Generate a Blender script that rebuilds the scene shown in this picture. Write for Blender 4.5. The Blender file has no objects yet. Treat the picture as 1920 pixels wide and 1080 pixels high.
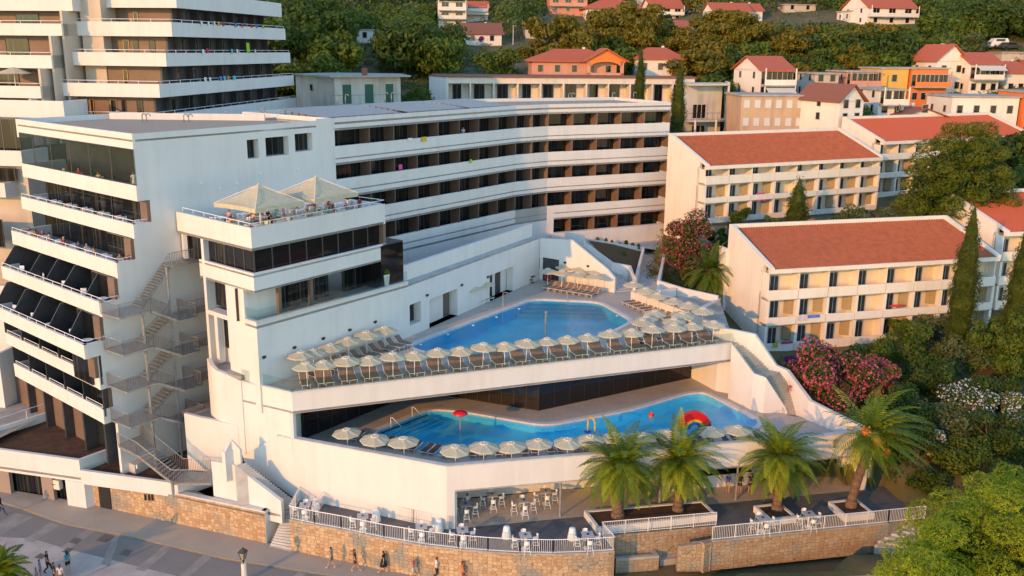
import bpy, math, random
import numpy as np
from mathutils import Vector, Matrix
random.seed(7)
D=bpy.data; SC=bpy.context.scene; COL=SC.collection
R_=math.radians
# ---------------- camera ----------------
F=1750.; PITCH=R_(14.33); ROLL=R_(0.6); CH=36.
FW=Vector((0,math.cos(PITCH),-math.sin(PITCH))); _up=Vector((0,math.sin(PITCH),math.cos(PITCH))); _rt=Vector((1,0,0))
RT=math.cos(ROLL)*_rt+math.sin(ROLL)*_up; UP=-math.sin(ROLL)*_rt+math.cos(ROLL)*_up
CP=Vector((0,0,CH))
cd=D.cameras.new('camera'); co=D.objects.new('camera',cd); COL.objects.link(co)
m=Matrix((RT,UP,-FW)).transposed().to_4x4(); m.translation=CP; co.matrix_world=m
cd.sensor_width=36; cd.lens=F/1920*36; cd.clip_start=.5; cd.clip_end=3000; SC.camera=co
# ---------------- light ----------------
SUN_AZ=-143.; SUN_EL=14.
w=D.worlds.new('World'); SC.world=w; w.use_nodes=True
wn=w.node_tree.nodes; bg=wn['Background']; sky=wn.new('ShaderNodeTexSky'); sky.sky_type='NISHITA'
sky.sun_disc=False; sky.sun_elevation=R_(SUN_EL); sky.sun_rotation=R_(SUN_AZ); sky.air_density=1.1; sky.dust_density=0; sky.ozone_density=2.0
w.node_tree.links.new(sky.outputs[0],bg.inputs[0]); bg.inputs[1].default_value=.15
sl=D.lights.new('sun','SUN'); sl.energy=2.0; sl.angle=R_(.5); sl.color=(.7,.3,.045)
so=D.objects.new('sun',sl); COL.objects.link(so)
sd=Vector((math.sin(R_(SUN_AZ))*math.cos(R_(SUN_EL)),math.cos(R_(SUN_AZ))*math.cos(R_(SUN_EL)),math.sin(R_(SUN_EL))))
so.rotation_euler=sd.to_track_quat('Z','Y').to_euler(); so.location=(-60,-40,60)
SC.view_settings.view_transform='Standard'; SC.view_settings.look='None'; SC.view_settings.gamma=1; SC.view_settings.exposure=1.44
SC.render.engine='CYCLES'
# ---------------- pixel helpers (photo pixels -> points in the place) ----------------
def ray(px,py): return (px-960)/F*RT-(py-540)/F*UP+FW
def P(px,py,z):
    d=ray(px,py); return CP+d*((z-CH)/d.z)
def XY(px,py,z): p=P(px,py,z); return (p.x,p.y)
def Zat(px,py,q):
    d=ray(px,py); t=math.hypot(q[0],q[1])/math.hypot(d.x,d.y); return CH+t*d.z
def hitl(px,py,a,b):      # point on the vertical plane through plan points a,b
    d=ray(px,py); n=Vector((b[1]-a[1],-(b[0]-a[0]),0)); t=(Vector((a[0],a[1],0))-Vector((CP.x,CP.y,0))).dot(n)/d.dot(n)
    return CP+d*t
def par(px,py,a,b):       # its parameter 0..1 along a-b
    h=hitl(px,py,a,b); dx,dy=b[0]-a[0],b[1]-a[1]; return ((h.x-a[0])*dx+(h.y-a[1])*dy)/(dx*dx+dy*dy)
def lerp(a,b,t): return (a[0]+(b[0]-a[0])*t,a[1]+(b[1]-a[1])*t)
def azd(deg,l=1.): return (math.sin(R_(deg))*l,math.cos(R_(deg))*l)
def add2(a,b,s=1.): return (a[0]+b[0]*s,a[1]+b[1]*s)
def ppm(p): return F/((Vector(p)-CP).dot(FW))
# ---------------- materials ----------------
MT={}
def mat(name,c,rough=.7,c2=None,scale=1.,detail=4,metal=0,bump=0,bscale=None,spec=None,mixlo=.4,mixhi=.6,coord='Object',trans=0):
    if name in MT: return MT[name]
    m=D.materials.new(name); m.use_nodes=True; N=m.node_tree.nodes; L=m.node_tree.links; b=N['Principled BSDF']
    b.inputs['Base Color'].default_value=(*c,1); b.inputs['Roughness'].default_value=rough; b.inputs['Metallic'].default_value=metal
    if spec is not None: b.inputs['Specular IOR Level'].default_value=spec
    tc=N.new('ShaderNodeTexCoord') if coord!='World' else N.new('ShaderNodeNewGeometry')
    out=tc.outputs[coord] if coord!='World' else tc.outputs['Position']
    if c2:
        n=N.new('ShaderNodeTexNoise'); n.inputs['Scale'].default_value=scale; n.inputs['Detail'].default_value=detail; n.inputs['Roughness'].default_value=.6
        L.new(out,n.inputs['Vector']); r=N.new('ShaderNodeValToRGB'); r.color_ramp.elements[0].position=mixlo; r.color_ramp.elements[1].position=mixhi
        r.color_ramp.elements[0].color=(*c,1); r.color_ramp.elements[1].color=(*c2,1); L.new(n.outputs[0],r.inputs[0]); L.new(r.outputs[0],b.inputs['Base Color'])
    if bump:
        n=N.new('ShaderNodeTexNoise'); n.inputs['Scale'].default_value=bscale or 20; n.inputs['Detail'].default_value=5
        L.new(out,n.inputs['Vector']); bp=N.new('ShaderNodeBump'); bp.inputs['Strength'].default_value=bump; bp.inputs['Distance'].default_value=.05
        L.new(n.outputs[0],bp.inputs['Height']); L.new(bp.outputs[0],b.inputs['Normal'])
    if trans:
        t=N.new('ShaderNodeBsdfTranslucent'); mx=N.new('ShaderNodeMixShader'); mx.inputs[0].default_value=trans
        if c2: L.new(r.outputs[0],t.inputs[0])
        else: t.inputs[0].default_value=(*c,1)
        L.new(b.outputs[0],mx.inputs[1]); L.new(t.outputs[0],mx.inputs[2]); L.new(mx.outputs[0],N['Material Output'].inputs[0])
    MT[name]=m; return m
def stucco(name,c,c2):
    # painted render with faint rain streaks and blotches of its own
    m=mat(name,c,.85,bump=.15,bscale=60); N=m.node_tree.nodes; L=m.node_tree.links; b=N['Principled BSDF']
    g=N.new('ShaderNodeNewGeometry'); mp=N.new('ShaderNodeMapping'); mp.inputs['Scale'].default_value=(1.6,1.6,.16); L.new(g.outputs['Position'],mp.inputs[0])
    n=N.new('ShaderNodeTexNoise'); n.inputs['Scale'].default_value=1.; n.inputs['Detail'].default_value=6; L.new(mp.outputs[0],n.inputs['Vector'])
    n2=N.new('ShaderNodeTexNoise'); n2.inputs['Scale'].default_value=.35; n2.inputs['Detail'].default_value=5; L.new(g.outputs['Position'],n2.inputs['Vector'])
    a=N.new('ShaderNodeMath'); a.operation='MULTIPLY'; L.new(n.outputs[0],a.inputs[0]); L.new(n2.outputs[0],a.inputs[1])
    r=N.new('ShaderNodeValToRGB'); r.color_ramp.elements[0].position=.18; r.color_ramp.elements[1].position=.42; r.color_ramp.elements[0].color=(*c,1); r.color_ramp.elements[1].color=(*c2,1)
    L.new(a.outputs[0],r.inputs[0]); L.new(r.outputs[0],b.inputs['Base Color']); return m
WHITE=stucco('white_render',(.69,.67,.635),(.63,.608,.568))
CREAM=stucco('cream_render',(.72,.66,.56),(.62,.56,.47))
OLDW=stucco('weathered_render',(.58,.55,.49),(.42,.38,.32))
TAUPE=stucco('taupe_render',(.33,.25,.2),(.29,.22,.17))
SALMON=stucco('salmon_render',(.62,.3,.2),(.52,.25,.17))
ORANGE=stucco('orange_render',(.75,.22,.05),(.66,.2,.06))
YELLOW=stucco('yellow_render',(.72,.42,.08),(.64,.38,.09))
BEIGE=stucco('beige_render',(.55,.47,.38),(.48,.4,.32))
BROWNP=mat('brown_panel',(.19,.125,.09),.6,(.16,.105,.08),.8)
PARTW=mat('shade_brown_partition',(.13,.08,.055),.6,(.11,.07,.05),.8)  # panel brown darkened: shade inside the left-run balconies put into the colour
GLASSP=mat('annex_glass',(.05,.055,.06),.12)
DARKP=mat('charcoal_panel',(.035,.036,.04),.5,(.05,.05,.052),1.)
GREYF=mat('grey_frame',(.05,.05,.052),.45)
METAL=mat('galvanised_metal',(.36,.36,.35),.45,(.27,.27,.27),3.,metal=.35)
WMETAL=mat('white_metal',(.8,.8,.78),.4)
CONC=mat('concrete',(.4,.37,.33),.9,(.31,.29,.26),.7,6,bump=.3,bscale=25,coord='World')
CONCL=mat('light_concrete',(.5,.48,.45),.9,(.42,.4,.37),.9,6,bump=.2,bscale=30,coord='World')
GRAVEL=mat('roof_gravel',(.44,.36,.27),.95,(.3,.25,.19),9,8,bump=.8,bscale=30,coord='World',mixlo=.35,mixhi=.7)
SOIL=mat('brown_soil',(.11,.045,.022),.98,(.055,.03,.015),1.6,8,bump=1,bscale=12,coord='World')
SOILG=mat('garden_soil',(.11,.05,.025),.98,(.07,.065,.02),.9,8,bump=1,bscale=12,coord='World')
BLACKM=mat('black_metal',(.02,.02,.02),.4)
CANVAS=mat('cream_canvas',(.66,.6,.42),.85,(.58,.53,.37),3,trans=.25)
CANVASW=mat('white_canvas',(.72,.69,.6),.85,trans=.25)
BROWNC=mat('brown_mesh_fabric',(.25,.165,.115),.8,(.2,.13,.09),6)
CURT=mat('curtain',(.3,.26,.2),.9,(.2,.17,.13),5)
def glassdark(name,c,streak):
    m=mat(name,c,.06,spec=.5); N=m.node_tree.nodes; L=m.node_tree.links; b=N['Principled BSDF']
    tc=N.new('ShaderNodeUVMap'); mp=N.new('ShaderNodeMapping'); mp.inputs['Scale'].default_value=(2.2,.08,1); L.new(tc.outputs[0],mp.inputs[0])
    n=N.new('ShaderNodeTexNoise'); n.inputs['Scale'].default_value=1.4; n.inputs['Detail'].default_value=3; L.new(mp.outputs[0],n.inputs['Vector'])
    r=N.new('ShaderNodeValToRGB'); r.color_ramp.elements[0].position=.5; r.color_ramp.elements[1].position=.72; r.color_ramp.elements[0].color=(*c,1); r.color_ramp.elements[1].color=(*streak,1)
    L.new(n.outputs[0],r.inputs[0]); L.new(r.outputs[0],b.inputs['Base Color']); return m
GLASS=glassdark('window_glass',(.008,.01,.012),(.06,.058,.05))
GLASSB=glassdark('window_glass_brown',(.01,.01,.01),(.07,.06,.045))
BGLASS=mat('black_glass',(.012,.011,.012),.05)
def clearglass(name,tint,gl=.18):
    m=D.materials.new(name); m.use_nodes=True; N=m.node_tree.nodes; L=m.node_tree.links; N.remove(N['Principled BSDF'])
    t=N.new('ShaderNodeBsdfTransparent'); t.inputs[0].default_value=(*tint,1); g=N.new('ShaderNodeBsdfGlossy'); g.inputs["Roughness"].default_value=.03
    f=N.new('ShaderNodeLayerWeight'); f.inputs[0].default_value=.5; mx=N.new('ShaderNodeMixShader')
    a0=N.new('ShaderNodeMath'); a0.operation='POWER'; a0.inputs[1].default_value=4; L.new(f.outputs['Facing'],a0.inputs[0])
    a=N.new('ShaderNodeMath'); a.operation='MULTIPLY_ADD'; a.inputs[1].default_value=.45; a.inputs[2].default_value=.02+gl*.3; L.new(a0.outputs[0],a.inputs[0]); L.new(a.outputs[0],mx.inputs[0])
    L.new(t.outputs[0],mx.inputs[1]); L.new(g.outputs[0],mx.inputs[2]); L.new(mx.outputs[0],N['Material Output'].inputs[0]); MT[name]=m; return m
CGLASS=clearglass('clear_glass',(.9,.95,.93),.1)
def water(name,tint):
    m=clearglass(name,tint,0); N=m.node_tree.nodes; L=m.node_tree.links
    g=N.new('ShaderNodeNewGeometry'); n=N.new('ShaderNodeTexNoise'); n.inputs['Scale'].default_value=3.2; n.inputs['Detail'].default_value=6; L.new(g.outputs['Position'],n.inputs['Vector'])
    bp=N.new('ShaderNodeBump'); bp.inputs['Strength'].default_value=.35; bp.inputs['Distance'].default_value=.08; L.new(n.outputs[0],bp.inputs['Height'])
    for q in N:
        if q.type in('BSDF_GLOSSY','LAYER_WEIGHT'): L.new(bp.outputs[0],q.inputs['Normal'])
    return m
WATER=water('pool_water',(.75,.95,1.)); 
def tilegrid(name,c,c2,size,gap=.02,rough=.5,noise=.0,offset=.5,wfac=2.,bump=0):
    m=D.materials.new(name); m.use_nodes=True; N=m.node_tree.nodes; L=m.node_tree.links; b=N['Principled BSDF']; b.inputs['Roughness'].default_value=rough
    tc=N.new('ShaderNodeUVMap'); k=N.new('ShaderNodeTexBrick'); k.inputs['Scale'].default_value=1; k.inputs['Brick Width'].default_value=size*wfac; k.inputs['Row Height'].default_value=size
    k.inputs['Mortar Size'].default_value=gap; k.offset=offset; k.inputs['Color1'].default_value=(*c,1); k.inputs['Color2'].default_value=(*c2,1)
    k.inputs['Mortar'].default_value=(*[x*.55 for x in c],1); L.new(tc.outputs[0],k.inputs[0]); src=k.outputs[0]
    if noise:
        g=N.new('ShaderNodeNewGeometry'); n=N.new('ShaderNodeTexNoise'); n.inputs['Scale'].default_value=.5; n.inputs['Detail'].default_value=7; L.new(g.outputs['Position'],n.inputs['Vector'])
        mx=N.new('ShaderNodeMix'); mx.data_type='RGBA'; mx.blend_type='MULTIPLY'; mx.inputs[0].default_value=1
        r=N.new('ShaderNodeValToRGB'); r.color_ramp.elements[0].position=.3; r.color_ramp.elements[1].position=.7; v=1-noise; r.color_ramp.elements[0].color=(v,v,v,1)
        L.new(n.outputs[0],r.inputs[0]); L.new(src,mx.inputs[6]); L.new(r.outputs[0],mx.inputs[7]); src=mx.outputs[2]
    L.new(src,b.inputs['Base Color'])
    if bump:
        bp=N.new('ShaderNodeBump'); bp.inputs['Strength'].default_value=bump; bp.inputs['Distance'].default_value=.03; L.new(k.outputs['Fac'],bp.inputs['Height']); bp.invert=True; L.new(bp.outputs[0],b.inputs['Normal'])
    MT[name]=m; return m
DECKT=tilegrid('deck_tiles',(.5,.44,.38),(.46,.41,.35),.6,.012,.6,.16)
BARTILE=tilegrid('bar_tiles',(.5,.42,.33),(.46,.39,.3),.6,.012,.5,.1)
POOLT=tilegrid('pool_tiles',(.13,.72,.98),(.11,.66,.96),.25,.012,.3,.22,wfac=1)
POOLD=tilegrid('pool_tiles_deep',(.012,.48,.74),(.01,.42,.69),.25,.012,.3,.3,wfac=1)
POOLM=mat('pool_step_mark',(.004,.02,.07),.4)
COPING=mat('pool_coping',(.62,.6,.57),.6,(.55,.53,.5),2)
def stone(name,c,c2,grey):
    m=D.materials.new(name); m.use_nodes=True; N=m.node_tree.nodes; L=m.node_tree.links; b=N['Principled BSDF']; b.inputs['Roughness'].default_value=.9
    tc=N.new('ShaderNodeUVMap'); nz=N.new('ShaderNodeTexNoise'); nz.inputs['Scale'].default_value=.9; L.new(tc.outputs[0],nz.inputs['Vector'])
    va=N.new('ShaderNodeVectorMath'); va.operation='MULTIPLY_ADD'; va.inputs[1].default_value=(.12,.12,0); L.new(nz.outputs['Color'],va.inputs[0]); L.new(tc.outputs[0],va.inputs[2])
    mp=N.new('ShaderNodeMapping'); mp.inputs['Scale'].default_value=(2.2,3.0,1); L.new(va.outputs[0],mp.inputs[0])
    vo=N.new('ShaderNodeTexVoronoi'); vo.inputs['Randomness'].default_value=.5; vo.inputs['Scale'].default_value=1.3; L.new(mp.outputs[0],vo.inputs['Vector'])
    ve=N.new('ShaderNodeTexVoronoi'); ve.feature='DISTANCE_TO_EDGE'; ve.inputs['Randomness'].default_value=.5; ve.inputs['Scale'].default_value=1.3; L.new(mp.outputs[0],ve.inputs['Vector'])
    sx=N.new('ShaderNodeSeparateColor'); L.new(vo.outputs['Color'],sx.inputs[0]); r=N.new('ShaderNodeValToRGB'); r.color_ramp.elements[0].color=(*c,1); r.color_ramp.elements[1].color=(*c2,1); L.new(sx.outputs[0],r.inputs[0])
    r2=N.new('ShaderNodeValToRGB'); r2.color_ramp.elements[0].position=.0; r2.color_ramp.elements[1].position=.06; r2.color_ramp.elements[0].color=(.45,.45,.45,1); L.new(ve.outputs['Distance'],r2.inputs[0])
    mx=N.new('ShaderNodeMix'); mx.data_type='RGBA'; mx.blend_type='MULTIPLY'; mx.inputs[0].default_value=1; L.new(r.outputs[0],mx.inputs[6]); L.new(r2.outputs[0],mx.inputs[7])
    g=N.new('ShaderNodeNewGeometry'); n3=N.new('ShaderNodeTexNoise'); n3.inputs['Scale'].default_value=.42; n3.inputs['Detail'].default_value=5; L.new(g.outputs['Position'],n3.inputs['Vector'])
    r3=N.new('ShaderNodeValToRGB'); r3.color_ramp.elements[0].position=.52; r3.color_ramp.elements[1].position=.66; L.new(n3.outputs[0],r3.inputs[0])
    m2=N.new('ShaderNodeMix'); m2.data_type='RGBA'; L.new(r3.outputs[0],m2.inputs[0]); L.new(mx.outputs[2],m2.inputs[6]); m3=N.new('ShaderNodeMix'); m3.data_type='RGBA'; m3.blend_type='MULTIPLY'; m3.inputs[0].default_value=1
    m3.inputs[6].default_value=(*grey,1); L.new(r2.outputs[0],m3.inputs[7]); L.new(m3.outputs[2],m2.inputs[7]); L.new(m2.outputs[2],b.inputs['Base Color'])
    bp=N.new('ShaderNodeBump'); bp.inputs['Strength'].default_value=.6; bp.inputs['Distance'].default_value=.06; L.new(r2.outputs[0],bp.inputs['Height']); L.new(bp.outputs[0],b.inputs['Normal'])
    MT[name]=m; return m
STONE=stone('ochre_stone',(.4,.24,.12),(.56,.4,.24),(.27,.26,.22))
STONEG=stone('grey_stone',(.34,.22,.12),(.4,.32,.22),(.25,.24,.21))
TILE=mat('terracotta_tile',(.46,.125,.04),.8,(.26,.075,.035),1.6,10,coord='World',mixlo=.3,mixhi=.75)
TILE2=mat('bright_terracotta',(.5,.11,.045),.8,(.4,.1,.05),4,6,coord='World',mixlo=.3,mixhi=.75)
TILE3=mat('brown_tile',(.27,.1,.06),.85,(.2,.08,.05),3,6,coord='World',mixlo=.3,mixhi=.75)
ASPH=mat('asphalt',(.18,.175,.165),.9,(.24,.225,.2),.5,8,bump=.25,bscale=40,coord='World',mixlo=.3,mixhi=.75)
ASPHD=mat('terrace_asphalt',(.1,.1,.102),.8,(.125,.122,.12),.8,6,bump=.2,bscale=60,coord='World')
ROADC=mat('worn_concrete_road',(.44,.39,.33),.9,(.3,.27,.24),.35,9,bump=.3,bscale=25,coord='World',mixlo=.35,mixhi=.7)
PAVE=mat('pavement',(.42,.35,.27),.9,(.33,.29,.235),.45,8,bump=.25,bscale=30,coord='World',mixlo=.3,mixhi=.7)
KERB=mat('worn_kerb',(.44,.34,.17),.85,(.36,.32,.27),.6,6,coord='World',mixlo=.42,mixhi=.5)
BARK=mat('bark',(.13,.09,.06),.95,(.08,.06,.045),8,bump=.8,bscale=20)
PBARK=mat('palm_bark',(.26,.15,.09),.95,(.13,.085,.06),9,bump=1,bscale=14,mixlo=.35,mixhi=.6)
def leaf(name,c,c2,s=.9,tr=.3): return mat(name,c,.6,c2,s,3,coord='World',mixlo=.38,mixhi=.62,trans=tr,spec=.25)
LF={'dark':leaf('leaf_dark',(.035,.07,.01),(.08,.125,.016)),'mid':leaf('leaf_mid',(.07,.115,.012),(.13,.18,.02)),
 'olive':leaf('leaf_olive',(.085,.115,.035),(.15,.175,.06)),'pine':leaf('leaf_pine',(.085,.12,.006),(.17,.19,.012),.7),
 'pinef':leaf('leaf_pine_front',(.16,.23,.006),(.34,.38,.012),.9),'cyp':leaf('leaf_cypress',(.04,.065,.006),(.09,.11,.01),1.5),
 'gold':leaf('leaf_gold',(.13,.125,.01),(.22,.17,.02)),'pink':leaf('flower_pink',(.42,.05,.09),(.6,.16,.17),3),
 'white':leaf('flower_white',(.6,.56,.48),(.7,.66,.6),3),'purple':leaf('flower_purple',(.28,.03,.22),(.35,.05,.3),3)}
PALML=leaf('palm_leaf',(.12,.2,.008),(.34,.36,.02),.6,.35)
PALMD=leaf('palm_leaf_shade',(.06,.12,.012),(.15,.2,.02),.6,.35)  # darker copy of the palm leaf, shade put into the colour
# ---------------- mesh builder ----------------
class MB:
    def __init__(s): s.v=[]; s.f=[]
    def add(s,vs,fs):
        o=len(s.v); s.v+= [tuple(v) for v in vs]; s.f+=[tuple(i+o for i in f) for f in fs]; return s
    def quad(s,a,b,c,d): return s.add([a,b,c,d],[(0,1,2,3)])
    def box(s,c,d,rz=0,rx=0):
        x,y,z=d[0]/2,d[1]/2,d[2]/2; M=Matrix.Rotation(rz,3,'Z')@Matrix.Rotation(rx,3,'X'); c=Vector(c)
        vs=[c+M@Vector((i*x,j*y,k*z)) for i in(-1,1) for j in(-1,1) for k in(-1,1)]
        return s.add(vs,[(0,1,3,2),(4,6,7,5),(0,4,5,1),(2,3,7,6),(0,2,6,4),(1,5,7,3)])
    def prism(s,poly,z0,z1):
        n=len(poly); a=sum(poly[i][0]*poly[(i+1)%n][1]-poly[(i+1)%n][0]*poly[i][1] for i in range(n))
        if a<0: poly=poly[::-1]
        f0=(lambda i:z0[i]) if isinstance(z0,(list,tuple)) else (lambda i:z0)
        if isinstance(z1,(list,tuple)):
            z1=list(z1)[::-1] if a<0 else z1; f1=lambda i:z1[i]
        else: f1=lambda i:z1
        vs=[(p[0],p[1],f0(i)) for i,p in enumerate(poly)]+[(p[0],p[1],f1(i)) for i,p in enumerate(poly)]
        return s.add(vs,[tuple(range(n-1,-1,-1)),tuple(range(n,2*n))]+[(i,(i+1)%n,(i+1)%n+n,i+n) for i in range(n)])
    def strip(s,pts,z0,z1,t,close=False):   # wall along plan points, thickness t to the left of the walking direction
        n=len(pts); off=[]
        for i in range(n):
            def nrm(a,b):
                d=Vector((b[0]-a[0],b[1]-a[1])).normalized(); return Vector((-d.y,d.x))
            ns=[]
            if i>0 or close: ns.append(nrm(pts[i-1],pts[i]))
            if i<n-1 or close: ns.append(nrm(pts[i],pts[(i+1)%n]))
            k=sum(ns,Vector((0,0))); k.normalize(); l=t/max(.3,k.dot(ns[0])); off.append((pts[i][0]+k.x*l,pts[i][1]+k.y*l))
        g=lambda z,i: z[i] if isinstance(z,(list,tuple)) else z
        vs=[]
        for i in range(n):
            vs+=[(*pts[i],g(z0,i)),(*pts[i],g(z1,i)),(*off[i],g(z1,i)),(*off[i],g(z0,i))]
        fs=[]
        for i in range(n if close else n-1):
            a=4*i; b=4*((i+1)%n)
            fs+=[(a,b,b+1,a+1),(a+1,b+1,b+2,a+2),(a+2,b+2,b+3,a+3),(a+3,b+3,b,a)]
        if not close: fs+=[(0,1,2,3),(4*n-1,4*n-2,4*n-3,4*n-4)]
        return s.add(vs,fs)
    def tube(s,p,q,r,n=6,r2=None):
        p=Vector(p); q=Vector(q); d=(q-p)
        if d.length<1e-6: return s
        d.normalize(); u=d.orthogonal().normalized(); w=d.cross(u); r2=r if r2 is None else r2; vs=[]
        for c,rr in((p,r),(q,r2)):
            for i in range(n):
                a=2*math.pi*i/n; vs.append(c+(u*math.cos(a)+w*math.sin(a))*rr)
        return s.add(vs,[(i,(i+1)%n,(i+1)%n+n,i+n) for i in range(n)]+[tuple(range(n-1,-1,-1)),tuple(range(n,2*n))])
    def path(s,pts,r,n=5):
        for a,b in zip(pts,pts[1:]): s.tube(a,b,r,n)
        return s
    def lathe(s,prof,c=(0,0,0),n=16,rz=0):
        vs=[]
        for r,z in prof:
            for i in range(n):
                a=rz+2*math.pi*i/n; vs.append((c[0]+r*math.cos(a),c[1]+r*math.sin(a),c[2]+z))
        fs=[(j*n+i,j*n+(i+1)%n,(j+1)*n+(i+1)%n,(j+1)*n+i) for j in range(len(prof)-1) for i in range(n)]
        if prof[0][0]>1e-4: fs.append(tuple(range(n-1,-1,-1)))
        if prof[-1][0]>1e-4: fs.append(tuple(range((len(prof)-1)*n,len(prof)*n)))
        return s.add(vs,fs)
    def build(s,name,mt,parent=None,smooth=False,mats=None,midx=None,ruv=True):
        off=WL(parent); me=D.meshes.new(name)
        me.from_pydata([(v[0]-off[0],v[1]-off[1],v[2]-off[2]) for v in s.v],[],s.f); me.validate()
        me.materials.append(mt)
        if mats:
            for q in mats: me.materials.append(q)
        if midx is not None and len(midx)==len(me.polygons): me.polygons.foreach_set('material_index',midx)
        if smooth: me.polygons.foreach_set('use_smooth',[True]*len(me.polygons))
        if ruv and len(me.polygons)<60000:
            uv=me.uv_layers.new(name='UVMap'); buf=np.zeros(len(me.loops)*2,dtype=np.float32); vs=me.vertices
            for p in me.polygons:
                n=p.normal
                if abs(n.z)>.8: ux,uy=Vector((1,0,0)),Vector((0,1,0))
                else:
                    ux=Vector((-n.y,n.x,0)).normalized(); uy=Vector((0,0,1)) if abs(n.z)<.3 else n.cross(ux)
                for li in p.loop_indices:
                    c=vs[me.loops[li].vertex_index].co; c=Vector((c.x+off[0],c.y+off[1],c.z+off[2])); buf[2*li]=c.dot(ux); buf[2*li+1]=c.dot(uy)
            uv.data.foreach_set('uv',buf)
        o=D.objects.new(name,me); COL.objects.link(o)
        if parent: o.parent=parent; KIDS.setdefault(parent.name,[]).append(o)
        return o
KIDS={}
def WL(p):
    if p is None: return (0,0,0)
    x=y=z=0
    while p: x+=p.location.x; y+=p.location.y; z+=p.location.z; p=p.parent
    return (x,y,z)
LABELS=set()
def tag(o,label=None,cat=None,group=None,kind=None):
    if label: o['label']=label
    if cat: o['category']=cat
    if group: o['group']=group
    if kind: o['kind']=kind
    return o
def thing(name,loc,label,cat,group=None,rz=0):
    o=D.objects.new(name,None); COL.objects.link(o); o.location=loc; o.rotation_euler=(0,0,rz); o.empty_display_size=.2
    return tag(o,label,cat,group)
def struct(name,mb,mt): return tag(mb.build(name,mt),kind='structure')
def dup(root,loc,rz=0,label=None,group=None,sc=None,swap=None):
    def cp(o,par):
        c=o.copy(); COL.objects.link(c)
        if par: c.parent=par; KIDS.setdefault(par.name,[]).append(c)
        for ch in KIDS.get(o.name,[]): cp(ch,c)
        return c
    r=cp(root,None); r.location=loc; r.rotation_euler=(0,0,rz)
    if sc is not None: r.scale=(sc,sc,sc) if not isinstance(sc,tuple) else sc
    if label: r['label']=label
    if group: r['group']=group
    return r
ORD=['first','second','third','fourth','fifth','sixth','seventh','eighth','ninth','tenth','eleventh','twelfth','thirteenth','fourteenth','fifteenth','sixteenth','seventeenth','eighteenth','nineteenth','twentieth']
def nth(i):
    return ORD[i] if i<20 else ('twenty-'+ORD[i-20] if i<29 else ('thirtieth' if i==29 else ('thirty-'+ORD[i-30] if i<39 else ('fortieth' if i==39 else 'forty-'+ORD[i-40]))))
_used=set()
def place(root,loc,rz=0,label=None,sc=None):     # first use moves the prototype itself
    if root.name not in _used:
        _used.add(root.name); root.location=loc; root.rotation_euler=(0,0,rz)
        if sc is not None: root.scale=(sc,sc,sc) if not isinstance(sc,tuple) else sc
        if label: root['label']=label
        return root
    return dup(root,loc,rz,label,sc=sc)
# ================= terrain =================
CTRL=[(-120,20,0),(-60,30,0),(0,30,0),(40,30,0),(-60,60,0),(0,50,0),(8,57,.3),(14,55,.8),(20,56,1.),(30,56,1.6),(45,50,2),(70,50,4),(40,62,2.6),(31,63,2.4),(35,68,4),(30,73,5.6),(26,78,6.2),(23,84,6.8),
 (40,76,6.2),(55,75,6.5),(75,75,8),(24,90,7.4),(30,91,6.8),(45,95,7),(60,98,8.5),(21,97,9.3),(24,103,10.4),(45,109,11),(65,110,12),(17,97,10.2),(19,108,11.5),(20,118,13.6),(26,113,14.4),(45,119,14.9),(60,124,15),(75,128,16),
 (95,110,14),(100,140,20),(-120,90,4),(-120,130,24),(-70,130,26),(-45,120,22),(-20,125,23),(0,135,25),(25,140,22),(10,158,27),(-30,155,28),(35,150,21),(50,150,20.5),(75,150,22),(60,168,24),(35,175,26),(85,175,30),(105,185,34),
 (0,185,31),(-60,190,37),(40,200,33),(80,205,36),(120,220,41),(-100,220,43),(0,250,40),(60,250,41),(120,270,48),(-80,280,50),(0,300,48),(80,310,53),(160,320,60),(-120,340,64),(0,400,70),(120,410,76),(240,400,84),(-200,400,84),(0,600,128),(300,600,135),(-300,600,135),(300,250,50),(-300,250,50),(250,100,20),(-250,60,5),(0,-40,-1),(150,-20,0),(-150,-20,0)]
def tps(pts):
    A=np.array(pts,float); n=len(A); X=A[:,:2]/100.; d=np.sqrt(((X[:,None]-X[None])**2).sum(-1)); K=np.where(d>0,d,0.)
    M=np.zeros((n+3,n+3)); M[:n,:n]=-K+np.eye(n)*.002*-1; M[:n,n]=1; M[:n,n+1:]=X; M[n:,:n]=M[:n,n:].T
    sol=np.linalg.solve(M,np.concatenate([A[:,2],[0,0,0]])); return X,sol
_TX,_TS=tps(CTRL)
def tz_raw(x,y):
    q=np.array([x,y])/100.; d=np.sqrt(((_TX-q)**2).sum(1)); return float(-(d*_TS[:-3]).sum()+_TS[-3]+_TS[-2]*q[0]+_TS[-1]*q[1])
CPX=[(-140,44),(2,44),(8,56.5),(13,57),(29,60.5),(29.5,68),(23.6,70),(21,76.5),(19.6,80),(15.5,90),(13.5,98),(16,107),(20.2,121),(20,126),(5,128),(-12,112),(-18,122),(-45,114),(-140,112)]
def inpoly(x,y,poly):
    c=False; n=len(poly)
    for i in range(n):
        a=poly[i]; b=poly[i-1]
        if (a[1]>y)!=(b[1]>y) and x<(b[0]-a[0])*(y-a[1])/(b[1]-a[1])+a[0]: c=not c
    return c
def TZ(x,y):
    if inpoly(x,y,CPX): return 0.
    z=tz_raw(x,y)
    if y<60 and x<4: z=0
    elif y<62: z=max(0,min(z,3))
    if y>190: z+=1.2*math.sin(x*.07+y*.03)+.8*math.sin(x*.13-y*.09)
    return z
def T(px,py,lo=60,hi=520):
    d=ray(px,py); hd=math.hypot(d.x,d.y); s=lo
    while s<hi:
        q=CP+d*(s/hd)
        if q.z<TZ(q.x,q.y): return Vector((q.x,q.y,TZ(q.x,q.y)))
        s+=.5
    return Vector((q.x,q.y,TZ(q.x,q.y)))
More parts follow.
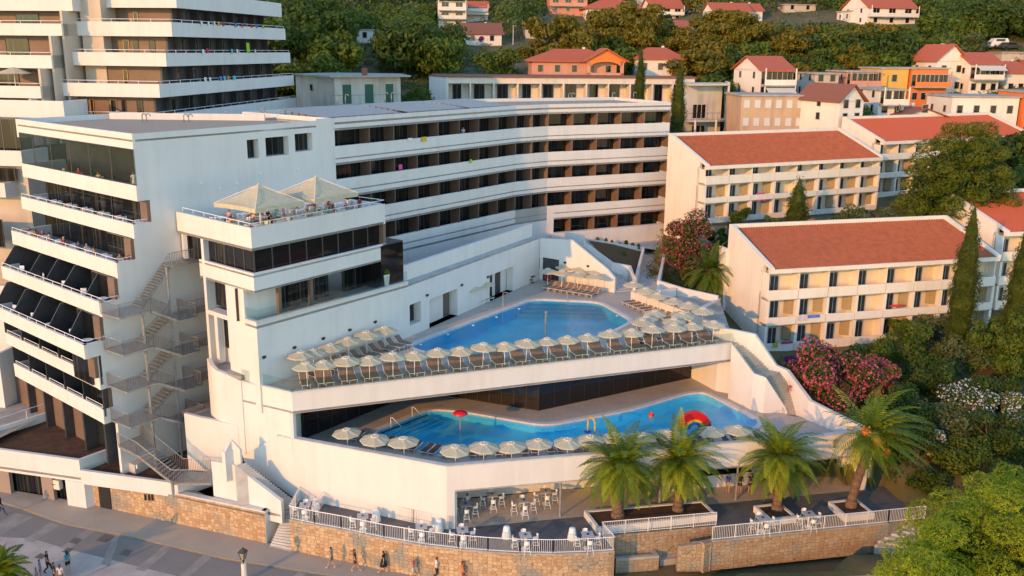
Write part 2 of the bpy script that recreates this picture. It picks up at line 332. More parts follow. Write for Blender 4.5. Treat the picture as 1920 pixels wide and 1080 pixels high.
def terrain():
    ys=list(np.arange(-60,56,8))+list(np.arange(56,136,1.6))+list(np.arange(136,220,3))+list(np.arange(220,640,10))
    xs=list(np.arange(-300,-60,15))+list(np.arange(-60,0,4))+list(np.arange(0,80,1.6))+list(np.arange(80,140,4))+list(np.arange(140,401,15))
    mb=MB(); vs=[(x,y,TZ(x,y)-.02) for y in ys for x in xs]; nx=len(xs)
    mb.add(vs,[(j*nx+i,j*nx+i+1,(j+1)*nx+i+1,(j+1)*nx+i) for j in range(len(ys)-1) for i in range(nx-1)])
    m=mat('hill_ground',(.17,.11,.05),.95,(.08,.085,.028),.22,9,bump=.8,bscale=3,coord='World',mixlo=.36,mixhi=.6)
    o=tag(mb.build('ground',m,smooth=True,ruv=False),kind='structure'); return o
terrain()
# promenade, road and pavement laid over the flat ground on the seaward side
def sheet(name,pts,z,mt,z2=None):
    mb=MB(); n=len(pts); mb.add([(p[0],p[1],z) for p in pts],[tuple(range(n))]); return struct(name,mb,mt)
def px(pts,z): return [XY(a,b,z) for a,b in pts]
sheet('quay',px([(-900,1500),(-400,905),(0,958),(330,1052),(430,1080),(800,1300),(700,2200)],0)[::1],.012,mat('quay_concrete',(.47,.44,.41),.9,(.33,.29,.26),.5,9,bump=.3,bscale=20,coord='World',mixlo=.35,mixhi=.7))
# asphalt road strip along the promenade
ra=px([(-500,800),(28,952),(120,985),(250,1010),(420,1050),(640,1085),(1000,1200)],0)
rb=px([(-700,905),(0,1007),(60,1010),(120,1028),(330,1080),(420,1130),(760,1300)],0)
sheet('road',ra+rb[::-1],.02,ASPH)
pa=px([(-500,740),(0,918),(215,955),(500,1021),(700,1062),(1000,1120),(1150,1120)],0)
mb=MB(); n=len(pa); pb=ra[:-1]+[ra[-1]]
mb.add([(p[0],p[1],.14) for p in pa]+[(p[0],p[1],.14) for p in pb]+[(p[0],p[1],.0) for p in pb],[(i,i+1,n+i+1,n+i) for i in range(n-1)]+[(n+i,n+i+1,2*n+i+1,2*n+i) for i in range(n-1)])
struct('pavement',mb,PAVE)
mb=MB(); mb.strip([add2(p,(0,0)) for p in pb],.02,.155,.16); struct('kerb',mb,KERB)
# pale concrete bands and covers across the asphalt
for i,(a,b,c,d) in enumerate([((30,962),(62,970),(0,1003),(-30,996)),((95,980),(112,985),(62,1017),(44,1013)),((165,992),(180,996),(128,1031),(112,1028)),((215,1000),(226,1003),(205,1062),(190,1058)),((310,1022),(325,1026),(270,1072),(254,1068)),((390,1034),(405,1038),(352,1085),(336,1080)),((560,1072),(575,1075),(540,1110),(524,1106))]):
    sheet('road_band',px([a,b,c,d],0),.026,mat('band_concrete',(.3,.28,.25),.9,(.24,.225,.205),1.2,6,coord='World'))
def patch(px4,lab,mt):
    p=px(px4,0); mb=MB(); mb.prism(p,.02,.032); tag(mb.build('manhole_cover',mt),lab,'manhole cover','covers set into the road')
IRON=mat('cast_iron',(.1,.085,.075),.7,(.15,.12,.1),6)
patch([(196,1002),(216,1006),(199,1018),(180,1014)],'large rusty brown square cover in the asphalt road, nearest the kerb',IRON)
patch([(142,1008),(155,1012),(143,1021),(129,1017)],'pale square cover crossing a concrete band in the road',IRON)
patch([(128,1027),(138,1030),(127,1038),(116,1035)],'small dark square cover at the quay edge of the road',IRON)
patch([(234,1030),(248,1033),(238,1044),(224,1040)],'dark square grated cover right of centre in the asphalt road',IRON)
patch([(76,1038),(87,1041),(78,1049),(64,1046)],'grey square cover in the pale quay beside the group of people',IRON)
# right-hand lower road in front of the stone walls
def tsheet(name,pts,dz,mt,step=2.):
    xs=[p[0] for p in pts]; ys=[p[1] for p in pts]; mb=MB(); X=np.arange(min(xs),max(xs)+step,step); Y=np.arange(min(ys),max(ys)+step,step); idx={}
    fs=[]
    def vi(i,j):
        if (i,j) not in idx: idx[(i,j)]=len(mb.v); mb.v.append((X[i],Y[j],TZ(X[i],Y[j])+dz))
        return idx[(i,j)]
    for i in range(len(X)-1):
        for j in range(len(Y)-1):
            if inpoly((X[i]+X[i+1])/2,(Y[j]+Y[j+1])/2,pts): fs.append((vi(i,j),vi(i+1,j),vi(i+1,j+1),vi(i,j+1)))
    mb.f=fs; return struct(name,mb,mt)
tsheet('lower_road',[(2,40),(60,40),(60,52),(34,56),(24,57.3),(9,57),(2,50)],.03,ROADC,1.)

# ================= facade helpers =================
def winpanel(parent,a,b,z0,z1,g=GLASS,mull=1,fr=GREYF,name='window'):
    mb=MB(); mb.strip([a,b],z0,z1,.05); w_=mb.build(name,g,parent)
    if mull:
        f=MB(); L=math.hypot(b[0]-a[0],b[1]-a[1]); n=mull
        for i in range(n+1):
            c=lerp(a,b,min(max(i/n,.03/L),1-.03/L)); d=((b[0]-a[0])/L*.03,(b[1]-a[1])/L*.03)
            f.strip([add2(add2(c,d,-1),perp(a,b,-.03)),add2(add2(c,d),perp(a,b,-.03))],z0,z1,.025)
        o1,o2=add2(a,perp(a,b,-.035)),add2(b,perp(a,b,-.035)); f.strip([o1,o2],z1-.07,z1,.03); f.strip([o1,o2],z0,z0+.06,.03); f.build('frame',fr,w_,ruv=False)
    return w_
def perp(a,b,l):   # vector of length l to the left of a->b
    L=math.hypot(b[0]-a[0],b[1]-a[1]); return (-(b[1]-a[1])/L*l,(b[0]-a[0])/L*l)
def offl(a,b,l):
    p=perp(a,b,l); return add2(a,p),add2(b,p)
def bays(parent,a,b,z0,z1,ts,depth,g=GLASS,pm=BROWNP,pt=.12,mull=0,inset=.0,zslab=True,bdepth=0):
    A,B=offl(a,b,depth); ts=sorted(ts)
    for i in range(len(ts)-1):
        winpanel(parent,lerp(A,B,ts[i]),lerp(A,B,ts[i+1]),z0-.75,z1,g,mull)
    for t in ts:
        c=lerp(a,b,t); c0=add2(c,perp(a,b,.02+inset)); c1=add2(c,perp(a,b,depth)); d=((b[0]-a[0]),(b[1]-a[1])); L=math.hypot(*d); d=(d[0]/L*pt/2,d[1]/L*pt/2)
        m_=MB().prism([add2(c0,d,-1),add2(c0,d),add2(c1,d),add2(c1,d,-1)],z0-.7,z1-.002); m_.build('partition',pm,parent)
def rail(parent,pts,z,h=.22,posts=1.6,m=WMETAL,name='railing',r=.028,inset=.12):
    mb=MB(); P3=[(p[0],p[1],z+h) for p in pts]; mb.path(P3,r,5)
    for a,b in zip(pts,pts[1:]):
        L=math.hypot(b[0]-a[0],b[1]-a[1]); n=max(1,int(L/posts))
        for i in range(n+1): c=lerp(a,b,i/n); mb.tube((c[0],c[1],z),(c[0],c[1],z+h),r*.8,4)
    return mb.build(name,m,parent,ruv=False)
def barrail(label,pts,zs,h=1.05,sp=.13,m=WMETAL,cat='railing',group=None,post=1.8,r=.018):
    L0=pts[0]; z0=zs if not isinstance(zs,list) else zs[0]; t=thing('bar_railing',(L0[0],L0[1],z0),label,cat,group); f=MB(); b_=MB()
    Z=lambda i:(zs[i] if isinstance(zs,list) else zs)
    for i,(a,b) in enumerate(zip(pts,pts[1:])):
        za,zb=Z(i),Z(i+1); f.tube((*a,za+h),(*b,zb+h),.03,5); f.tube((*a,za+.1),(*b,zb+.1),.022,4)
        L=math.hypot(b[0]-a[0],b[1]-a[1]); n=max(1,round(L/post)); k=max(1,int(L/sp))
        for j in range(n+1): c=lerp(a,b,j/n); z=za+(zb-za)*j/n; f.tube((*c,z-.05),(*c,z+h),.028,4)
        for j in range(1,k): c=lerp(a,b,j/k); z=za+(zb-za)*j/k; b_.tube((*c,z+.1),(*c,z+h),r*.7,3)
    f.build('rail_frame',m,t,ruv=False); b_.build('bars',m,t,ruv=False); return t
# ================= hotel wing (long bent block) =================
K=XY(622.5,221.7,29.7); WB=XY(968,198,29.7); WC=XY(1029,195.5,29.7); WD=XY(1258,191.3,29.7)
wing=thing('hotel_wing',(*K,11),'long bent white hotel block with five rows of dark recessed balconies above the upper pool','hotel')
WP=[K,WB,WC,WD]
back=[add2(WD,azd(63.4-90,13)),add2(WC,azd(55-90,14)),add2(WB,azd(42-90,14)),add2(K,azd(36.4-90,13))]
ends=[add2(p,perp(a,b,.0)) for p,a,b in ((K,K,WB),)]
LV=[(29.7,28.6),(27.1,25.4),(24.0,22.25),(20.8,19.1)]
for zt,zb in LV: MB().strip(WP,zb,zt,.25).build('parapet',WHITE,wing)
MB().strip([WB,WC,WD],15.7,17.4,.25).build('parapet',WHITE,wing)
MB().strip([add2(K,azd(36.4,-.0)),WB],11,17.4,.3).build('lower_wall',WHITE,wing)
tl=[0]+[par(x,250,K,WB) for x in (693,739,782,822,861.5,898,934,967)]; tl[-1]=1
tm=[0,.5,1]; tr=[0]+[par(x,240,WC,WD) for x in (1074,1119.5,1164,1208,1255)]; tr[-1]=1-.004
for (zt,zb),(zt2,_) in zip(LV,LV[1:]+[(17.4,0)]):
    bays(wing,K,WB,zt2,zb,tl,1.35,pm=PARTW); bays(wing,WB,WC,zt2,zb,tm,1.5); bays(wing,WC,WD,zt2,zb,tr,1.5)
bays(wing,WC,WD,14.0,15.7,[0]+tr[1:],1.4)
for z in (28.55,25.35,22.2,19.05,15.65):  # slabs above each row, floors under each
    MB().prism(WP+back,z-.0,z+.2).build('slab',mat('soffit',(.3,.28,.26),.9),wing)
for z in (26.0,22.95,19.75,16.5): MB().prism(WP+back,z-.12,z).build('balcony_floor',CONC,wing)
MB().prism(WP+back,29.1,29.3).build('roof',GRAVEL,wing)
MB().strip(back,11,29.7,.25).build('rear_wall',WHITE,wing)
MB().strip([back[-1],K],14,29.7,.25).build('end_wall',WHITE,wing)
MB().strip([WD,back[0]],9,29.7,-.25).build('end_wall',WHITE,wing) if False else MB().strip([add2(WD,azd(63.4-90,1.5)),back[0]],9,29.69,.25).build('end_wall',WHITE,wing)
for zt,zb in LV+[(17.4,15.7)]: MB().strip([WD,add2(WD,azd(63.4-90,1.48))],zb,zt,.2).build('parapet_return',WHITE,wing)
# protruding ground wall at the right-hand end
wd2=add2(WD,azd(153.4,.5)); wc2=add2(WC,azd(153.4,.5)); MB().strip([add2(wc2,azd(63.4,.5)),wd2],9,14.0,.75).build('lower_wall',WHITE,wing)
MB().strip([wd2,add2(wd2,azd(63.4-90,4))],9,14,.3).build('lower_wall',WHITE,wing)
MB().strip([WB,WC,add2(WC,azd(63.4,1.))],11,17.4,.29).build('lower_wall',WHITE,wing)
MB().strip([K,add2(K,azd(36.4,.2))],15,17.5,.3)
# rooftop solar panels and vents
def roofpanels(t0,t1,lab):
    a=lerp(K,WB,t0); b=lerp(K,WB,t1); a,b=offl(a,b,1.0); p=thing('solar_array',(*a,29.4),lab,'solar panels','solar arrays on the wing roof')
    n=max(3,int(12*(t1-t0)/.35)); c,d=offl(a,b,6.5); fr=MB()
    for i in range(n):
        u0,u1=(i+.04)/n,(i+.96)/n; q=[lerp(a,b,u0),lerp(a,b,u1),lerp(c,d,u1),lerp(c,d,u0)]
        mb=MB(); mb.add([(*q[0],29.72),(*q[1],29.72),(*q[2],30.25),(*q[3],30.25),(*q[0],29.67),(*q[1],29.67),(*q[2],30.2),(*q[3],30.2)],[(0,1,2,3),(7,6,5,4),(0,4,5,1),(1,5,6,2),(2,6,7,3),(3,7,4,0)])
        mb.build('panel',mat('solar_panel',(.16,.14,.13),.35,(.2,.17,.15),2),p)
        for u in(u0,u1): e=lerp(a,b,u); g=lerp(c,d,u); fr.tube((*e,29.3),(*e,29.7),.04,4); fr.tube((*g,29.3),(*g,30.2),.04,4)
    fr.build('support',METAL,p,ruv=False)
roofpanels(.0,.36,'grey tilted solar array nearest the stepped block on the wing roof'); roofpanels(.4,.72,'grey tilted solar array in the middle of the row on the wing roof'); roofpanels(.75,1.0,'grey tilted solar array at the bend of the wing roof')
def ventpipe(p,z,lab,h=.8):
    t=MB(); t.path([(p[0],p[1],z),(p[0],p[1],z+h),(p[0]+.12,p[1],z+h+.14),(p[0]+.32,p[1],z+h+.1),(p[0]+.38,p[1],z+h-.1)],.06,6)
    tag(t.build('vent_pipe',METAL,smooth=True,ruv=False),lab,'vent pipe','curved vent pipes on the roofs')
for i,(x,y,s) in enumerate([(1066,187,'first'),(1072,187,'second'),(1148,186,'third'),(1188,185,'fourth')]): ventpipe(XY(x,y,29.3),29.3,'thin curved metal vent pipe on the sunlit right half of the wing roof, %s from the left'%s)
for i,(x,y) in enumerate([(633,196),(648,196),(722,192),(734,192)]): ventpipe(XY(x,y,29.3),29.3,'curved metal vent pipe behind the solar arrays, %s from the left'%nth(i),1.1)
# ================= stepped block =================
S0=XY(247,251,29.6); SAZ=35.2; LAZ=-49.5      # side wall direction
_h=hitl(592,222,S0,add2(S0,azd(SAZ,10))); S1=(_h.x,_h.y)
blk=thing('stepped_hotel_block',(*S0,0),'white stepped hotel block with tiers of terraces on the left and a plain side wall','hotel')
def cor(px_,py_): h=hitl(px_,py_,S0,S1); return (h.x,h.y)
tiers=[(29.6,28.45,(247,251),33,(33,233)),(25.7,24.5,(255,349),40,(40,305)),(22.8,21.7,(250,421),39,(39,369)),(20.1,18.9,(219,494),21,(21,433)),(17.3,16.2,(190,569),2,(2,498)),(14.4,13.3,(158,647),-60,(0,560)),(11.6,10.6,(187,707),8,(8,618)),(9.0,7.8,(194,768),25,(25,678))]
def offb(l,c,d):
    A,B=offl(l,c,d); return A,add2(B,azd(LAZ,.35+d*.12))
TC=[]
for zt,zb,cp_,lx,lp in tiers:
    c=cor(*cp_); far=add2(c,azd(LAZ,60)); l=hitl(lp[0],lp[1],c,far) if lx>-50 else Vector((*add2(c,azd(LAZ,16.5)),0)); l=(l.x,l.y); TC.append((c,l,zt,zb))
for i,(c,l,zt,zb) in enumerate(TC):
    e=lerp(c,S1,.0); dx=max(0.05,math.hypot(c[0]-S0[0],c[1]-S0[1]))
    inn=cor(283,400) if i in(1,2) else add2(S0,azd(SAZ,.6))
    MB().strip([l,c],zb,zt,.22).build('parapet',WHITE,blk)
    
    l0,c0=offl(l,c,.23); c0=add2(c0,azd(LAZ,.1)); L2,C2=offb(l,c,4.)
    MB().prism([l0,add2(c0,azd(SAZ,0)),C2,L2],zb+.02,zb+.22).build('floor_slab',CONC,blk)
    nl=add2(l,azd(LAZ+90,4)); MB().strip([add2(l,azd(SAZ,4)),l],zb,zt,.2).build('parapet_return',WHITE,blk) if i else 0
gset=[(0,1,'f'),(1,2,'o'),(2,3,'o'),(3,4,'s'),(4,5,'s'),(5,6,'b'),(6,7,'b')]
for a_,b_,k in gset:
    c,l,zt,zb=TC[a_]; c2,l2,zt2,zb2=TC[b_]; L=math.hypot(c[0]-l[0],c[1]-l[1])
    if k=='f':
        ts=[1-par(x,y,c,l) for x,y in ((38,240),(60,260),(93,265),(129,270),(165,275),(205,280),(248,285))]; ts[0]=.0; ts[-1]=1
        for u,v in zip(ts,ts[1:]): winpanel(blk,add2(lerp(l,c,u),perp(l,c,.04)),add2(lerp(l,c,v),perp(l,c,.04)),zt2,zb,CGLASS,1,name='glass_screen')
        A,B=offb(l,c,4.0); MB().strip([A,B],zt2-1,zb,.2).build('back_wall',DARKP,blk)
        
    elif k=='o':
        A,B=offb(l,c,1.9); n=8; B=add2(B,azd(LAZ+180,.0))
        for i in range(n): winpanel(blk,lerp(A,B,i/n),lerp(A,B,(i+1)/n),zt2-1,zb,GLASS,1)
        # the opening turns the corner
        p,q=add2(cor(283,400),perp(S0,S1,.05)),None
        sw=cor(283,400) if a_==1 else cor(252,440); 
        ctr=lerp(l2,c2,.98)
        rr=[add2(l2,perp(l2,c2,.1)),add2(add2(c2,perp(l2,c2,.1)),azd(LAZ,.1)),add2(sw,perp(S0,S1,.1))]
        rail(blk,rr,zt2,.25)
    elif k=='s':
        A,B=offb(l2,c2,3.4); ts=[i/5 for i in range(6)] if a_==3 else [i/5.4+.02 for i in range(6)]
        ts=sorted(set([0]+[1-par(x,y,c2,l2) for x,y in (((48,505),(80,520),(112,530),(155,545),(190,560)) if a_==3 else ((20,575),(52,588),(85,605),(122,620),(158,640)))]+[1]))
        ts=[t for t in ts if 0<=t<=1]
        for u,v in zip(ts,ts[1:]): winpanel(blk,lerp(A,B,u),lerp(A,B,v),zt2-1,zb,GLASSB,2)
        for t in ts[:-1]:
            f=add2(lerp(l2,c2,t),perp(l2,c2,.05)); bk=lerp(A,B,t); up=add2(f,perp(l2,c2,1.25)); d=azd(LAZ,.06); mb=MB()
            poly=[(f,zt2-.1),(up,zb),(bk,zb),(bk,zt2-.9),(f,zt2-.9)]
            vs=[(p[0]+d[0],p[1]+d[1],z) for p,z in poly]+[(p[0]-d[0],p[1]-d[1],z) for p,z in poly]
            mb.add(vs,[(0,1,2,3,4),(9,8,7,6,5)]+[(i,(i+1)%5,(i+1)%5+5,i+5) for i in range(5)]); mb.build('partition',DARKP,blk)
        for i,t in enumerate(ts[1:]):
            e=lerp(A,B,t-.05); e2=lerp(A,B,t-.02); MB().strip([add2(e,perp(l2,c2,-.1)),add2(e2,perp(l2,c2,-.1))],zt2-.9,zb,.1).build('brown_panel',BROWNP,blk)
        rail(blk,[add2(l2,perp(l2,c2,.1)),add2(add2(c2,perp(l2,c2,.1)),azd(LAZ,.1)),add2(c2,azd(SAZ,1.4 if a_==3 else 2.2))],zt2,.28)
        MB().strip([add2(c2,azd(SAZ,2.3)),add2(add2(c2,azd(SAZ,2.3)),perp(l2,c2,0)),add2(add2(c2,azd(SAZ,2.3)),azd(LAZ,.01))],zt2,zb,.2) 
    else:
        A,B=offb(l2,c2,1.5); ts=[i/5 for i in range(6)]
        for u,v in zip(ts,ts[1:]): winpanel(blk,lerp(A,B,u),lerp(A,B,v),zt2-1,zb,GLASSB,1)
        for t in ts: e=lerp(A,B,t); f=add2(lerp(l2,c2,t),perp(l2,c2,.05)); d=azd(LAZ,.05); MB().prism([add2(f,d),add2(f,d,-1),add2(e,d,-1),add2(e,d)],zt2-.6,zb).build('partition',DARKP,blk)
        for t in ts[1:]: e=lerp(A,B,t-.1); e2=lerp(A,B,t-.04); MB().strip([add2(e,perp(l2,c2,-.1)),add2(e2,perp(l2,c2,-.1))],zt2-.6,zb,.1).build('brown_panel',BROWNP,blk)
        for u,v in zip(ts,ts[1:]): rail(blk,[add2(lerp(l2,c2,u+.02),perp(l2,c2,.1)),add2(lerp(l2,c2,v-.02),perp(l2,c2,.1))],zt2,.26)
# side wall (with the three window openings) and core
def wallholes(name,mt,parent,a,b,z0,z1,holes,t=.3,rev=.25,gm=GLASS):
    # holes: (u0,u1,zb,zt) in 0..1 along a-b
    mb=MB(); us=sorted(set([0,1]+[h[0] for h in holes]+[h[1] for h in holes])); zs=sorted(set([z0,z1]+[h[2] for h in holes]+[h[3] for h in holes]))
    A,B=offl(a,b,rev)
    for u,v in zip(us,us[1:]):
        for p,q in zip(zs,zs[1:]):
            if any(h[0]-1e-6<=u and v<=h[1]+1e-6 and h[2]-1e-6<=p and q<=h[3]+1e-6 for h in holes): continue
            x,y=lerp(a,b,u),lerp(a,b,v); mb.quad((*x,p),(*y,p),(*y,q),(*x,q))
    for u0,u1,zb,zt in holes:
        x,y,X_,Y_=lerp(a,b,u0),lerp(a,b,u1),lerp(A,B,u0),lerp(A,B,u1)
        mb.quad((*x,zb),(*y,zb),(*Y_,zb),(*X_,zb)); mb.quad((*x,zt),(*X_,zt),(*Y_,zt),(*y,zt)); mb.quad((*x,zb),(*X_,zb),(*X_,zt),(*x,zt)); mb.quad((*y,zb),(*y,zt),(*Y_,zt),(*Y_,zb))
    o=mb.build(name,mt,parent)
    for u0,u1,zb,zt in holes:
        if gm: winpanel(parent,add2(lerp(A,B,u0),(0,0)),lerp(A,B,u1),zb,zt,gm,2 if (u1-u0)*math.hypot(b[0]-a[0],b[1]-a[1])>1.4 else 1)
    return o
def hz(pxs): # window on side wall from pixel box corners
    (x0,y0),(x1,y1)=pxs; u0,u1=par(x0,y0,S0,S1),par(x1,y0,S0,S1); h=hitl(x0,y0,S0,S1).z; g=hitl(x0,y1,S0,S1).z; return (u0,u1,g,h)
wallholes('side_wall',WHITE,blk,S0,add2(S1,azd(SAZ,.5)),24.5,29.6,[hz(((457.5,263),(479,299))),hz(((491.5,259),(534,295))),hz(((545.5,252),(578,286)))],rev=.7)
ZL=[(22.8,24.5,283,400),(21.7,22.8,250.5,430),(20.1,21.7,252,460),(18.9,20.1,219,500),(17.3,18.9,222,540),(16.2,17.3,190,575),(14.4,16.2,195,615),(13.3,14.4,158,655),(11.6,13.3,184,680),(10.6,11.6,187,715),(9.0,10.6,211,745),(7.8,9.0,194,775),(0,7.8,222,810)]
for z0,z1,x,y in ZL: MB().strip([cor(x,y),add2(S1,azd(SAZ,1))],z0,z1,.3).build('side_wall',WHITE,blk)
for z0,z1,x,y in ZL[::2]:
    if z0<5: continue
    c_=cor(x,y); e_=add2(c_,perp(S0,S1,.9)); MB().strip([add2(c_,perp(S0,S1,.02)),e_],z0,z1,.3).build('brown_end_wall',BROWNP,blk)
    MB().strip([add2(e_,azd(SAZ+180,0.0)),add2(e_,azd(LAZ,3.))],z0-.8,z1,.1).build('dark_return_glass',GLASS,blk)
# roof deck
bl=TC[0][1]; rf=[S0,S1,add2(S1,azd(SAZ,1)),add2(add2(S1,azd(SAZ,1)),azd(LAZ,7)),add2(bl,azd(SAZ,9)),bl]
MB().prism([add2(p,(0,0)) for p in rf],29.0,29.15).build('roof',GRAVEL,blk)
MB().strip([TC[0][1],S0],29.15,29.6,.3); MB().strip([add2(bl,azd(SAZ,9)),bl],28,29.6,-.3).build('parapet_return',WHITE,blk)
MB().strip([add2(add2(S1,azd(SAZ,.2)),azd(LAZ,8)),add2(bl,azd(SAZ,9))],28,29.75,.3).build('rear_parapet',WHITE,blk)
for i,(x,y) in enumerate([(218,222),(267,228),(275,228),(345,229),(354,229),(422,224),(490,218)]): ventpipe(XY(x,y,29.15),29.15,'short curved vent pipe on the stepped block\'s gravel roof, %s from the left'%nth(i),.6)
# white link wall between side wall and wing
MB().strip([S1,K],17,29.72,.3).build('link_wall',WHITE,wing)
# small wall lamps on the side wall
def walllamp(h,a,b,lab,mt=WMETAL,s=.16,group='small lamps on the white walls'):
    o=add2((h.x,h.y),perp(a,b,-.06)); mb=MB(); mb.box((o[0],o[1],h.z),(s*1.3,s,s*.8),math.atan2(b[1]-a[1],b[0]-a[0])); mb.box((o[0],o[1],h.z-s*.5),(s*.7,s*.5,s*.4),math.atan2(b[1]-a[1],b[0]-a[0])); tag(mb.build('wall_lamp',mt,ruv=False),lab,'wall lamp',group)
for i,(x,y) in enumerate([(377,343),(411,353),(444,344),(487,325),(558,317)]): walllamp(hitl(x,y,S0,S1),S0,S1,'small white wall lamp on the plain side wall above the canopies, %s from the left'%nth(i))
# ================= restaurant block =================
C0=XY(470,428,23.3); CF=XY(722,382,23.3); CL=XY(330,397,23.3)
rb_=thing('restaurant_block',(*C0,11),'white restaurant block with two dark glazed bands and a roof terrace','restaurant building')
WF=XY(767,632,11.1)
MB().strip([CL,C0,CF],21.6,23.3,.25).build('parapet',WHITE,rb_)
MB().strip([CF,add2(CF,azd(-55,4))],21.6,23.3,.25).build('parapet',WHITE,rb_)
tf=[CL,C0,CF,add2(CF,azd(-55,7)),add2(CL,azd(36,9))]
MB().prism([add2(CL,azd(36,.3)),add2(C0,azd(-5,.4)),add2(CF,azd(-50,.3)),XY(640,370,22.4),add2(CL,azd(36,14))],22.2,22.4).build('terrace_floor',CONCL,rb_)
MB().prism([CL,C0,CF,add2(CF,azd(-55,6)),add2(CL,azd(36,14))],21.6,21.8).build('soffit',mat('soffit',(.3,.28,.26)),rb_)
i1=par(340,440,C0,CL); gl0=lerp(C0,CL,par(342,430,C0,CL)); gA,_=offl(gl0,C0,.5); gB=add2(add2(C0,perp(CL,C0,.5)),perp(C0,CF,.5)); gC=add2(CF,perp(C0,CF,.5))
for i in range(7): winpanel(rb_,lerp(gA,gB,i/7),lerp(gA,gB,(i+1)/7),19.6,21.6,GLASSB if i in(3,4) else BGLASS,1)
for i in range(8): winpanel(rb_,lerp(gB,gC,i/8),lerp(gB,gC,(i+1)/8),19.6,21.6,BGLASS,1)
p2l=lerp(C0,CL,par(373,484,C0,CL)); CF2=add2(C0,azd(SAZ,math.hypot(CF[0]-C0[0],CF[1]-C0[1])))
MB().strip([p2l,C0,CF],18.45,19.9,.25).build('parapet',WHITE,rb_)
MB().prism([p2l,C0,CF,add2(CF,azd(-55,8)),add2(p2l,azd(36,8))],19.6,19.75).build('floor_slab',CONC,rb_)
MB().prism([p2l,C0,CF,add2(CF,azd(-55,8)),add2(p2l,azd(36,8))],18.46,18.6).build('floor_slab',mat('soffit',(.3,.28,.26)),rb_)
# lower balcony band, clear balustrade in front of set-back glazing
k0=lerp(C0,CL,par(424,560,C0,CL)); k1=lerp(C0,CL,par(457,560,C0,CL))
MB().strip([k0,k1],8,18.45,.3).build('column_wall',WHITE,rb_)
MB().strip([k1,C0,WF],9,16.1,.3).build('lower_wall',WHITE,rb_)
MB().strip([add2(k1,perp(CL,C0,-.05)),add2(add2(C0,perp(CL,C0,-.05)),perp(C0,WF,-.05)),add2(WF,perp(C0,WF,-.05))],16.1,16.25,.4).build('coping',COPING,rb_)
MB().prism([k1,C0,WF,add2(WF,azd(-55,9)),add2(k1,azd(36,5))],15.7,15.9).build('balcony_floor',DECKT,rb_)
kk=add2(k1,azd(SAZ,2.3)); g2=add2(C0,azd(SAZ+0,.0)); gs=add2(add2(k1,azd(LAZ+180,.05)),azd(SAZ,.3))
ga,gb=offl(C0,CF,2.2); ga=add2(ga,azd(SAZ,.0))
MB().strip([k1,add2(k1,azd(SAZ,3.5))],15.9,18.45,.2).build('side_wall',WHITE,rb_)
for i in range(9):
    if i in(6,): continue
    winpanel(rb_,lerp(ga,gb,i/9),lerp(ga,gb,(i+1)/9),15.9,18.45,GLASS,1)
for t in (.2,.43): q=add2(lerp(C0,CF,t),perp(C0,CF,.7)); MB().box((*q,17.1),(.3,.3,2.7),R_(90-SAZ)).build('pillar',BROWNP,rb_)
mb=MB(); mb.strip([add2(k1,perp(CL,C0,.1)),add2(add2(C0,perp(CL,C0,.1)),perp(C0,WF,.1)),add2(WF,perp(C0,WF,.1))],16.25,17.1,.02); mb.build('glass_balustrade',CGLASS,rb_)
# glass lift box
lx=[CF,add2(CF,azd(SAZ,1.9))]; lq=[XY(718,470,18),XY(762,526,16.1)]
LA=add2(lerp(C0,WF,par(722,535,C0,WF)),perp(C0,WF,.4)); LB=add2(lerp(C0,WF,par(763,527,C0,WF)),perp(C0,WF,.4))
MB().prism([LA,LB,add2(LB,azd(-53,2.2)),add2(LA,azd(-53,2.2))],16.0,19.75).build('lift_box',BGLASS,rb_)
MB().prism([add2(LA,azd(0,.05)),LB,add2(LB,azd(-53,2.25)),add2(LA,azd(-53,2.25))],19.76,19.86).build('lift_roof',GREYF,rb_)
MB().strip([WF,add2(WF,azd(-53,8))],11,16.1,.3).build('end_wall',WHITE,rb_)
MB().strip([CF,add2(CF,azd(-53,6))],19.6,21.6,.3).build('end_wall',BROWNP,rb_)
rail(rb_,[add2(CL,azd(60,.5)),add2(add2(C0,perp(CL,C0,.12)),perp(C0,CF,.12)),add2(CF,perp(C0,CF,.12)),add2(CF,azd(-55,3))],23.3,.3)
# recessed side bay between stair and column
ka=lerp(C0,CL,par(387,540,C0,CL)); kb=k0; ra1,rb1=offl(ka,kb,.8)
winpanel(rb_,ra1,rb1,16.2,18.45,GLASSB,2); MB().strip([ka,kb],15.6,15.95,.9).build('ledge',WHITE,rb_); MB().strip([ra1,rb1],8,15.6,.2).build('recess_wall',WHITE,rb_)
kc=lerp(ka,kb,.45); r3,r4=offl(kc,kb,.6); winpanel(rb_,r3,r4,13,15.5,GLASSB,1); MB().strip([lerp(ka,kb,.3),kc],11.8,15.6,.5).build('pillar',WHITE,rb_)
MB().strip([add2(ka,azd(SAZ,6)),ka],8,21.6,-.3).build('side_wall',WHITE,rb_)
MB().strip([add2(CL,azd(36,.3)),lerp(C0,CL,par(342,430,C0,CL))],19.6,21.6,.3).build('column_wall',WHITE,rb_)
# recess back wall behind the steel stair
st0=cor(300,600); st1=add2(ka,azd(SAZ,5.2)); MB().strip([add2(st1,azd(LAZ,9)),st1],0,21.6,.3).build('recess_wall',OLDW if False else CREAM,rb_)
for z in (15.3,12.4,9.6):
    a=add2(st1,azd(LAZ,1.2)); b=add2(st1,azd(LAZ,.3)); a1,b1=offl(a,b,-.03); MB().strip([a1,b1],z-1.4+.3,z+.9,.05).build('door',DARKP,rb_)
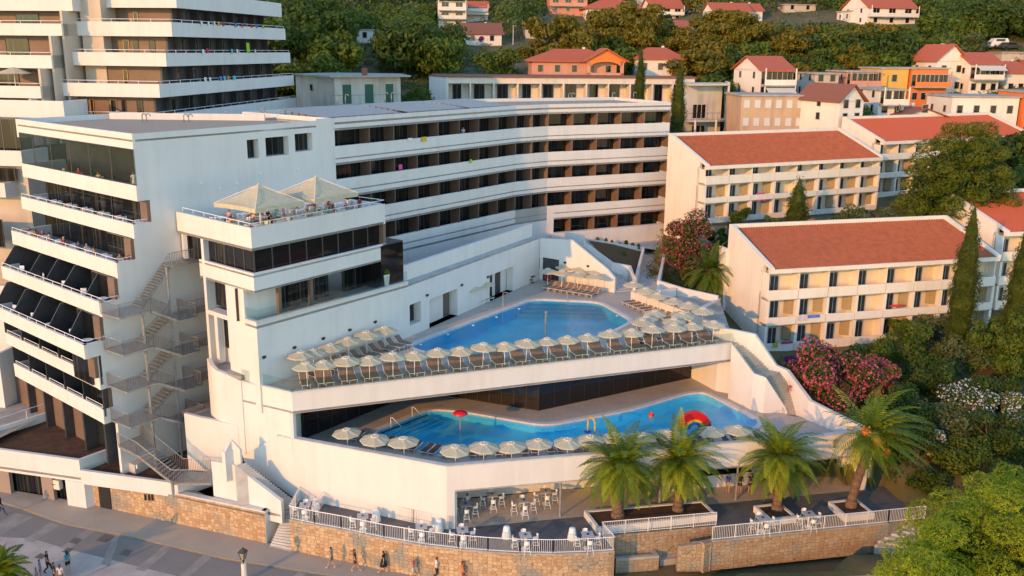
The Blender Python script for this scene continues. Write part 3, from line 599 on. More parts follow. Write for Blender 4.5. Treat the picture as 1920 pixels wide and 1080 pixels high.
# ================= tower behind =================
tw=thing('hotel_tower',(-37,100,20),'tall white hotel tower with wraparound balconies rising out of frame at upper left','hotel')
TAZ=8.9
def tcor(k): return (-37.25-.62*k,101.2-1.25*k)       # k=0 for the topmost visible floor edge
TL=[(41.6,39.85,0,(142,10),(528,20)),(38.4,36.95,1,(133,50),(535,60)),(35.3,33.95,2,(121,110),(544,105)),(32.2,30.85,3,(108,165),(551,150)),(29.1,27.7,4,(95,215),(556,190))]
TT=[]
for zt,zb,k,lp,rp in TL:
    c=P(*{0:(329,11),1:(320.5,41.5),2:(309.5,99.5),3:(297,158),4:(286,216)}[k],zb if k==0 else zt) if False else tcor(k)
    pxc={0:329,1:321,2:310.5,3:298,4:287}[k]; c=((pxc-960)/F*(c[1]*math.cos(PITCH)+0)*1.0,c[1]); c=(c[0]*1.0,c[1])
    # put the corner exactly on its image column at this depth
    for _ in range(3):
        v=Vector((c[0],c[1],zt))-CP; x=960+F*v.dot(RT)/v.dot(FW); c=(c[0]+(pxc-x)*v.dot(FW)/F,c[1])
    l=hitl(lp[0],lp[1],c,add2(c,azd(TAZ-90,10))); r=hitl(rp[0],rp[1],c,add2(c,azd(TAZ,10))); l=(l.x,l.y); r=(r.x,r.y); TT.append((l,c,r,zt,zb))
for l,c,r,zt,zb in TT:
    MB().strip([l,c,r,add2(r,azd(TAZ-90,3))],zb,zt,.25).build('parapet',WHITE,tw); MB().strip([add2(l,azd(TAZ,3)),l],zb,zt,.25).build('parapet_return',WHITE,tw)
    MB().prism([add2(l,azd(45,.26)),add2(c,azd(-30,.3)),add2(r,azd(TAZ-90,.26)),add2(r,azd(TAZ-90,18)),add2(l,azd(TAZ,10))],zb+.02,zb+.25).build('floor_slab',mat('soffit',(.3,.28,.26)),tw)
    if zt<40: rail(tw,[add2(l,azd(45,.2)),add2(c,azd(-30,.2)),add2(r,azd(TAZ-90,.2))],zt,.28,2.2)
for (l,c,r,zt,zb),(l2,c2,r2,zt2,zb2) in zip(TT,TT[1:]):
    l2i=add2(add2(l,azd(TAZ-90,-1.2)),azd(TAZ,1.6)); ci=add2(add2(c,azd(TAZ,1.6)),azd(TAZ-90,1.5)); ri=add2(add2(r,azd(TAZ-90,1.8)),azd(TAZ,-2))
    MB().strip([l2i,add2(ci,azd(TAZ,-.0))],zt2-1.2,zb,.2).build('brown_cladding',BROWNP,tw); MB().strip([ci,ri],zt2-1.2,zb,.2).build('charcoal_wall',DARKP,tw)
    # windows and doors on the sunlit front
    for u0,u1,fr in (((.06,.12,0),(.22,.27,1),(.5,.56,1)) if zt in(41.6,35.3) else ((.03,.12,0),(.15,.2,1),(.42,.5,1),(.56,.62,0),(.76,.84,0))):
        a=add2(lerp(l2i,ci,u0),perp(l2i,ci,-.06)); b=add2(lerp(l2i,ci,u1),perp(l2i,ci,-.06)); winpanel(tw,a,b,zt2-1,zb-.35,GLASSB,1,mat('bronze_frame',(.5,.3,.08),.4) if fr else GREYF)
    n=8
    for i in range(n):
        q=lerp(ci,ri,i/n+.06); f=add2(q,azd(TAZ+90,.75)); d=azd(TAZ,.06); MB().prism([add2(q,d),add2(f,d),add2(f,d,-1),add2(q,d,-1)],zt2-1,zb-.01).build('partition',DARKP,tw)
        winpanel(tw,add2(lerp(ci,ri,i/n+.07),azd(TAZ+90,.05)),add2(lerp(ci,ri,(i+.55)/n+.06),azd(TAZ+90,.05)),zt2-1,zb-.2,GLASS,1)
l0,c0,r0,_,_=TT[0]; MB().prism([add2(add2(l0,azd(TAZ,3)),azd(TAZ+90,1.4)),add2(add2(c0,azd(TAZ,3.2)),azd(TAZ-90,3.2)),add2(add2(r0,azd(TAZ-90,4)),azd(TAZ,-4)),add2(add2(r0,azd(TAZ-90,16)),azd(TAZ,-4)),add2(l0,azd(TAZ,14))],20,46).build('core',TAUPE,tw)
# left volume of the tower with its own balcony bands and the plain shaft between
L3=[(42.2,39.4,(131,17)),(38.1,36.9,(114.5,46)),(34.95,33.65,(95.5,98)),(31.9,30.7,(75,153)),(28.9,27.5,(58,220))]
TV=[]
for i,(zt,zb,rp) in enumerate(L3):
    y=100.2-1.2*i; c=(-40,y)
    for _ in range(4):
        v=Vector((c[0],c[1],zt))-CP; x=960+F*v.dot(RT)/v.dot(FW); c=(c[0]+(rp[0]-x)*v.dot(FW)/F,c[1])
    l=add2(c,azd(TAZ-90,34)); TV.append((l,c,zt,zb))
tv=thing('hotel_tower_wing',(-50,100,20),'left wing of the white hotel tower, cut by the left edge of the picture','hotel')
for l,c,zt,zb in TV:
    MB().strip([l,c,add2(c,azd(TAZ,4))],zb,zt,.25).build('parapet',WHITE,tv); MB().prism([add2(l,azd(TAZ,.3)),add2(c,azd(TAZ-20,.3)),add2(c,azd(TAZ,9)),add2(l,azd(TAZ,9))],zb+.02,zb+.25).build('floor_slab',mat('soffit',(.3,.28,.26)),tv)
    if zt<40: rail(tv,[add2(l,azd(TAZ,.2)),add2(c,azd(TAZ-45,.2)),add2(c,azd(TAZ,2.5))],zt,.28,2.2)
for (l,c,zt,zb),(l2,c2,zt2,zb2) in zip(TV,TV[1:]):
    a,b=offl(l,c,1.7); b=add2(b,azd(TAZ-90,.4)); MB().strip([a,b],zt2-1.2,zb,.2).build('brown_cladding',BROWNP,tv)
    for u0,u1 in ((.60,.64),(.68,.72),(.78,.86),(.94,.97)): winpanel(tv,add2(lerp(a,b,u0),perp(a,b,-.06)),add2(lerp(a,b,u1),perp(a,b,-.06)),zt2-1,zb-.25,GLASSB,1)
    MB().strip([add2(c,azd(TAZ,1.75)),add2(add2(c,azd(TAZ,1.75)),azd(TAZ-90,.01))],zt2,zb,.1)
sh=TV[0][1]; MB().strip([add2(add2(sh,azd(TAZ,1.5)),azd(TAZ-90,.2)),add2(add2(sh,azd(TAZ,1.5)),azd(TAZ+90,2.2)),add2(add2(sh,azd(TAZ,6)),azd(TAZ+90,2.2))],20,50,.3).build('shaft_wall',TAUPE if False else BEIGE,tv)
for i in range(1,5):
    l,c,zt,zb=TV[i]; MB().strip([add2(c,azd(TAZ,.3)),add2(c,azd(TAZ,7.5))],26,TV[i-1][3]-.0,.25).build('shaft_wall',BEIGE,tv)
# lower left volume (below the tower wing, beside the stepped block)
lv=thing('annex_volume',(-45,88,0),'lit white volume with dark windows at the left edge, beside the stepped block','hotel')
q0=XY(38,292,26.5)
q0=(q0[0],q0[1]); vy=92
def vp(px_,z,y):
    c=(-40,y)
    for _ in range(4):
        v=Vector((c[0],c[1],z))-CP; x=960+F*v.dot(RT)/v.dot(FW); c=(c[0]+(px_-x)*v.dot(FW)/F,c[1])
    return c
for zt,zb,pxr,y in ((30.6,28.9,118,94),(25.9,24.4,40,91.6),(22.8,21.4,8,91),(14.5,6,8,83)):
    c=vp(pxr,zt,y); MB().strip([add2(c,azd(-81,30)),c,add2(c,azd(9,4))],zb,zt,.3).build('parapet',WHITE,lv)
c=vp(50,24,92.6); MB().strip([add2(c,azd(-81,30)),c,add2(c,azd(9,6))],3,24.3,.3).build('wall',TAUPE if False else BEIGE,lv)
c=vp(38,27,92.8); a=add2(c,azd(-81,30)); 
for i in range(8): winpanel(lv,lerp(a,c,.5+i/16),lerp(a,c,.5+(i+1)/16),25.6,28.9,GLASSB,1)
c=vp(30,23,92.1); winpanel(lv,add2(c,azd(-81,8)),c,22.8,24.2,GLASSB,3)
c=vp(9,17,90.); winpanel(lv,add2(c,azd(-81,5)),c,16.6,19.4,GLASSB,3)
# ================= decks and pools =================
def poly(name,pts,z,mt,parent=None,kind='structure',th=0):
    mb=MB()
    if th: mb.prism(pts,z-th,z)
    else:
        a=sum(pts[i][0]*pts[(i+1)%len(pts)][1]-pts[(i+1)%len(pts)][0]*pts[i][1] for i in range(len(pts)))
        if a<0: pts=pts[::-1]
        mb.add([(p[0],p[1],z) for p in pts],[tuple(range(len(pts)))])
    o=mb.build(name,mt,parent)
    if not parent: tag(o,kind=kind)
    return o
def rnd(pts,r,n=4):       # round the corners of a closed outline
    out=[]; N=len(pts)
    for i in range(N):
        a=Vector(pts[i-1]); b=Vector(pts[i]); c=Vector(pts[(i+1)%N]); rr=min(r,(a-b).length*.4,(c-b).length*.4)
        p=b+(a-b).normalized()*rr; q=b+(c-b).normalized()*rr
        for k in range(n+1):
            t=k/n; out.append(tuple(p*(1-t)**2+b*2*t*(1-t)+q*t*t))
    return out
def ringface(mb,outer,inner,z):   # flat face between two outlines using a bridge cut
    pass
def holeplate(name,outer,inner,z,mt,th=.3):
    # triangulated plate with a hole
    from mathutils.geometry import tessellate_polygon
    o=[Vector((p[0],p[1],0)) for p in outer]; i=[Vector((p[0],p[1],0)) for p in inner]
    tr=tessellate_polygon([o,i]); al=o+i; vs=[(p.x,p.y,z) for p in al]; fs=[]
    for t in tr:
        a,b,c=[al[k] for k in t]
        if (b-a).cross(c-a).z<0: t=(t[0],t[2],t[1])
        fs.append(tuple(t))
    mb=MB(); mb.add(vs,fs); return struct(name,mb,mt)
def offpoly(pts,d):  # outward offset of a closed outline (d>0 grows)
    a=sum(pts[i][0]*pts[(i+1)%len(pts)][1]-pts[(i+1)%len(pts)][0]*pts[i][1] for i in range(len(pts))); s=1 if a>0 else -1; out=[]; N=len(pts)
    for i in range(N):
        p,q,r=Vector(pts[i-1]),Vector(pts[i]),Vector(pts[(i+1)%N]); e1=(q-p).normalized(); e2=(r-q).normalized(); n1=Vector((e1.y,-e1.x))*s; n2=Vector((e2.y,-e2.x))*s; k=(n1+n2)
        if k.length<1e-6: k=n1
        k.normalize(); out.append(tuple(q+k*d/max(.4,k.dot(n1))))
    return out
UD=11.1; LD=6.2; BT=2.6; PT=7.45
up_out=px([(452,722),(547,738),(1372,645),(1400,638),(1372,631),(1283,597),(1183,561),(1160,551),(1150,540),(1071,528),(1013,519),(767,622),(600,680),(520,705)],UD)
up_out=[XY(450,716,UD),XY(547,738,UD),XY(1372,645,UD),XY(1402,640,UD),XY(1372,631,UD),XY(1283,597,UD),XY(1190,561,UD),XY(1200,520,UD),XY(1013,505,UD),XY(740,600,UD),XY(470,690,UD)]
pool_w=[(768,652),(803,636),(1003,562.5),(1122,568),(1184,603),(1132,630),(1080,640),(905,664),(850,669),(806,664)]
UPW=rnd(px(pool_w,UD-.12),1.3,5); UPC=offpoly(UPW,.45)
holeplate('upper_pool_deck',up_out,UPC,UD,DECKT)
def basin(nm,W_,z,depth,floor_mt,outline_mt=COPING):
    c=offpoly(W_,.45); mb=MB(); n=len(W_)
    mb.add([(*p,z+.02) for p in c]+[(*p,z+.02) for p in W_]+[(*p,z-.2) for p in W_],[(i,(i+1)%n,(i+1)%n+n,i+n) for i in range(n)]+[(n+i,(i+1)%n+n,(i+1)%n+2*n,i+2*n) for i in range(n)])
    mb.build  # coping ring
    struct('pool_coping',mb,outline_mt)
    mb=MB(); mb.add([(*p,z-.19) for p in W_]+[(*p,z-depth) for p in W_],[(i,(i+1)%n,(i+1)%n+n,i+n) for i in range(n)]+[tuple(range(n,2*n))]); struct('pool_basin',mb,floor_mt)
    poly('pool_water',W_,z-.12,WATER)
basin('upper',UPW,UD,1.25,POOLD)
# broad underwater steps of the upper pool (far end)
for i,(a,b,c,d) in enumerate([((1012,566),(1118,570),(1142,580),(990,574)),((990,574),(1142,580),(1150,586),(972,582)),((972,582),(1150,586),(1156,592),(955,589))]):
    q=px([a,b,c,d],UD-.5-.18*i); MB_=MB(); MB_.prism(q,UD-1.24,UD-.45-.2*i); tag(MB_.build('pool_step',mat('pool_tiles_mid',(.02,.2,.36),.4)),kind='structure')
A0=XY(519,818,PT); B0=XY(838,993,BT); C1=XY(1635,811,PT)
low_out=[A0,B0,C1,XY(1600,800,LD),XY(1475,778,LD),XY(1345,712,LD),XY(1325,701,LD),(17.9,84),(-7.5,82),(-14,72),XY(566,821,LD),XY(545,812,LD)]
LW=rnd(px([(807,769),(868,774),(1023,801),(1180,772),(1285,741),(1318,737),(1345,750),(1425,793),(1405,809),(1120,836),(832,858),(722,828),(700,812)],LD-.12),1.4,5)
holeplate('lower_pool_deck',low_out,offpoly(LW,.45),LD,DECKT)
basin('lower',LW,LD,.8,POOLT)
s0,s1,s2,s3=XY(805,773,LD),XY(703,812,LD),XY(722,827,LD),XY(840,777,LD)
for i in range(4):
    a=lerp(s0,s3,(i+.15)/3.6); b=lerp(s1,s2,(i+.15)/3.6+.06); a2=lerp(s0,s3,(i+1.05)/3.6); b2=lerp(s1,s2,(i+1.05)/3.6+.06)
    MB_=MB(); MB_.prism([lerp(a,b,.03),lerp(a,b,.97),lerp(a2,b2,.97),lerp(a2,b2,.03)],LD-.79,LD-.2-.13*i); tag(MB_.build('pool_step',POOLT),kind='structure')
    c=lerp(a,b,.04); d=lerp(a,b,.96); e=perp(c,d,.16); tag(MB().prism([c,d,add2(d,e,-1),add2(c,e,-1)] if i<4 else [c,d],LD-.2-.13*i,LD-.19-.13*i+.004).build('step_edge_line',POOLM),kind='structure')
# lane rectangles on the lower pool floor far right
for i,(x,y) in enumerate([(1195,768),(1215,763),(1235,757),(1252,755)]):
    q=P(x,y,LD-.8); tag(MB().box((q.x,q.y,LD-.79),(.6,.35,.02)).build('pool_floor_vent',POOLM),kind='structure')
# --- parts of the pool terrace building
pt=thing('pool_terrace',(-4,62,0),'white two-level pool terrace with bands over black glass and an open bar below','terrace building')
e0,e1,e2=XY(450,716,UD),XY(547,738,UD),XY(1372,645,UD)
MB().strip([e1,e2],9.5,11.12,.3).build('upper_band',WHITE,pt)
MB().strip([add2(e1,perp(e1,e2,-.06)),add2(e2,perp(e1,e2,-.06))],11.12,11.24,.3).build('coping',COPING,pt)
MB().prism(up_out,9.52,9.68).build('ceiling_slab',mat('soffit',(.3,.28,.26)),pt)
MB().strip([e0,e1],4.5,11.12,.3).build('end_wall',WHITE,pt); MB().strip([add2(e0,perp(e0,e1,-.05)),add2(e1,perp(e0,e1,-.05))],11.12,11.24,.3).build('coping',COPING,pt)
MB().strip([add2(e1,(0,.01)),XY(566,822,LD)],LD,9.5,.25).build('pier',WHITE,pt)
G0,G1,G2,G3=XY(570,823,LD),XY(786,734,LD),XY(1010,770,LD),XY(1325,702,LD)
for (a,b),n in (((G0,G1),9),((G1,G2),10),((G2,G3),12)):
    for i in range(n): winpanel(pt,lerp(a,b,i/n),lerp(a,b,(i+1)/n),LD,9.51,BGLASS,1,BLACKM,'glass_panel')
D0,D1=G3,XY(1352,714,LD); MB().strip([D0,D1],LD,10.6,.2).build('door_wall',WHITE,pt)
d0,d1=lerp(D0,D1,.42),lerp(D0,D1,.93); d0,d1=offl(d0,d1,-.03); MB().strip([d0,d1],LD,9.6,.05).build('door',BLACKM,pt)
# outer wall of the lower deck down to the bar terrace
wl=lambda x,y,z=None: None
def onwall(x,y,a,b): h=hitl(x,y,a,b); return (h.x,h.y,h.z)
pts=[onwall(x,y,A0,B0) for x,y in ((519,818),(455,855),(458,866),(557,938),(603,972))]
Bt=(B0[0],B0[1],PT); Bb=(B0[0],B0[1],BT-.1); pts2=pts[:4]+[(pts[4][0],pts[4][1],BT-.1),Bb,Bt]
th=perp(A0,B0,.3); n=len(pts2); mb=MB(); mb.add([Vector(p) for p in pts2]+[Vector((p[0]+th[0],p[1]+th[1],p[2])) for p in pts2],[tuple(range(n)),tuple(range(2*n-1,n-1,-1))]+[(i,i+n,(i+1)%n+n,(i+1)%n) for i in range(n)]); mb.build('outer_wall',WHITE,pt)
o853=lerp(B0,C1,par(853,960,B0,C1)); oR=lerp(B0,C1,.985)
mb=MB(); mb.strip([B0,C1],5.5,PT,.3); mb.build('outer_wall',WHITE,pt)
MB().strip([B0,o853],BT-.1,5.5,.3).build('outer_wall',WHITE,pt)
MB().strip([oR,C1],BT-.1,5.5,.5).build('pillar',WHITE,pt)
MB().strip([add2(A0,perp(A0,B0,-.05)),add2(B0,perp(A0,B0,-.05)),add2(C1,perp(B0,C1,-.05))],PT,PT+.1,.45).build('coping',COPING,pt)
for x in (1053,1240,1383,1440): q=add2(lerp(B0,C1,par(x,940,B0,C1)),perp(B0,C1,.35)); MB().tube((*q,BT),(*q,5.6),.09,10).build('steel_column',METAL,pt)
fA,fB=add2(o853,perp(B0,C1,.0)),add2(C1,perp(B0,C1,0))
bk0,bk1=offl(o853,C1,4.4); MB().strip([add2(bk0,(-1,0)),bk1],BT,5.6,.2).build('bar_back_wall',CREAM if False else WHITE,pt)
MB().strip([bk0,add2(o853,perp(B0,C1,.3))],BT,5.6,.2).build('bar_side_wall',WHITE,pt)
MB().prism([o853,C1,bk1,bk0],5.5,5.62).build('bar_ceiling',WHITE,pt)
poly('bar_floor',[o853,C1,add2(C1,perp(B0,C1,4.5)),bk0],BT+.012,BARTILE)
# right boundary walls of the decks and the stair between them
def wpl(name,tops,z0,t=.35,parent=pt,mt=WHITE):   # wall whose top runs through pixels at given heights
    pl=[XY(x,y,z) for x,y,z in tops]; MB().strip(pl,z0,[z for _,_,z in tops],t).build(name,mt,parent); return pl
Rw=wpl('boundary_wall',[(1183,546,12.3),(1283,583,12.3),(1350,614,12.2),(1415,627,12.1),(1456,686,9.7),(1476,695,9.4),(1517,751,7.9),(1570,778,7.7),(1610,797,7.6),(1640,808,7.5)],3.5)
# stair from the upper to the lower deck
sa,sb=XY(1376,646,UD),XY(1416,638,UD); sm=[(XY(1376,646,11.1),XY(1408,640,11.1),11.1),(XY(1413,701,9.2),XY(1450,693,9.2),9.2),(XY(1436,710,9.0),XY(1468,700,9.0),9.2),(XY(1474,776,LD),XY(1507,772,LD),LD)]
st=MB()
for (a,b,z),(c,d,z2) in zip(sm,sm[1:]):
    n=max(1,round((z-z2)/.165))
    if z==z2: st.prism([a,b,d,c],z-2.,z); continue
    for i in range(n):
        u,v=i/n,(i+1)/n; zz=z-(z-z2)*(i+1)/n; st.prism([lerp(a,c,u),lerp(b,d,u),lerp(b,d,v),lerp(a,c,v)],LD-.5,zz)
st.build('stair',DECKT,pt)
wp=[(p[0],z) for p,_,z in []]
lw=[(XY(1372,645,11.24),11.24),(XY(1413,700,9.5),9.5),(XY(1436,708,9.4),9.4),(XY(1471,762,LD+.6),LD+.6),(XY(1474,775,LD+.1),LD+.1)]
MB().strip([p for p,_ in lw],LD,[z for _,z in lw],.15).build('stair_wall',WHITE,pt)
MB().strip([lw[0][0],XY(1352,714,LD)],LD,9.6,.2)
gl=MB(); gl.strip([add2(e0,(.1,.1)),add2(add2(e1,perp(e1,e2,.12)),(0,.0)),add2(e2,perp(e1,e2,.12))],11.24,12.1,.02); gl.build('glass_balustrade',CGLASS,pt)
gl=MB(); gl.strip([p for p,_ in lw[:4]],[z for _,z in lw[:4]],[z+.8 for _,z in lw[:4]],.02); gl.build('glass_balustrade',CGLASS,pt)
# ---- changing-room wall along the back of the upper deck, with doors
W0,W1=XY(767,632,UD),XY(1010,524,UD)
def wh(x0,x1,yt,yb=None):
    u0,u1=par(x0,600,W0,W1),par(x1,600,W0,W1); return (u0,u1,UD,UD+2.25)
h1=par(768.5,600,W0,W1); 
wallholes('changing_wall',WHITE,pt,W0,W1,UD,15.9,[(max(.002,h1),par(790,600,W0,W1),UD+1.0,UD+2.9),(par(805,600,W0,W1),par(858,590,W0,W1),UD,UD+2.7),(par(918,560,W0,W1),par(962,545,W0,W1),UD,UD+2.7)],rev=.8,gm=None)
A,B=offl(W0,W1,.8)
for x0,x1,m_ in ((769,789,GLASS),(807,816,DARKP),(845,856,mat('brown_door',(.12,.09,.07),.6)),(924,935,BLACKM),(941,950,DARKP)):
    u,v=par(x0,590,W0,W1),par(x1,590,W0,W1); a,b=lerp(A,B,u),lerp(A,B,v); MB().strip([a,b],UD+(1 if x0==769 else 0),UD+2.7,.05).build('window' if x0==769 else 'door',m_,pt)
A2,B2=offl(W0,W1,.86); MB().strip([A2,B2],UD,UD+3,.1).build('recess_back',WHITE,pt)
W2=XY(1071,529,UD)
k1_,k2_=offl(W0,W1,.02),0
MB().prism([W0,W1,add2(W1,azd(-50,3.5)),add2(W0,azd(-53,3.5))],15.75,15.9).build('ledge',CONCL,pt)
a_,b_=offl(W0,W1,.9); MB().strip([add2(a_,azd(38,-1)),b_],15.9,17.3,.3).build('upper_ledge_wall',WHITE,pt)
# front wall of the stair up to the hotel (sunlit, with the dark gate)
Wq=[(1011,524),(1071,529.5),(1152,549)]
v0=XY(1011,524,UD); v3=XY(1152,549,UD); t0_=Zat(1013,447,v0)
vm=lerp(v0,v3,par(1071,449,v0,v3)); zm=Zat(1071,449.5,vm); ve=lerp(v0,v3,par(1139,505,v0,v3)); ze=Zat(1139,505,ve); vf=lerp(v0,v3,.999)
MB().strip([v0,vm,ve,vf],UD,[t0_,zm,ze,Zat(1152,522,v3)],.3).build('stair_front_wall',WHITE,pt)
ga_,gb_=offl(lerp(v0,v3,par(1018,500,v0,v3)),lerp(v0,v3,par(1048,500,v0,v3)),-.03)
gt=MB().strip([ga_,gb_],UD,UD+2.6,.06).build('gate',DARKP,pt)
# stair up (between the front wall and the inner parapet) + garden bed + ramp
ua,ub=XY(1140,533,UD),XY(1192,531,UD)
t_z=Zat(1080,445,vm)
sA=[(add2(vm,perp(v0,v3,.35)),14.6),(add2(ve,perp(v0,v3,.35)),12.2),(add2(vf,perp(v0,v3,.4)),UD)]
sB=[(XY(1108,447,15.2),14.6),(XY(1152,494,12.8),12.2),(XY(1196,530,12.),UD)]
st=MB()
for (a,z),(c,z2),(b,_),(d,_) in zip(sA,sA[1:],sB,sB[1:]):
    n=max(1,round((z-z2)/.17))
    for i in range(n):
        u,v=i/n,(i+1)/n; st.prism([lerp(a,c,u),lerp(b,d,u),lerp(b,d,v),lerp(a,c,v)],UD-.3,z-(z-z2)*(i+.5)/n)
st.build('garden_stair',CONCL,pt)
ip=[(1059,436,15.9),(1096,442,15.9),(1097,453,15.2),(1148,493,13.2),(1178,499,12.9),(1193,521,12.3),(1193,535,11.2)]
wpl('inner_parapet',ip,UD-.3,.4)
wpl('garden_edge_wall',[(1098,447,14.4),(1150,455,13.6),(1208,464,12.6)],UD-1,.25)
wpl('ramp_wall',[(1209,463,12.5),(1192,532,12.0)],UD-1,-.3)
wpl('ramp_wall',[(1248,456,12.4),(1232,526,12.2),(1282,541,11.9),(1346,555,11.6)],UD-2,.3)
wpl('planter_wall',[(1239,545,11.9),(1268,540,11.9)],UD-1,.3); wpl('planter_wall',[(1346,558,11.2),(1308,578,11.2)],UD-2,.3)
gb=MB(); G=[XY(1103,449,14.5),XY(1207,466,12.2),XY(1194,519,11.6),XY(1178,500,12.7),XY(1149,494,13.0)]
gz=[14.5,12.2,11.6,12.7,13.0]; n=9
def bil(P4,Z4,u,v):
    a=lerp(P4[0],P4[1],u); b=lerp(P4[3],P4[2],u); c=lerp(a,b,v); za=Z4[0]+(Z4[1]-Z4[0])*u; zb=Z4[3]+(Z4[2]-Z4[3])*u; return (*c,za+(zb-za)*v)
P4=[G[0],G[1],G[2],G[4]]; Z4=[14.4,12.1,11.5,12.6]
gb.add([bil(P4,Z4,i/n,j/n) for j in range(n+1) for i in range(n+1)],[(j*(n+1)+i,j*(n+1)+i+1,(j+1)*(n+1)+i+1,(j+1)*(n+1)+i) for j in range(n) for i in range(n)])
struct('garden_bed',gb,SOILG)
poly('ramp_path',[XY(1205,462,11.7),XY(1250,462,11.7),XY(1236,560,11.12),XY(1190,560,11.12)],11.14,CONCL)
poly('upper_path',[XY(1040,430,14.3),XY(1100,447,14.3),XY(1210,464,12),XY(1250,470,12),(20.5,122),WC],11.9,CONCL)
poly('rear_terrace',[XY(1185,562,11.1),XY(1235,527,11.1),XY(1349,560,11.1),XY(1375,634,11.1)],11.0,CONC)
# ================= left garden terraces and ground floor =================
lg=thing('garden_building',(-35,70,0),'low white ground floor building with roof gardens under the stepped block','building')
def at(x,y,z): return XY(x,y,z)
# garden 1 (left) : top 4.2, garden 2: top 3.4
gA=[at(-200,812,4.3),at(0,842,4.3),at(148,863,4.25)]; gA=[add2(gA[1],azd(-60,20)),gA[1],gA[2]]
cB=XY(162,955,0); cT=(cB[0],cB[1]); f0=hitl(0,843,cT,add2(cT,azd(-57,10)))
gdir=math.degrees(math.atan2(XY(0,843,4.2)[0]-XY(148,863,4.2)[0],XY(0,843,4.2)[1]-XY(148,863,4.2)[1]))
g1c=XY(148,863,4.2); g1l=add2(g1c,azd(gdir,22)); g1r=XY(222,836,4.2)
MB().strip([g1l,g1c,g1r],2.3,4.2,.3).build('parapet',WHITE,lg)
MB().prism([g1l,g1c,g1r,(-26.5,76),(-50,95),(-75,95)],2.5,2.7).build('ceiling_slab',CONC,lg)
mb=MB(); gp=[add2(g1l,(0,.3)),add2(g1c,azd(0,.4)),add2(g1r,(-.1,.3)),cor(222,800),(-32,80),(-60,95)]; mb.prism(gp,3.6,4.0); struct('roof_garden',mb,SOIL)
g2l=XY(150,882,3.5); g2c=XY(333,907,3.5); g2r=XY(405,883,3.5)
MB().strip([g2l,g2c,g2r],2.33,3.5,.3).build('parapet',WHITE,lg)
MB().prism([add2(g2l,(0,.2)),add2(g2c,(0,.35)),add2(g2r,(0,.3)),XY(450,790,4.5),(-27,75),g1r],2.9,3.2).build('garden_tray',SOIL,lg)
# fronts under the parapets
fr0=add2(g1c,azd(gdir+90,.0)); fa,fb=offl(g1l,g1c,1.0)
for i in range(8): winpanel(lg,lerp(fa,fb,.2+i*.095),lerp(fa,fb,.2+(i+1)*.095),0,2.3,GLASS,1)
for x in (14,95): q=XY(x,925 if x<50 else 937,0); MB().box((*q,1.2),(.35,1.1,2.4),R_(-gdir)).build('pier',TAUPE,lg)
cw0,cw1=XY(120,945,0),XY(163,955,0); MB().strip([XY(128,950,0),XY(163,956,0),XY(180,950,0)],0,2.32,.3).build('column',WHITE,lg)
# slanted white kiosk cabinet beside the column
kx=XY(133,951,0); kt=thing('white_cabinet',(*kx,0),'tall white slanted cabinet with a framed glass front beside the garden building column','cabinet')
a,b=XY(127,943,0),XY(138,952,0); MB().strip([a,b],0.05,2.0,1.0).build('body',WMETAL,kt); a2,b2=offl(lerp(a,b,.1),lerp(a,b,.9),-.03); MB().strip([a2,b2],.3,1.7,.04).build('front_panel',mat('poster_panel',(.5,.4,.33),.5,(.62,.58,.55),3),kt)
ac=thing('air_conditioner',(*XY(110,925,0),1.2),'cream air conditioning unit mounted in the dark recess under the garden parapet','air conditioner')
q=XY(105,913,1.2); MB().box((*q,1.5),(1.1,.4,.8),R_(-20)).build('casing',CREAM,ac); MB().lathe([(.3,0),(.3,.03)],(q[0],q[1],1.5),12).build('fan',GREYF,ac)
# stone wall with door and slots
ws0,ws1,ws2=XY(176,950,0),XY(335,985,0),XY(500,1022,0)
s1t=thing('stone_wall',(*ws1,0),'ochre stone retaining wall under the white parapet, with a black door and three slots','wall')
MB().strip([ws0,ws1],0,2.5,.4).build('stonework',STONE,s1t)
d0,d1=offl(XY(189,953.5,0),XY(210,958,0),-.04); MB().strip([d0,d1],.06,2.15,.05).build('door',BLACKM,s1t)
for x in (273,280,286): q=hitl(x,932,ws0,ws1); MB().box((q.x,q.y-.04,q.z),(.14,.12,.5)).build('slot',BLACKM,s1t)
MB().strip([add2(d0,(-.1,0)),add2(d1,(.1,-.03))],0,.1,.3).build('threshold',CONCL,s1t)
s2t=thing('coped_stone_wall',(*ws2,0),'ochre stone wall with a pale coping ending in a white pier beside the quay steps','wall')
MB().strip([ws1,ws2],0,2.66,.45).build('stonework',STONE,s2t); MB().strip([add2(ws1,(0,-.05)),add2(ws2,(.04,-.05))],2.66,2.78,.5).build('coping',COPING,s2t)
we=XY(528,1000,0); MB().strip([add2(ws2,(.01,0)),we],0,2.78,.3).build('end_pier',WHITE,s2t)
# white sloping wall with the quay stair behind it
sw=thing('sloping_wall',(*XY(450,960,2.6),0),'white wall with a sloping top above the coped stone wall, left of the quay stair','wall')
b0=hitl(397,870,XY(400,930,2.66),XY(525,962,2.66)); P0,P1=XY(400,933,2.6),XY(526,963,2.6)
tp=[(396,865),(437,871),(527,940)]; hp=[hitl(x,y,P0,P1) for x,y in tp]; n=len(hp)
MB().strip([(h.x,h.y) for h in hp],1.8,[h.z for h in hp],.3).build('wall',WHITE,sw)
MB().prism([ws1,ws2,we,P1,P0,XY(340,905,2.6)],2.35,2.5).build('planting_bed',CONC,sw)
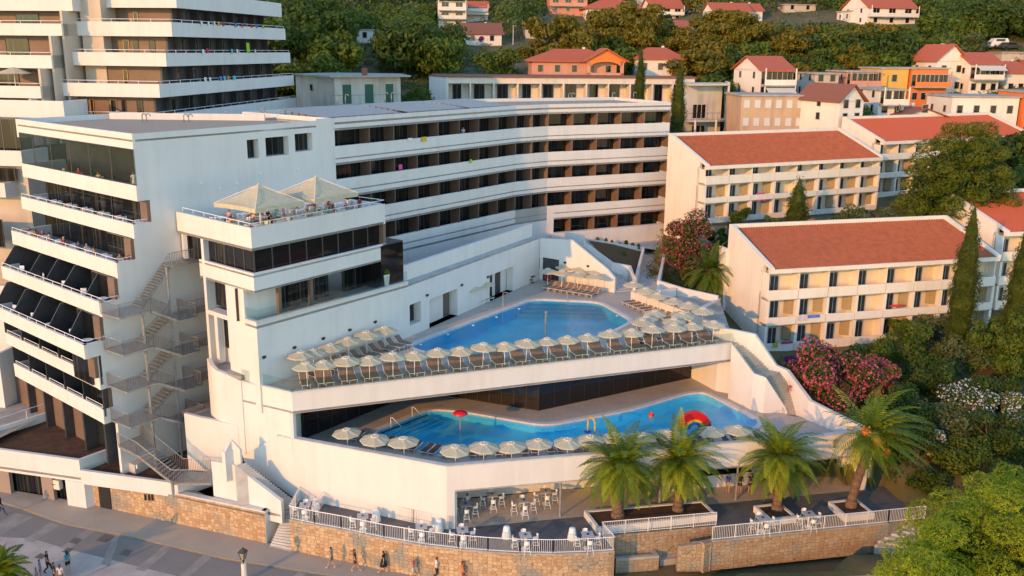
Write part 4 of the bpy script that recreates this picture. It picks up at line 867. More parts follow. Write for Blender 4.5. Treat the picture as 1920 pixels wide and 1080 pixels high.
# quay stair: flight behind the sloping wall, then lower steps
qs=thing('quay_stair',(*XY(528,1000,0),0),'pale stepped passage climbing between the white sloping wall and the tall white wall','stairs')
fl=[(XY(545,1037,0),XY(505,1027,0),0.0),(XY(560,985,1.5),XY(524,985,1.5),1.5),(XY(552,940,2.6),XY(528,946,2.6),2.6),(XY(459,868,6.0),XY(440,872,6.0),6.0)]
st=MB()
for (a,b,z),(c,d,z2) in zip(fl,fl[1:]):
    n=max(1,round((z2-z)/.17))
    for i in range(n): u,v=i/n,(i+1)/n; st.prism([lerp(a,c,u),lerp(b,d,u),lerp(b,d,v),lerp(a,c,v)],-.1,z+(z2-z)*(i+1)/n)
st.build('steps',CONCL,qs)
hk=thing('gate_kiosk',(*XY(435,880,6),3),'small white pointed wall hood at the top of the quay stair','wall')
MB().strip([XY(417,866,6),XY(423,869,6)],4.5,6.9,.9).build('post_wall',WHITE,hk); MB().strip([XY(424,868,6.),XY(436,858,6.2),XY(451,862,6.2)],4.5,[6.9,7.6,7.0],.2).build('hood_wall',WHITE,hk)
# curved retaining walls below the restaurant column
cr=thing('curved_retaining_wall',(*XY(420,780,6),3),'curved white retaining walls with drainage holes and sloping ledges below the restaurant block','wall')
def cw(tops,z0,nm='wall'):
    MB().strip([XY(x,y,z) for x,y,z in tops],z0,[z for _,_,z in tops],.3).build(nm,WHITE,cr)
cw([(388,690,11.9),(390,720,11.2),(388,672,12.3)][:0] or [(388,672,12.3),(396,686,12.0),(404,694,11.8),(424,702,11.6),(452,715,11.2)],5)
MB().prism([XY(388,672,11.7),XY(404,694,11.7),XY(452,715,11.2),XY(490,697,11.2),XY(430,660,11.7),XY(400,655,11.7)],11.3,11.6).build('ledge',CONC,cr)
cw([(345,775,8.0),(372,782,7.8),(400,788,7.7),(446,798,7.5)],3)
MB().prism([XY(340,762,7.9),XY(346,776,7.7),XY(446,798,7.4),XY(448,775,7.4),XY(395,735,7.9)],7.3,7.5).build('ledge',CONC,cr)
MB().strip([XY(446,798,7.5),e0],3,[7.5,11.1],.2).build('wall',WHITE,cr) if False else None
for x,y in ((415,720),(414,758),(441,768),(389,808),(359,792),(420,812),(385,840),(353,830)): 
    q=P(x,y,8.8 if y<775 else 6.); MB().lathe([(.05,-.03),(.05,.03)],(q.x,q.y,q.z),8)
# small ventilation box on the second garden
vb=thing('vent_box',(*XY(250,895,3.3),3.2),'low grey concrete vent box standing on the brown garden bed by the steel stair','vent box')
o=[XY(232,880,3.2),XY(254,890,3.2),XY(292,872,3.2),XY(262,852,3.2)]; MB().prism(o,3.2,4.0).build('box',CONCL,vb); MB().tube((*XY(257,878,4),4.0),(*XY(257,878,4),4.3),.07).build('pipe',WMETAL,vb)
# ramp with railing left of the garden
rp=[XY(-60,850,4.3),XY(-10,812,4.4),XY(110,770,4.6)]
MB().strip(rp,3,4.75,.25).build('ramp_wall',WHITE,lg); rail(lg,[XY(-60,842,4.75),XY(-10,806,4.8),XY(108,764,4.9)],4.75,.9,2.2,name='railing')
poly('ramp_path',[XY(-60,850,4.4),XY(110,768,4.4),XY(95,740,4.4),XY(-60,780,4.4)],4.42,CONC)
MB().strip([XY(-40,760,4.4),XY(10,765,4.4),XY(65,735,4.4),XY(66,700,4.4)],4,9.5,.3).build('white_wall',WHITE,lg)
MB().prism([(-31.5,74),(-34,71),(-50,84),(-48,90)],3.9,7.6).build('recess_core',BROWNP,lg)
for x,y in ((75,760),(108,782),(142,805),(178,828)): q=cor(222,810); 
c8=TC[7][0]; l8=TC[7][1]
for t in (.08,.3,.52,.74,.94): 
    q=lerp(c8,l8,t); q2=add2(q,perp(l8,c8,1.5)); q1=add2(q,perp(l8,c8,.5)); d=azd(LAZ,.12); MB().prism([add2(q1,d),add2(q1,d,-1),add2(q2,d,-1),add2(q2,d)],3.9,7.8).build('pier',DARKP,blk)
# ================= external steel stair =================
es=thing('steel_stair',(*cor(225,700),0),'galvanised steel fire escape stair zigzagging between the stepped block and the restaurant block','fire escape')
RZ=[]
def prail(mb,a,b,za,zb,h=1.05):
    mb.tube((*a,za+h),(*b,zb+h),.028,5); L=math.hypot(b[0]-a[0],b[1]-a[1]); n=max(1,round(L/.14))
    for i in range(n+1):
        c=lerp(a,b,i/n); z=za+(zb-za)*i/n; mb.tube((*c,z+.02),(*c,z+h),.03 if i in(0,n) else .019,3)
U=azd(SAZ); V=azd(SAZ+90)     # along the side wall, out from it (towards the camera-right)
O=cor(225,640); 
def up(u,v): return (O[0]+U[0]*u+V[0]*v,O[1]+U[1]*u+V[1]*v)
levels=[19.4,16.6,13.75,10.85,8.0]
for k,z in enumerate(levels):
    if k==0:
        # top gallery to the restaurant corner
        a=[hitl(270,497,O,add2(O,U)),]; p=[up(4.0,.1),up(8.6,.1),up(8.6,1.6),up(4.0,1.6)]; MB().prism(p,z-.08,z).build('landing',METAL,es)
        g=MB(); prail(g,up(4.0,1.6),up(8.6,1.6),z,z); p2=[up(6.8,1.6),up(8.2,1.6),up(8.2,4.6),up(6.8,4.6)]; MB().prism(p2,z-.08,z).build('landing',METAL,es); prail(g,up(6.8,1.6),up(6.8,4.6),z,z); prail(g,up(6.8,4.6),up(8.2,4.6),z,z); g.build('railing',METAL,es,ruv=False)
        fa,fb,zz=up(4.,.2),up(4.,1.4),z; ta,tb=up(1.2,.2),up(1.2,1.4)
    ll=[up(-1.4,.1),up(1.2,.1),up(1.2,2.6),up(-1.4,2.6)]
    if k>0:
        MB().prism(ll,z-.12,z).build('landing',METAL,es); g=MB(); prail(g,up(-1.4,.1),up(-1.4,2.6),z,z); prail(g,up(-1.4,2.6),up(1.2,2.6),z,z); g.build('railing',METAL,es,ruv=False)
        # intermediate landing further along, half a storey lower
        zl=z-1.35; il=[up(3.6,.1),up(5.2,.1),up(5.2,2.6),up(3.6,2.6)]; MB().prism(il,zl-.12,zl).build('landing',METAL,es); g=MB(); prail(g,up(3.6,2.6),up(5.2,2.6),zl,zl); prail(g,up(5.2,.1),up(5.2,2.6),zl,zl); g.build('railing',METAL,es,ruv=False)
        fl_=MB(); n=8
        for i in range(n): u=1.2+2.4*(i+.5)/n; fl_.box((*up(u,2.0),z-1.35*(i+1)/(n+1)),(.3,1.1,.04),R_(90-SAZ))
        fl_.build('treads',METAL,es)
        g=MB(); prail(g,up(1.2,2.6),up(3.6,2.6),z,zl); prail(g,up(1.2,1.45),up(3.6,1.45),z,zl); g.build('railing',METAL,es,ruv=False)
        s_=MB(); 
        for v in (2.6,1.42): a,b=up(1.2,v),up(3.6,v); s_.add([(*a,z-.18),(*b,zl-.18),(*b,zl+.04),(*a,z+.04),(*add2(a,V,.06),z-.18),(*add2(b,V,.06),zl-.18),(*add2(b,V,.06),zl+.04),(*add2(a,V,.06),z+.04)],[(0,1,2,3),(7,6,5,4),(0,4,5,1),(3,2,6,7),(0,3,7,4),(1,5,6,2)])
        s_.build('stringer',METAL,es)
        # gallery to the door recess
        gz=zl; p=[up(5.2,.2),up(9.4,.2),up(9.4,1.6),up(5.2,1.6)]; MB().prism(p,gz-.1,gz).build('gallery',METAL,es); g=MB(); prail(g,up(5.2,1.6),up(9.4,1.6),gz,gz); g.build('railing',METAL,es,ruv=False)
    if k<len(levels)-1:
        z2=levels[k+1]; zs=z if k==0 else z-1.35; ux=4.0 if k==0 else 3.6; fl_=MB(); n=8 if k else 15
        for i in range(n): t=(i+.5)/n; fl_.box((*up(ux+(1.2-ux)*t,.75),zs+(z2-zs)*(i+1)/(n+1)),(.3,1.1,.04),R_(90-SAZ))
        fl_.build('treads',METAL,es); g=MB(); prail(g,up(ux,1.35),up(1.2,1.35),zs,z2); g.build('railing',METAL,es,ruv=False)
        s_=MB(); a,b=up(ux,1.35),up(1.2,1.35); s_.add([(*a,zs-.2),(*b,z2-.2),(*b,z2+.02),(*a,zs+.02),(*add2(a,V,.06),zs-.2),(*add2(b,V,.06),z2-.2),(*add2(b,V,.06),z2+.02),(*add2(a,V,.06),zs+.02)],[(0,1,2,3),(7,6,5,4),(0,4,5,1),(3,2,6,7),(0,3,7,4),(1,5,6,2)]); s_.build('stringer',METAL,es)
for u,v,zt in ((1.2,1.4,16.6),(3.6,1.4,19.4),(5.2,2.5,6.6)): MB().tube((*up(u,v),3.2),(*up(u,v),zt),.11,8).build('post',METAL,es)
# last flight down to the garden bed and gangway to the gate
q0,q1_=XY(222,835,5.7),XY(268,858,5.3)
fl=[(XY(222,835,5.9),5.9),(XY(256,852,5.9),5.9),(XY(323,905,3.9),3.9),(XY(396,905,3.9),3.9)]; fw=[(XY(222+38,835-22,5.9),5.9),(XY(290,838,5.9),5.9),(XY(345,883,3.9),3.9),(XY(396,886,3.9),3.9)]
g=MB(); dk=MB()
for (a,z),(b,z2),(c,_),(d,_) in zip(fl,fl[1:],fw,fw[1:]):
    prail(g,a,b,z,z2); prail(g,c,d,z,z2); n=10 if z!=z2 else 1
    for i in range(n): u,v=i/n,(i+1)/n-.02*(n>1); zz=z+(z2-z)*(i+(.5 if n>1 else 0))/n; dk.prism([lerp(a,b,u),lerp(a,b,v),lerp(c,d,v),lerp(c,d,u)],zz-.06,zz)
    s_=MB().strip([a,b],[z-.2,z2-.2],[z+.02,z2+.02],.06); s_.build('stringer',METAL,es)
g.build('railing',METAL,es,ruv=False); dk.build('treads',METAL,es); MB().tube((*fl[2][0],2.9),(*fl[2][0],3.9),.12,8).build('post',METAL,es)
# ================= bar terrace =================
rt=[(543,973),(590,983),(640,992),(720,1009),(797,1021.7),(860,1029),(915,1033.5),(975,1037),(1037,1038),(1100,1036),(1152,1032.5)]
RT_=px([(x,y) for x,y in rt],BT); RQ=XY(1128,1004,BT); RQ2=XY(1342,985,BT); RQ3=XY(1335,1013,BT); RQ4=XY(1665,980,BT); RQ5=XY(1760,950,BT)
ter=[XY(603,955,BT)]+RT_+[RQ,RQ2,RQ3,RQ4,RQ5,XY(1720,890,BT),XY(1640,905,BT),C1,B0,XY(603,972,BT)]
mb=MB(); poly('bar_terrace',[XY(560,940,BT)]+RT_+[RQ,RQ2,RQ3,RQ4,RQ5,XY(1730,885,BT),bk1,bk0],BT,ASPHD)
sw1=thing('terrace_stone_wall',(*RT_[5],0),'long curved ochre stone wall below the bar terrace railing','wall')
RW=[add2(p,(0,-.12)) for p in RT_]; 
def wallsub(n,pts,z0,z1,parent,t=.5,m_=STONE): MB().strip(pts,z0,z1,t).build(n,m_,parent)
MB().strip(RW,-.3,BT-.02,.5).build('stonework',STONE,sw1); MB().strip([add2(p,(0,-.04)) for p in RW],BT-.02,BT+.06,.4).build('coping',CONC,sw1)
MB().strip([RW[-1],add2(RQ,(.2,0))],-.3,BT-.02,.4).build('stonework',STONEG,sw1)
sw2=thing('planter_stone_wall',(*RQ,0),'ochre stone wall under the railing in front of the big palm planter','wall')
MB().strip([add2(RQ,(.1,-.1)),add2(RQ2,(0,-.1))],0,BT-.02,.4).build('stonework',STONEG,sw2)
sw3=thing('lower_stone_wall',(*RQ3,0),'grey and ochre rendered wall under the right-hand terrace railing','wall')
MB().strip([XY(1322,1020,BT),add2(RQ3,(0,-.15)),add2(RQ4,(0,-.15)),add2(RQ5,(0,-.1))],.3,BT-.02,.45).build('stonework',STONEG,sw3); MB().strip([XY(1272,1024,BT-.3),XY(1335,1017,BT-.02)],.3,[BT-.35,BT],.4).build('stonework',STONEG,sw3)
MB().strip([add2(RQ3,(0,-.2)),add2(RQ4,(0,-.2))],BT-.02,BT+.05,.35).build('coping',CONC,sw3)
# low raised bed between the walls, with a stair beside it
lb=thing('low_stone_bed',(*XY(1200,1045,1.2),0),'low empty raised bed with a concrete rim below the big palm planter','planter')
q=[XY(1155,1049,1.1),XY(1236,1043,1.1),XY(1215,1015,1.1),XY(1150,1018,1.1)]
MB().prism(q,.0,.95).build('stonework',STONEG,lb); MB().strip(q,.95,1.15,.3,close=False).build('rim',CONC,lb)
MB().prism([XY(1238,1040,.9),XY(1275,1036,.9),XY(1310,1000,1),XY(1225,1008,1)],-.2,.45).build('landing',CONC,lb)
ls=thing('low_stair',(*XY(1320,1005,1.5),0),'short concrete stair between the two terrace walls','stairs'); st=MB()
for i in range(8): u=i/8; a=lerp(XY(1290,1018,.7),XY(1338,1000,.7),u); b=lerp(XY(1298,1000,.7),XY(1338,985,.7),u); a2=lerp(XY(1290,1018,.7),XY(1338,1000,.7),u+.125); b2=lerp(XY(1298,1000,.7),XY(1338,985,.7),u+.125); st.prism([a,a2,b2,b],.1,.7+.2*(i+1))
st.build('steps',CONC,ls)
es2=thing('end_steps',(*XY(1690,1005,1.5),0),'wide sunlit concrete steps beside the right-hand terrace wall','stairs'); st=MB()
for i in range(8): a,b=XY(1640+i*6,1022-i*4.2,1.2),XY(1720+i*6,1038-i*4.2,1.2); c=XY(1652+i*6,1012-i*4.2,1.2); d=XY(1732+i*6,1028-i*4.2,1.2); st.prism([a,b,d,c],.5,1.2+.17*i)
st.build('steps',CONCL,es2)
barrail('long curved white bar railing along the seaward edge of the bar terrace',RT_,BT,cat='railing')
barrail('short white railing returning from the corner of the bar terrace to the planter',[RT_[-1],RQ],BT)
barrail('straight white railing in front of the large palm planter',[RQ,RQ2],BT)
barrail('straight white railing along the right-hand part of the terrace',[RQ3,RQ4,add2(RQ4,azd(78,3))],BT)
barrail('white railing at the left end of the bar terrace beside the quay stair',[RT_[0],XY(565,932,BT)],BT)
barrail('thin white railing along the foot of the tall white wall',[XY(592,965,BT),XY(608,945,BT)],BT)
barrail('thin white railing leaning along the tall white wall behind the tables',[XY(612,944,BT),XY(700,963,BT),XY(775,980,BT),XY(846,994,BT)],BT,m=METAL)
# planters
def planter(p4,lab,h=.5):
    q=px(p4,BT+h); t=thing('planter',(*q[0],BT),lab,'planter','white palm planters'); MB().strip(q[::-1] if False else q,BT,BT+h,.22,close=True).build('rim',WHITE,t); MB().prism([lerp(a,((q[0][0]+q[2][0])/2,(q[0][1]+q[2][1])/2),.04) for a in q],BT,BT+h-.08).build('soil',SOIL,t); return t
planter([(1120,990),(1345,965),(1317,938),(1095,957)],'large white planter with brown soil holding two palms')
planter([(1444,975),(1494,968),(1462,942),(1413,948)],'small square white planter holding the palm with the round full crown')
planter([(1585,968),(1640,962),(1605,934),(1553,940)],'small square white planter at the right holding the windblown palm')
# ================= low buildings behind the wing =================
def bx(parent,name,p,q,dep,z0,z1,m_,t=None):   # solid box whose front runs p->q
    a,b=offl(p,q,dep); return MB().prism([p,q,b,a],z0,z1).build(name,m_,parent)
# long low block with a row of sunlit rooms
zb=26.8; Yb=158
def vpt(px_,z,y):
    c=(0,y)
    for _ in range(4):
        v=Vector((c[0],c[1],z))-CP; x=960+F*v.dot(RT)/v.dot(FW); c=(c[0]+(px_-x)*v.dot(FW)/F,c[1])
    return c
La,Lb=vpt(838,27,150.5),vpt(1300,27,157.5); zt=Zat(1080,146,lerp(La,Lb,.5)); 
lr=thing('room_block',(*La,24),'long flat-roofed white block of balcony rooms on the slope behind the hotel wing','apartment block')
Ll=vpt(805,27,156)
MB().strip([Ll,La],22,zt,.3).build('end_wall',WHITE,lr); MB().strip([La,Lb],zt-.95,zt,.3).build('fascia',CREAM,lr)
MB().prism([add2(Ll,(0,-.2)),add2(La,(-.0,-.3)),add2(Lb,(.3,-.3)),add2(Lb,(1,9)),add2(Ll,(0,9))],zt,zt+.18).build('roof',TILE3,lr)
MB().strip([La,Lb],19,25.2,.3).build('base_wall',CREAM,lr)
ts=[par(x,160,La,Lb) for x in (838,882,926,971,1014,1057,1100,1141,1182,1224,1262,1300)]; ts[0]=0; ts[-1]=1
A,B=offl(La,Lb,2.2); MB().strip([A,B],24,zt-.5,.2).build('back_wall',CREAM,lr)
for i,(u,v) in enumerate(zip(ts,ts[1:])):
    a,b=lerp(A,B,u+(v-u)*(.22 if i%3 else .3)),lerp(A,B,u+(v-u)*.68); pp=perp(La,Lb,-.06); winpanel(lr,add2(a,pp),add2(b,pp),25,zt-1.1,GLASSB,2,BROWNP)
    c,d=lerp(La,Lb,u),lerp(A,B,u); e=azd(80,.12); MB().prism([add2(c,e),add2(c,e,-1),add2(d,e,-1),add2(d,e)],24,zt-.9).build('partition',CREAM,lr)
    g=MB(); f0,f1=lerp(La,Lb,u+.004),lerp(La,Lb,v-.004); g.tube((*f0,26.2),(*f1,26.2),.03,4)
    for k in range(14): q=lerp(f0,f1,k/14); g.tube((*q,25.2),(*q,26.2),.012,3)
    g.build('balcony_rail',BLACKM,lr,ruv=False)
MB().prism([La,Lb,B,A],25.0,25.2).build('balcony_floor',CONC,lr)
# right end of that block: three open storeys with columns
Ra,Rb=vpt(1284,22,150),vpt(1362,22,152.5); re_=thing('open_storey_block',(*Ra,16),'three-storey white block end with open balconies and slim columns beside the cypress','apartment block')
for z in (zt-.6,25.4,22.,18.6): MB().prism([Ra,Rb,add2(Rb,(0,6)),add2(Ra,(0,6))],z-.3,z+.0).build('slab',OLDW,re_)
A2,B2=offl(Ra,Rb,2.2); MB().strip([A2,B2],14,zt-.6,.3).build('back_wall',OLDW,re_); MB().strip([Rb,add2(Rb,(1,7))],14,zt-.4,.3).build('end_wall',OLDW,re_)
for t in (.22,.72): q=lerp(Ra,Rb,t); MB().box((*q,20.5),(.28,.28,10)).build('column',WHITE,re_)
for z in (22.1,25.5,18.7):
    for u,v in ((.3,.62),): pp=perp(Ra,Rb,-.06); winpanel(re_,add2(lerp(A2,B2,u),pp),add2(lerp(A2,B2,v),pp),z,z+2.3,GLASSB,3,mat('white_frame',(.7,.68,.62),.5))
    rail(re_,[Ra,Rb],z,1.,.9,m=BLACKM)
# weathered block with the green doors
Ga,Gb,Gl=vpt(629,27,131),vpt(752,27,137),vpt(557,27,140); zg=Zat(640,145,Ga)
gr=thing('green_door_building',(*Ga,22),'weathered flat-roofed building with three dark green doors behind the solar arrays','building')
MB().strip([Gl,Ga,Gb,add2(Gb,(-3,9))],20,zg,.3).build('wall',OLDW,gr); MB().prism([add2(Gl,(-.4,-.5)),add2(Ga,(-.3,-1.2)),add2(Gb,(1.6,-.9)),add2(Gb,(-1,9)),add2(Gl,(4,8))],zg,zg+.22).build('roof',CONC,gr)
GD=mat('green_door',(.01,.09,.05),.5)
for x0,x1 in ((642,658),(684,699.5),(723,737)):
    a,b=offl(lerp(Ga,Gb,par(x0,160,Ga,Gb)),lerp(Ga,Gb,par(x1,160,Ga,Gb)),-.05); MB().strip([a,b],zg-3.6,zg-1.0,.08).build('door',GD,gr)
MB().prism([add2(Ga,(-.2,-1.8)),add2(Gb,(.2,-1.5)),Gb,Ga],zg-4.6,zg-3.7).build('terrace_slab',CONC,gr); rail(gr,[add2(Ga,(-.2,-1.7)),add2(Gb,(.2,-1.4))],zg-3.7,1.3,2.,m=GREYF,r=.02)
a,b=offl(lerp(Gl,Ga,.38),lerp(Gl,Ga,.46),-.04); winpanel(gr,a,b,zg-2.1,zg-1.1,GLASS,1,OLDW); q=lerp(Ga,Gb,.45); MB().box((*q,zg+.7),(.7,.7,1.1)).build('chimney',TILE3,gr)
# ================= red-roofed annexes =================
def corr(parent,a,b,c,d,zf,zbk,m_,per=.32):   # corrugated tile roof: front edge a-b, back edge d-c
    L=math.hypot(b[0]-a[0],b[1]-a[1]); n=int(L/per); mb=MB(); vs=[]; k=4
    N=n*k
    rows=[(a,b,zf),(d,c,zbk)]
    for p,q,z in rows:
        for i in range(N+1): t=i/N; x=lerp(p,q,t); vs.append((*x,z+.05*math.sin(2*math.pi*i/k)))
    mb.add(vs,[(i,i+1,N+2+i,N+1+i) for i in range(N)]); return mb.build('roof',m_,parent)
def annex(nm,lab,e,azl,L,dep,base,rows,eave,ridge,nb,tile,grp,backlow=None,skip=()):
    D1=azd(azl); N1=azd(azl-90); t=thing('annex_building',(*e,base),lab,'apartment building',grp)
    pt_=lambda u,v:(e[0]+D1[0]*u+N1[0]*v,e[1]+D1[1]*u+N1[1]*v)
    # gable walls (sloping top)
    for u in (0,L-.3):
        p=[pt_(u,1.1),pt_(u,dep)]; q=[pt_(u+.3,1.1),pt_(u+.3,dep)]; zz=lambda v: eave+(ridge-eave)*v/dep
        mb=MB(); z1,z2=zz(1.1)+.28,ridge+.3; mb.add([(*p[0],base-3),(*p[1],base-3),(*p[1],z2),(*p[0],z1),(*q[0],base-3),(*q[1],base-3),(*q[1],z2),(*q[0],z1)],[(0,1,2,3),(7,6,5,4),(3,2,6,7),(0,3,7,4),(1,5,6,2),(0,4,5,1)]); mb.build('gable_wall',CREAMW,t)
        mb=MB(); a,b=pt_(u-.04,-.3),pt_(u-.04,dep); c,d=pt_(u+.4,-.3),pt_(u+.4,dep); mb.add([(*a,zz(-.3)+.1),(*b,z2),(*d,z2),(*c,zz(-.3)+.1),(*a,zz(-.3)+.38),(*b,z2+.1),(*d,z2+.1),(*c,zz(-.3)+.38)],[(0,1,2,3),(7,6,5,4),(0,4,5,1),(3,2,6,7),(0,3,7,4),(1,5,6,2)]); mb.build('gable_coping',CREAMW,t)
    MB().strip([pt_(0,dep),pt_(L,dep)],base-3,ridge+.4,.3).build('rear_parapet',CREAMW,t)
    corr(t,pt_(.4,-.25),pt_(L-.4,-.25),pt_(L-.4,dep),pt_(.4,dep),eave+.12,ridge+.02,tile)
    MB().strip([pt_(-.04,-.35),pt_(L,-.35)],eave-.3,eave+.12,.45).build('eave_band',CREAMW,t)
    A,B=pt_(0,1.3),pt_(L,1.3); MB().strip([A,B],base-3,eave-.2,.25).build('room_wall',CREAM2,t)
    for zp,zq in rows: # parapets
        for i in range(nb):
            u0,u1=L*i/nb+.06,L*(i+1)/nb-.02
            MB().strip([pt_(u0,-.1 if i%1==0 else 0),pt_(u1,-.1)],zq,zp,.16).build('balcony_parapet',CREAMW,t)
        MB().prism([pt_(0,0),pt_(L,0),pt_(L,1.3),pt_(0,1.3)],zq-.1,zq+.14).build('balcony_floor',CONC,t)
    tops=[eave]+[zq-.1 for _,zq in rows[:-1]]
    for ri,((zp,zq),tp) in enumerate(zip(rows,tops)):
        for i in range(nb+1):
            u=min(L*i/nb,L-.2); w_=.12 if ri==0 else .32; v0=.0
            z_=tp-(.35 if ri==0 else 0)
            MB().prism([pt_(u,.06 if ri==0 else 0),pt_(u+w_,.06 if ri==0 else 0),pt_(u+w_,1.3),pt_(u,1.3)],zq,z_).build('partition',CREAMW,t)
            if i==nb or i in skip: continue
            a,b=pt_(u+.75+w_,1.22),pt_(u+.75+w_+1.0,1.22); winpanel(t,a,b,zq+.15,min(tp-.3,zq+2.2),GLASSP,2,WFR)
            if ri and i!=3: MB().prism([pt_(u+L/nb-.7,1.12),pt_(u+L/nb-.02,.55),pt_(u+L/nb-.02,.61),pt_(u+L/nb-.7,1.18)],zp,tp-.2).build('slatted_screen',SCREEN,t)
    MB().strip([pt_(0,0),pt_(0,.01),pt_(0,1.1)],base-3,rows[-1][1],-.2)
    if backlow: MB().strip([pt_(0,dep),pt_(0,dep+1.6)],base-3,backlow,.3).build('low_end_wall',CREAMW,t)
    g=MB(); x0=pt_(-.05,1.0); g.path([(*pt_(-.08,1.0),eave+.1),(*pt_(-.08,1.3),eave-.5),(*pt_(-.08,1.3),eave-2.4)],.05,5); g.build('drainpipe',CREAMW,t)
    return t,pt_
CREAMW=stucco('annex_white',(.78,.72,.62),(.7,.64,.54)); CREAM2=stucco('annex_cream',(.74,.62,.46),(.68,.56,.4)); WFR=mat('pale_frame',(.45,.44,.42),.5)
SCREEN=tilegrid('slatted_screen',(.4,.3,.16),(.34,.26,.14),.12,.02,.7,wfac=8,bump=.4)
eA=XY(1443,506,15.4); _,ptA=annex('A','cream three-storey annex with a terracotta roof nearest the pool, behind the pink oleander',eA,74.6,26.9,8.3,6.9,[(13.3,12.3),(10.5,9.7),(7.8,6.9)],15.35,18.0,8,TILE,'cream red-roofed annexes',backlow=15.8)
zBe=22.9; eB=XY(1323,313,zBe); bB=XY(1652,296,zBe); azB=math.degrees(math.atan2(bB[0]-eB[0],bB[1]-eB[1])); LB_=math.hypot(bB[0]-eB[0],bB[1]-eB[1])
fb=Zat(1325,420,eB)
rowsB=[(Zat(1330,331,eB),Zat(1330,347,eB)),(Zat(1328,372,eB),Zat(1327,382,eB)),(Zat(1326,410,eB),Zat(1326,420,eB))]
hb=hitl(1256,256,eB,add2(eB,azd(azB-90,10))); dB=math.hypot(hb.x-eB[0],hb.y-eB[1])
annex('B','cream three-storey annex with a terracotta roof, the middle one just right of the hotel wing end',eB,azB,LB_,dB,fb,rowsB,zBe,hb.z,8,TILE,'cream red-roofed annexes')
zCe=24.2; eC=XY(1652,267,zCe); bC=XY(1930,254,zCe); azC=math.degrees(math.atan2(bC[0]-eC[0],bC[1]-eC[1])); hc=hitl(1582,224,eC,add2(eC,azd(azC-90,10))); dC=math.hypot(hc.x-eC[0],hc.y-eC[1]); LC=math.hypot(bC[0]-eC[0],bC[1]-eC[1])
rowsC=[(Zat(1660,289,eC),Zat(1660,301,eC)),(Zat(1660,325,eC),Zat(1660,335,eC)),(Zat(1660,362,eC),Zat(1660,372,eC))]
annex('C','cream annex with a bright red roof at the upper right, partly hidden by the big pine',eC,azC,LC,dC,rowsC[-1][1],rowsC,zCe,hc.z,9,TILE2,'cream red-roofed annexes')
zDe=17.3; eD=XY(1884,437,zDe); hd=hitl(1777,365,eD,add2(eD,azd(74.6-90,10))); dD=math.hypot(hd.x-eD[0],hd.y-eD[1])
annex('D','cream annex with an orange-red roof cut by the right edge, behind the tall cypresses',eD,74.6,22,dD,8.5,[(zDe-2.1,zDe-3.1),(zDe-4.8,zDe-5.8),(zDe-7.6,zDe-8.6)],zDe,hd.z,6,TILE2,'cream red-roofed annexes')
print('B',eB,LB_,dB,hb.z,fb,rowsB); print('C',eC,LC,dC,hc.z,rowsC); print('D',eD,dD,hd.z)
sf=thing('service_block',(*XY(1725,410,15.),9),'low flat cream service block with roof pipes between two annexes','building'); q=[XY(1722,408,15.5),XY(1800,404,15.5),XY(1815,418,15.5),XY(1722,420,15.5)]
MB().prism(q,8,15.5).build('wall',CREAMW,sf); g=MB()
for k in range(3): g.path([(*XY(1738+k*5,414,15.5),15.5),(*XY(1738+k*5,410,15.5),16.1),(*XY(1785+k*2,402,15.8),16.2),(*XY(1785+k*2,402,15.8),15.5)],.06,5)
g.build('pipes',METAL,sf)
